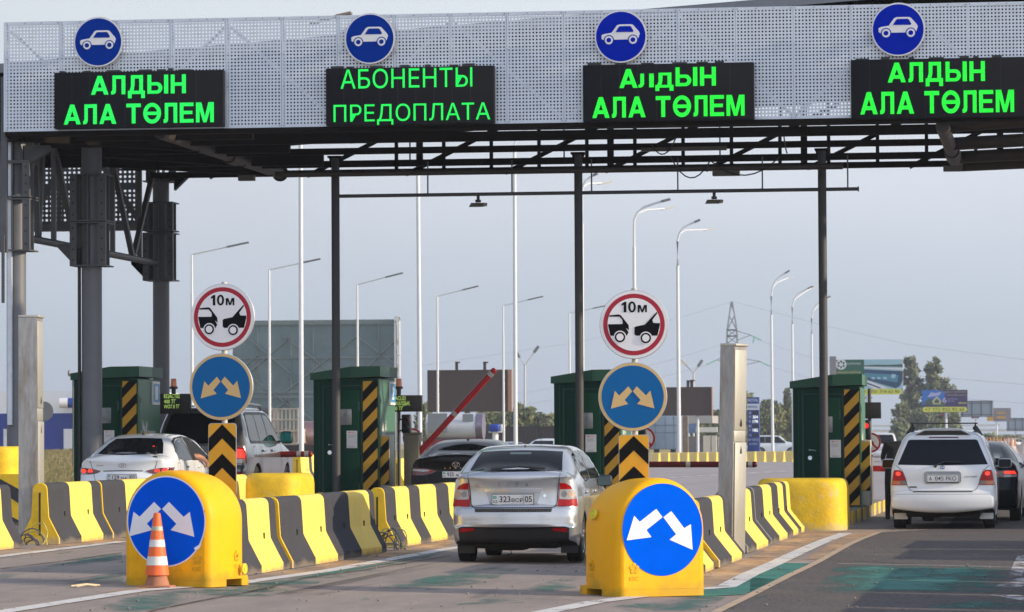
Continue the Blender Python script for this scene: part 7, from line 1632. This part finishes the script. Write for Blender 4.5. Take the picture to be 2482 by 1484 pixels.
# ---- fuel price sign
p = PP(1828, 1085, 38); t = thing('price_sign', 'tall blue ROYAL PETROL fuel price sign behind the far barriers', 'sign', (p.x, p.y, 0)); Yt = p.y
X_ = lambda u: atY(u, 1020, Yt).x-p.x; Z_ = lambda v: atY(1828, v, Yt).z; SB = M('price sign blue', (.008, .035, .19), .4); SW = M('price sign white', (.50, .54, .60), .5)
a = MB(); a.rbox((X_(1812), -.2, -.3), (X_(1841), .3, Z_(963)), .03); c_ = a.build('panel', SB, t)
a = MB(); a.box((X_(1812)-.01, -.23, Z_(994)), (X_(1841)+.01, -.19, Z_(979)), 0); a.text('ROYAL', X_(1814), X_(1839), Z_(974), Z_(966.5), -.22, 0, .01); a.text('PETROL', X_(1814), X_(1837), Z_(989), Z_(984), -.25, 1, .02)
for v, s_, n_ in ((1001, '100', None), (1011, '95', '204'), (1022, '92', '178'), (1033, '80', None), (1043, 'ДТ', '182'), (1055, 'ГАЗ', None)):
    a.text(s_, X_(1815.5), X_(1821.5), Z_(v+3), Z_(v-3), -.22, 0); a.box((X_(1824), -.215, Z_(v+4)), (X_(1839), -.2, Z_(v-4.2)), 2)
    if n_: a.text(n_, X_(1825), X_(1838), Z_(v+3.6), Z_(v-3.6), -.24, 3, .035)
a.text('24 ЧАСА', X_(1814), X_(1840), Z_(1069), Z_(1063), -.22, 0, .0); a.text('КАФЕ', X_(1817), X_(1836), Z_(1078.5), Z_(1074), -.22, 0); a.build('lettering', [SW, SB, M('price window', (.012, .012, .03), .4), M('price light', (.80, .88, .95), .4, emit=.9)], t)
# ---- low buildings, box truck, fence behind the right post
p = PP(1622, 1090, 36); t = thing('box_truck', 'blue grey box trailer behind the right sign post', 'truck', (p.x, p.y, 0)); Yt = p.y; X_ = lambda u: atY(u, 1050, Yt).x-p.x; Z_ = lambda v: atY(1622, v, Yt).z
a = MB(); a.rbox((X_(1545), 0, .9), (X_(1649), 2.5, Z_(1008)), .05); a.build('box_body', M('box blue grey', (.20, .26, .33), .5, var=.1, vs=.8), t); a = MB()
for u in (1565, 1588, 1612, 1633): a.box((X_(u), -.03, .9), (X_(u)+.05, 0, Z_(1009)))
for v in (1032, 1050): a.box((X_(1545), -.03, Z_(v)), (X_(1649), 0, Z_(v)+.06))
a.build('box_rib', M('rib blue grey', (.14, .19, .25), .5), t)
for u in (1565, 1590, 1630): a = MB(); a.lathe([(.3, -.15), (.5, -.15), (.52, .15), (.3, .15)], (X_(u), .4, .52), 'X', 18); a.build('wheel', RUBBER, t)
a = MB(); a.box((X_(1650), .5, 0), (X_(1662), 1, Z_(1008))); o = a.build('brown_post', M('brown post', (.20, .15, .11), .8, var=.3)); o.location = (p.x, p.y+1, 0); tag(o, 'thick brown post behind the box trailer', 'post')
p = PP(1700, 1090, 26); t = thing('station_building', 'low grey and white roadside building behind the right arrow block', 'building', (p.x, p.y, 0)); Yt = p.y; X_ = lambda u: atY(u, 1050, Yt).x-p.x; Z_ = lambda v: atY(1700, v, Yt).z
a = MB(); a.box((X_(1660), 0, -.2), (X_(1740), 6, Z_(1058))); a.build('wall', M('wall grey dark', (.16, .16, .17), .8, var=.2, vs=.5), t)
a = MB(); a.box((X_(1652), -.5, Z_(1026)), (X_(1728), 6, Z_(1008))); a.build('roof', M('roof grey', (.33, .32, .31), .7, var=.15, vs=.6), t); a = MB(); a.box((X_(1688), -.7, Z_(1048)), (X_(1740), -.2, Z_(1036))); a.build('white_awning', M('awning', (.6, .58, .52), .7), t)
a = MB(); a.box((X_(1706), -.8, -.2), (X_(1724), -.3, Z_(1056))).box((X_(1726), -.8, -.2), (X_(1738), -.3, Z_(1056))); a.build('pale_block', M('pale block', (.55, .50, .42), .8, var=.1), t); a = MB(); a.box((X_(1660), -.55, Z_(1050)), (X_(1688), -.5, Z_(1027))); a.build('blue_panel', M('panel blue', (.10, .18, .33), .5), t)
p = PP(1290, 1080, 24); t = thing('dark_fence', 'long low dark fence below the bushes left of the third booth', 'fence', (p.x, p.y, 0)); Yt = p.y; X_ = lambda u: atY(u, 1050, Yt).x-p.x; Z_ = lambda v: atY(1290, v, Yt).z
a = MB(); a.box((X_(1150), 0, 0), (X_(1500), .2, Z_(1034))); n = 40
for i in range(n): a.box((X_(1150)+(X_(1500)-X_(1150))*i/n, -.06, 0), (X_(1150)+(X_(1500)-X_(1150))*i/n+.1, 0, Z_(1033)))
a.build('fence_panel', M('fence dark', (.025, .018, .02), .8, var=.3, vs=.6), t)
# ---- far striped barriers along the exit road, built as individual blocks
first = None
nb = 15
for i in range(nb):
    u = 1575+ (1925-1575)*i/nb; p = PP(u+11, 1110, 44+ (40-44)*i/nb)
    if first is None:
        first = thing('far_barrier', '', 'barrier', p, 'pale yellow barriers along the exit road'); mb = MB(); L_ = .64
        n = len(PROF); K = 9; vs_ = []
        for j in range(K+1):
            for a_, b_ in PROF: vs_.append((-L_/2+L_*j/K, a_*1.0, b_*1.0))
        mb.add(vs_, [(j*n+i2, (j+1)*n+i2, (j+1)*n+(i2+1) % n, j*n+(i2+1) % n) for j in range(K) for i2 in range(n)], [[0, 1, 0, 0, 1, 0, 2, 0, 0][j] for j in range(K) for _ in range(n)], True)
        mb.add(vs_[:n], [tuple(range(n))], 2); mb.add(vs_[-n:], [tuple(range(n))], 2)
        mb.build('barrier_body', [M('far barrier cream', (.76, .58, .26), .7, var=.1), M('far barrier tan', (.70, .52, .20), .7), M('far barrier ochre', (.74, .52, .06), .7)], first); f = first
    else: f = dup(first)
    f.location = (p.x, p.y, 0); f.rotation_euler = (0, 0, -.35); f['label'] = 'pale yellow concrete barrier in the line along the exit road'
for (u, v, ppm, lab) in ((722, 1190, 84, 'yellow barrier beside the mast beyond the off-roader'), (755, 1178, 80, 'yellow and grey barrier beside the second booth'), (962, 1170, 90, 'yellow barrier glimpsed right of the second booth'), (978, 1172, 88, 'narrow yellow barrier left of the boom cabinet'), (640, 1178, 80, 'yellow barrier hidden behind the off-roader')):
    p = PP(u, v, ppm); barrier(p.x, p.y, p.y+3, st(('y', .4), ('g', .15), ('y', .45)), lab, sc_=1.0)
# ---- far vehicles
wsv = offroader('white_offroader', 'white off-roader driving away between the right signal and the minivan', 'cars far down the road', paint('pale silver paint', (.60, .60, .62), .1, .3), False); p = PP(2140, 1114, 38.5); wsv.place((p.x, p.y, 0), R(3))
wsv.plate(.93, 0, [('7', -.1, .1, -.03, .03, .01)], flag=False)
s1 = sedan('white_oncoming_car', 'white car facing the camera beside the third booth', 'cars far down the road', paint('far white paint', (.62, .64, .66), 0, .3), False); p = PP(1330, 1082, 43); s1.root.scale = (1.05, 1, 1.12); s1.place((p.x, p.y+4, 0), pi-R(8))
s1.patch('windscreen', [(-.68, 1.03), (-.52, 1.36), (.52, 1.36), (.68, 1.03)], 'front', GLASS, .004)
for u, v, ppm, c3, lab, rz in ((1268, 1082, 30, (.06, .09, .14), 'dark blue car between the lamp mast and the third booth', R(160)), (1218, 1079, 28, (.02, .025, .03), 'small dark car beyond the black sedan', R(5)), (1912, 1087, 24, (.55, .57, .58), 'white car beside the lamp behind the right booth', R(75))):
    s1 = sedan('distant_car', lab, 'cars far down the road', paint('far paint %d' % u, c3, .1, .3), False); p = PP(u, v, ppm); s1.place((p.x, p.y, 0), rz)
wsv = offroader('pale_blue_offroader', 'white and blue off-roader seen from the side next to the price sign', 'cars far down the road', paint('pale blue paint', (.50, .56, .62), .1, .3), False); p = PP(1866, 1090, 26); wsv.place((p.x-2, p.y, 0), -R(80))
s1 = sedan('silver_far_car', 'silver car far down the road at the right edge', 'cars far down the road', paint('far silver paint', (.5, .51, .54), .3, .3), False); p = PP(2476, 1093, 19); s1.root.scale = (1, 1, 1.05); s1.place((p.x, p.y, 0), R(150))
# ---- overpass on the right
Yo = PP(2420, 1040, 11).y; p0, p1 = atY(2335, 1040, Yo), atY(2560, 1040, Yo); t = thing('overpass', 'pale concrete overpass in the haze at the right', 'bridge', (p0.x, Yo, 0)); z = lambda v: atY(2420, v, Yo).z
a = MB(); a.box((-20, 0, z(1062)), (p1.x-p0.x+30, 12, z(1053))); a.box((-20, -.6, z(1046)), (p1.x-p0.x+30, .0, z(1040))); a.box((-20, -.6, z(1033)), (8, 0, z(1029))); a.build('deck', M('overpass concrete', (.52, .50, .46), .8, var=.08, vs=.1), t)
a = MB()
for x in (-12, 0, 12, 24): a.box((x, 1, 0), (x+1.4, 9, z(1062)))
a.build('pier', M('overpass pier', (.40, .39, .37), .8), t)
t = thing('sand_mound', 'long pale sand mound beside the road at the right', 'sand mound', (0, 0, 0), None); t['kind'] = 'structure'
Ym = PP(2430, 1090, 24).y; q0, q1 = atY(2385, 1090, Ym), atY(2560, 1090, Ym); a = MB(); nx, ny = 40, 8
a.add([(q0.x+(q1.x-q0.x)*i/nx, Ym+j*2-6, -.05+1.5*math.sin(pi*j/ny)*min(1, i/8)*(.8+.2*math.sin(i*.9))) for j in range(ny+1) for i in range(nx+1)], [(j*(nx+1)+i, j*(nx+1)+i+1, (j+1)*(nx+1)+i+1, (j+1)*(nx+1)+i) for j in range(ny) for i in range(nx)], 0, True); a.build('mound_surface', M('pale sand', (.55, .43, .34), .95, var=.15, vs=.3, bump=.5, bs=2), t)
dl = None
for i in range(9):
    u = 2392+i*8.5; p = PP(u, 1071, 26)
    if dl is None:
        dl = thing('delineator', 'orange delineator post on the sand mound', 'delineator', p, 'orange delineator posts'); a = MB(); a.cyl((0, 0, -.4), (0, 0, .35), .07, n=8); a.sell((0, 0, .35), (.09, .09, .05), 1, 8, 4); a.build('post', M('delineator orange', (.60, .22, .05), .6), dl); k = dl
    else: k = dup(dl)
    k.location = p
# ---- pylon and wires
Yp = PP(1775, 800, 9.6).y; base = atY(1776, 1068, Yp); t = thing('power_pylon', 'lattice power pylon standing far off in the haze', 'pylon', (base.x, Yp, 0)); PS = M('pylon steel', (.25, .27, .29), .5, .5)
X_ = lambda u: atY(u, 850, Yp).x-base.x; Z_ = lambda v: atY(1776, v, Yp).z
tw = MB(); zt_ = Z_(731); W_ = lambda z: .35+(2.4-.35)*min(1, (zt_-z)/(zt_-Z_(800))) if z > Z_(800) else 2.4+(4.2-2.4)*(Z_(800)-z)/Z_(800)
lv = [Z_(v) for v in (731, 765, 800, 815, 833, 860, 880, 910, 950, 1000, 1068)]
for sx in (-1, 1):
    for sy in (-1, 1):
        for z0, z1 in zip(lv[:-1], lv[1:]):
            tw.bar((sx*W_(z0)*.5, sy*W_(z0)*.5, z0), (sx*W_(z1)*.5, sy*W_(z1)*.5, z1), .22)
            tw.bar((sx*W_(z0)*.5, sy*W_(z0)*.5, z0), (-sx*W_(z1)*.5, sy*W_(z1)*.5, z1), .12)
        tw.bar((-W_(lv[2])*.5, sy*W_(lv[2])*.5, lv[2]), (W_(lv[2])*.5, sy*W_(lv[2])*.5, lv[2]), .25); tw.bar((-W_(lv[3])*.5, sy*W_(lv[3])*.5, lv[3]), (W_(lv[3])*.5, sy*W_(lv[3])*.5, lv[3]), .25)
tips = [(X_(1820), Z_(813), 1), (X_(1842), Z_(877), 1), (X_(1738), Z_(872), -1)]
for tx, tz, sg in tips:
    for dz in (1.1, -1.3): tw.bar((sg*1.2, 0, tz+dz), (tx, 0, tz), .20)
tw.build('lattice', PS, t); gi = MB(); gw = M('insulator green', (.05, .28, .20), .3)
for tx, tz, sg in tips: gi.cyl((tx, 0, tz), (tx+sg*2.4, 3*sg, tz-1.2), .14, n=8)
gi.cyl((X_(1828), 0, Z_(818)), (X_(1825), 0, Z_(832)), .13, n=8); gi.build('insulator', gw, t)
WIRE = M('power wire', (.16, .17, .18), .5)
for k, (pts, lab) in enumerate((([(1842+10, 884), (1990, 925), (2150, 951), (2482, 978)], 'lower wire running right from the pylon'), ([(1820+10, 822), (1950, 862), (2150, 905), (2482, 932)], 'upper wire running right from the pylon'), ([(1776, 731), (2000, 790), (2200, 835), (2482, 872)], 'topmost wire running right from the pylon'),
                        ([(1735, 880), (1600, 915), (1400, 958), (1255, 985)], 'lower wire running left from the pylon'), ([(1770, 830), (1600, 880), (1400, 930), (1255, 955)], 'middle wire running left from the pylon'), ([(1776, 731), (1600, 785), (1400, 830), (1000, 890)], 'topmost wire running left from the pylon'))):
    a = MB(); a.tube([atY(u, v, Yp+(i*60 if pts[1][0] < pts[0][0] else -i*60)) for i, (u, v) in enumerate(pts)], .026, 5); tag(a.build('power_wire', WIRE), lab, 'power line', 'wires of the power line')
# ---- trees
TR = random.Random(21); BARK = M('bark', (.09, .07, .055), .9, var=.3, vs=3, bump=.4, bs=8)
LEAF = [M('leaf dark green', (.085, .105, .055), .75, var=.3, vs=1), M('leaf green', (.125, .15, .055), .75, var=.3, vs=1), M('leaf yellow green', (.20, .20, .065), .75, var=.3, vs=1)]
def tree(p, ht, wd, label, name='tree', shape='round', dens=1., mix=(0, 1, 1, 2), base=.2, group='trees behind the plaza', leaf=.34, trunk=.18):
    t = thing(name, label, 'tree', p, group); r_ = TR; a = MB(); lean = r_.uniform(-.03, .03)*ht
    pts = [(lean*(i/5)**2+r_.uniform(-.04, .04)*i*.3, r_.uniform(-.05, .05)*i*.3, ht*.86*i/5) for i in range(6)]
    a.tube(pts, [trunk*(1-.15*i) for i in range(6)], 8)
    cl = []; n = int(16*dens)+5
    for i in range(n):
        f = base+(1-base)*(i+.5)/n; z = ht*min(f, .97)
        if shape == 'poplar': rad = wd/2*(.35+.9*math.sin(pi*min(1, (f-base)/(1-base)*.92+.06))**.8)*.8
        elif shape == 'cone': rad = wd/2*(1.05-(f-base)/(1-base))
        else: rad = wd/2*math.sqrt(max(.06, 1-((f-base)/(1-base)*2-1)**2*.92))
        for _ in range(3 if shape != 'poplar' else 2):
            ang = r_.uniform(0, 2*pi); q = rad*r_.uniform(.35, 1.0); c_ = Vector((q*math.cos(ang)+lean*f*f, q*math.sin(ang), z+r_.uniform(-.05, .05)*ht)); cl.append((c_, rad*r_.uniform(.16, .42)+.22))
            b0 = Vector(pts[min(5, max(1, int(f*5)))]); a.tube([b0-Vector((0, 0, .4)), b0.lerp(c_, .55)+Vector((0, 0, .1)), c_], [trunk*.3, trunk*.2, trunk*.08], 5)
    a.build('trunk', BARK, t); mb = MB()
    for c_, rr_ in cl:
        m = int(40*dens*max(.5, min(2.2, rr_))); mi = r_.choice(mix)
        for _ in range(m):
            d = Vector((r_.gauss(0, 1), r_.gauss(0, 1), r_.gauss(0, 1))).normalized()*rr_*r_.uniform(.25, 1.12)**.6; o = c_+d; o.z = max(o.z, .2)
            u_ = Vector((r_.uniform(-1, 1), r_.uniform(-1, 1), r_.uniform(-1, 1))).normalized(); v_ = u_.orthogonal().normalized(); s_ = leaf*r_.uniform(.5, 1.25)
            mb.add([o-u_*s_, o-v_*s_*.45, o+u_*s_, o+v_*s_*.45], [(0, 1, 2, 3)], mi if r_.random() < .75 else r_.choice(mix))
    mb.build('crown', LEAF, t); return t
def tr(u, vtop, vbase, ppm, wpx, label, **k):
    p = PP(u, 1068, ppm); top = atY(u, vtop, p.y).z; return tree((p.x, p.y, 0), top, wpx/ppm, label, **k)
tr(2214, 868, 1090, 15, 50, 'tall dusty poplar between the green and the purple billboards', shape='poplar', dens=1.5, mix=(0, 0, 0, 1), base=.18, leaf=.5, trunk=.3)
tr(2262, 876, 1090, 15, 64, 'broad dusty poplar left of the purple billboard', shape='poplar', dens=1.6, mix=(0, 0, 1), base=.15, leaf=.5, trunk=.3)
tr(2292, 925, 1090, 15, 60, 'tree rising behind the purple billboard', dens=1.3, mix=(0, 1), base=.1, leaf=.5)
tr(2188, 980, 1090, 16, 50, 'half-bare tree left of the tall poplars', dens=.8, mix=(0, 0, 1), base=.3, leaf=.4)
tr(2240, 1000, 1090, 16, 80, 'dark green tree below the purple billboard', dens=1.6, mix=(0, 0, 1), base=.02, leaf=.5); tr(2300, 1005, 1090, 16, 70, 'olive tree below the purple billboard', dens=1.4, mix=(0, 1, 1), base=.02, leaf=.5)
tr(2180, 1030, 1090, 17, 50, 'low bush behind the red signal', dens=1.2, mix=(0, 1), base=.0, leaf=.4, name='bush'); tr(2240, 1050, 1090, 18, 26, 'small bright green bush left of the minivan', dens=1.0, mix=(1, 2), base=.0, leaf=.3, name='bush')
tr(2385, 1058, 1090, 16, 60, 'low green bush under the overpass', dens=1.1, mix=(0, 1), base=.0, leaf=.4, name='bush'); tr(2450, 1064, 1090, 15, 70, 'low green bush at the right end of the overpass', dens=1.1, mix=(0, 1), base=.0, leaf=.4, name='bush')
for u, vt, ppm, w_, lab, mx in ((1708, 975, 19, 60, 'tree behind the low roadside building', (1, 1, 2, 0)), (1738, 1000, 19, 50, 'low tree left of the steel post', (0, 1, 1)), (1796, 948, 19, 62, 'bushy tree just right of the steel post', (1, 1, 2)), (1828, 985, 18, 70, 'tree behind the blue price sign', (1, 2, 1)), (1862, 975, 18, 62, 'tree right of the blue price sign', (0, 1)), (1886, 985, 18, 60, 'light green tree behind the lamp', (1, 2)),
                          (1908, 945, 18, 52, 'dark conical tree behind the right booth', (0, 0, 0)), (1918, 995, 18, 60, 'green tree at the left side of the right booth', (1, 1, 2)), (1940, 1000, 18, 60, 'green tree hidden behind the right booth', (1, 1))):
    tr(u, vt, 1090, ppm, w_, lab, dens=1.25, mix=mx, base=.03, leaf=.38, shape='cone' if 'conical' in lab else 'round')
for u, vt, w_, lab in ((1165, 1005, 50, 'bush behind the tank trailer end'), (1195, 1002, 60, 'yellowish bush behind the blue box sign'), (1232, 1000, 60, 'bush between billboard and lamp mast'), (1262, 985, 44, 'bush with light tips at the foot of the mast'), (1285, 988, 40, 'round bush right of the Y-shaped lamp'), (1310, 1006, 50, 'low bush left of the third booth'), (1338, 1006, 50, 'bush at the edge of the third booth'), (1030, 985, 40, 'bush behind the lane display of booth 2')):
    tr(u, vt, 1080, 21, w_, lab, dens=1.1, mix=(1, 2, 1, 0), base=.02, leaf=.34, name='bush')
# small masts and a lamp over the blue shed
p = PP(168, 905, 60); t = thing('floodlight_mast', 'thin mast with two small lamps behind the first booth', 'mast', (p.x, p.y, 0)); a = MB(); a.cyl((.15, 0, 0), (.15, 0, p.z-.3), .03, n=8); a.cyl((.15, 0, p.z-.3), (0, 0, p.z), .025, n=8); a.cyl((.15, 0, p.z-.3), (.7, 0, p.z-.35), .02, n=8); a.build('mast', STEEL, t)
for x, z_ in ((0, 0), (.72, -.28)): a = MB(); a.sell((x, 0, p.z+z_), (.06, .08, .13), .7, 10, 6); a.build('lamp', M('lamp head grey', (.16, .17, .18), .4, .3), t)
# ---- unseen box truck added beyond the right edge to shade the minivan
t = thing('shade_truck', 'unseen white box truck added beyond the right edge of the view for its shade', 'truck', (3.4, 65.3, zg(3, 66)))
a = MB(); a.rbox((-1.2, 0, .95), (1.2, 7.2, 3.6), .05); a.build('box_body', WHITE, t); a = MB(); a.rbox((-1.1, 7.3, .5), (1.1, 9.3, 2.7), .2); a.build('cab', M('shade truck blue', (.03, .08, .25), .3, coat=.5), t); a = MB(); a.box((-.5, .3, .55), (.5, 8, .94)); a.build('chassis', BLACKP, t)  # body, cab and chassis of the added shade truck
for y in (1.6, 8.2):
    for x in (-.95, .95): a = MB(); a.lathe([(.3, -.14), (.48, -.14), (.5, .14), (.3, .14)], (x, y, .5), 'X', 20); a.build('wheel', RUBBER, t)  # wheels of the added shade truck
# ---- the hazy air of the plain
hz = MB(); hz.box((-960, -60, -3), (960, 3600, 70)); ho = hz.build('haze', [bpy.data.materials.new('haze air')]); tag(ho, kind='stuff', label='thin pale haze over the whole plain', cat='haze')
hm_ = ho.data.materials[0]; hm_.use_nodes = True; hn = hm_.node_tree; hn.nodes.clear()
pv = hn.nodes.new('ShaderNodeVolumePrincipled'); pv.inputs['Color'].default_value = (.80, .86, 1.0, 1); pv.inputs['Density'].default_value = .00022; pv.inputs['Anisotropy'].default_value = .2
ov_ = hn.nodes.new('ShaderNodeOutputMaterial'); hn.links.new(pv.outputs[0], ov_.inputs['Volume'])
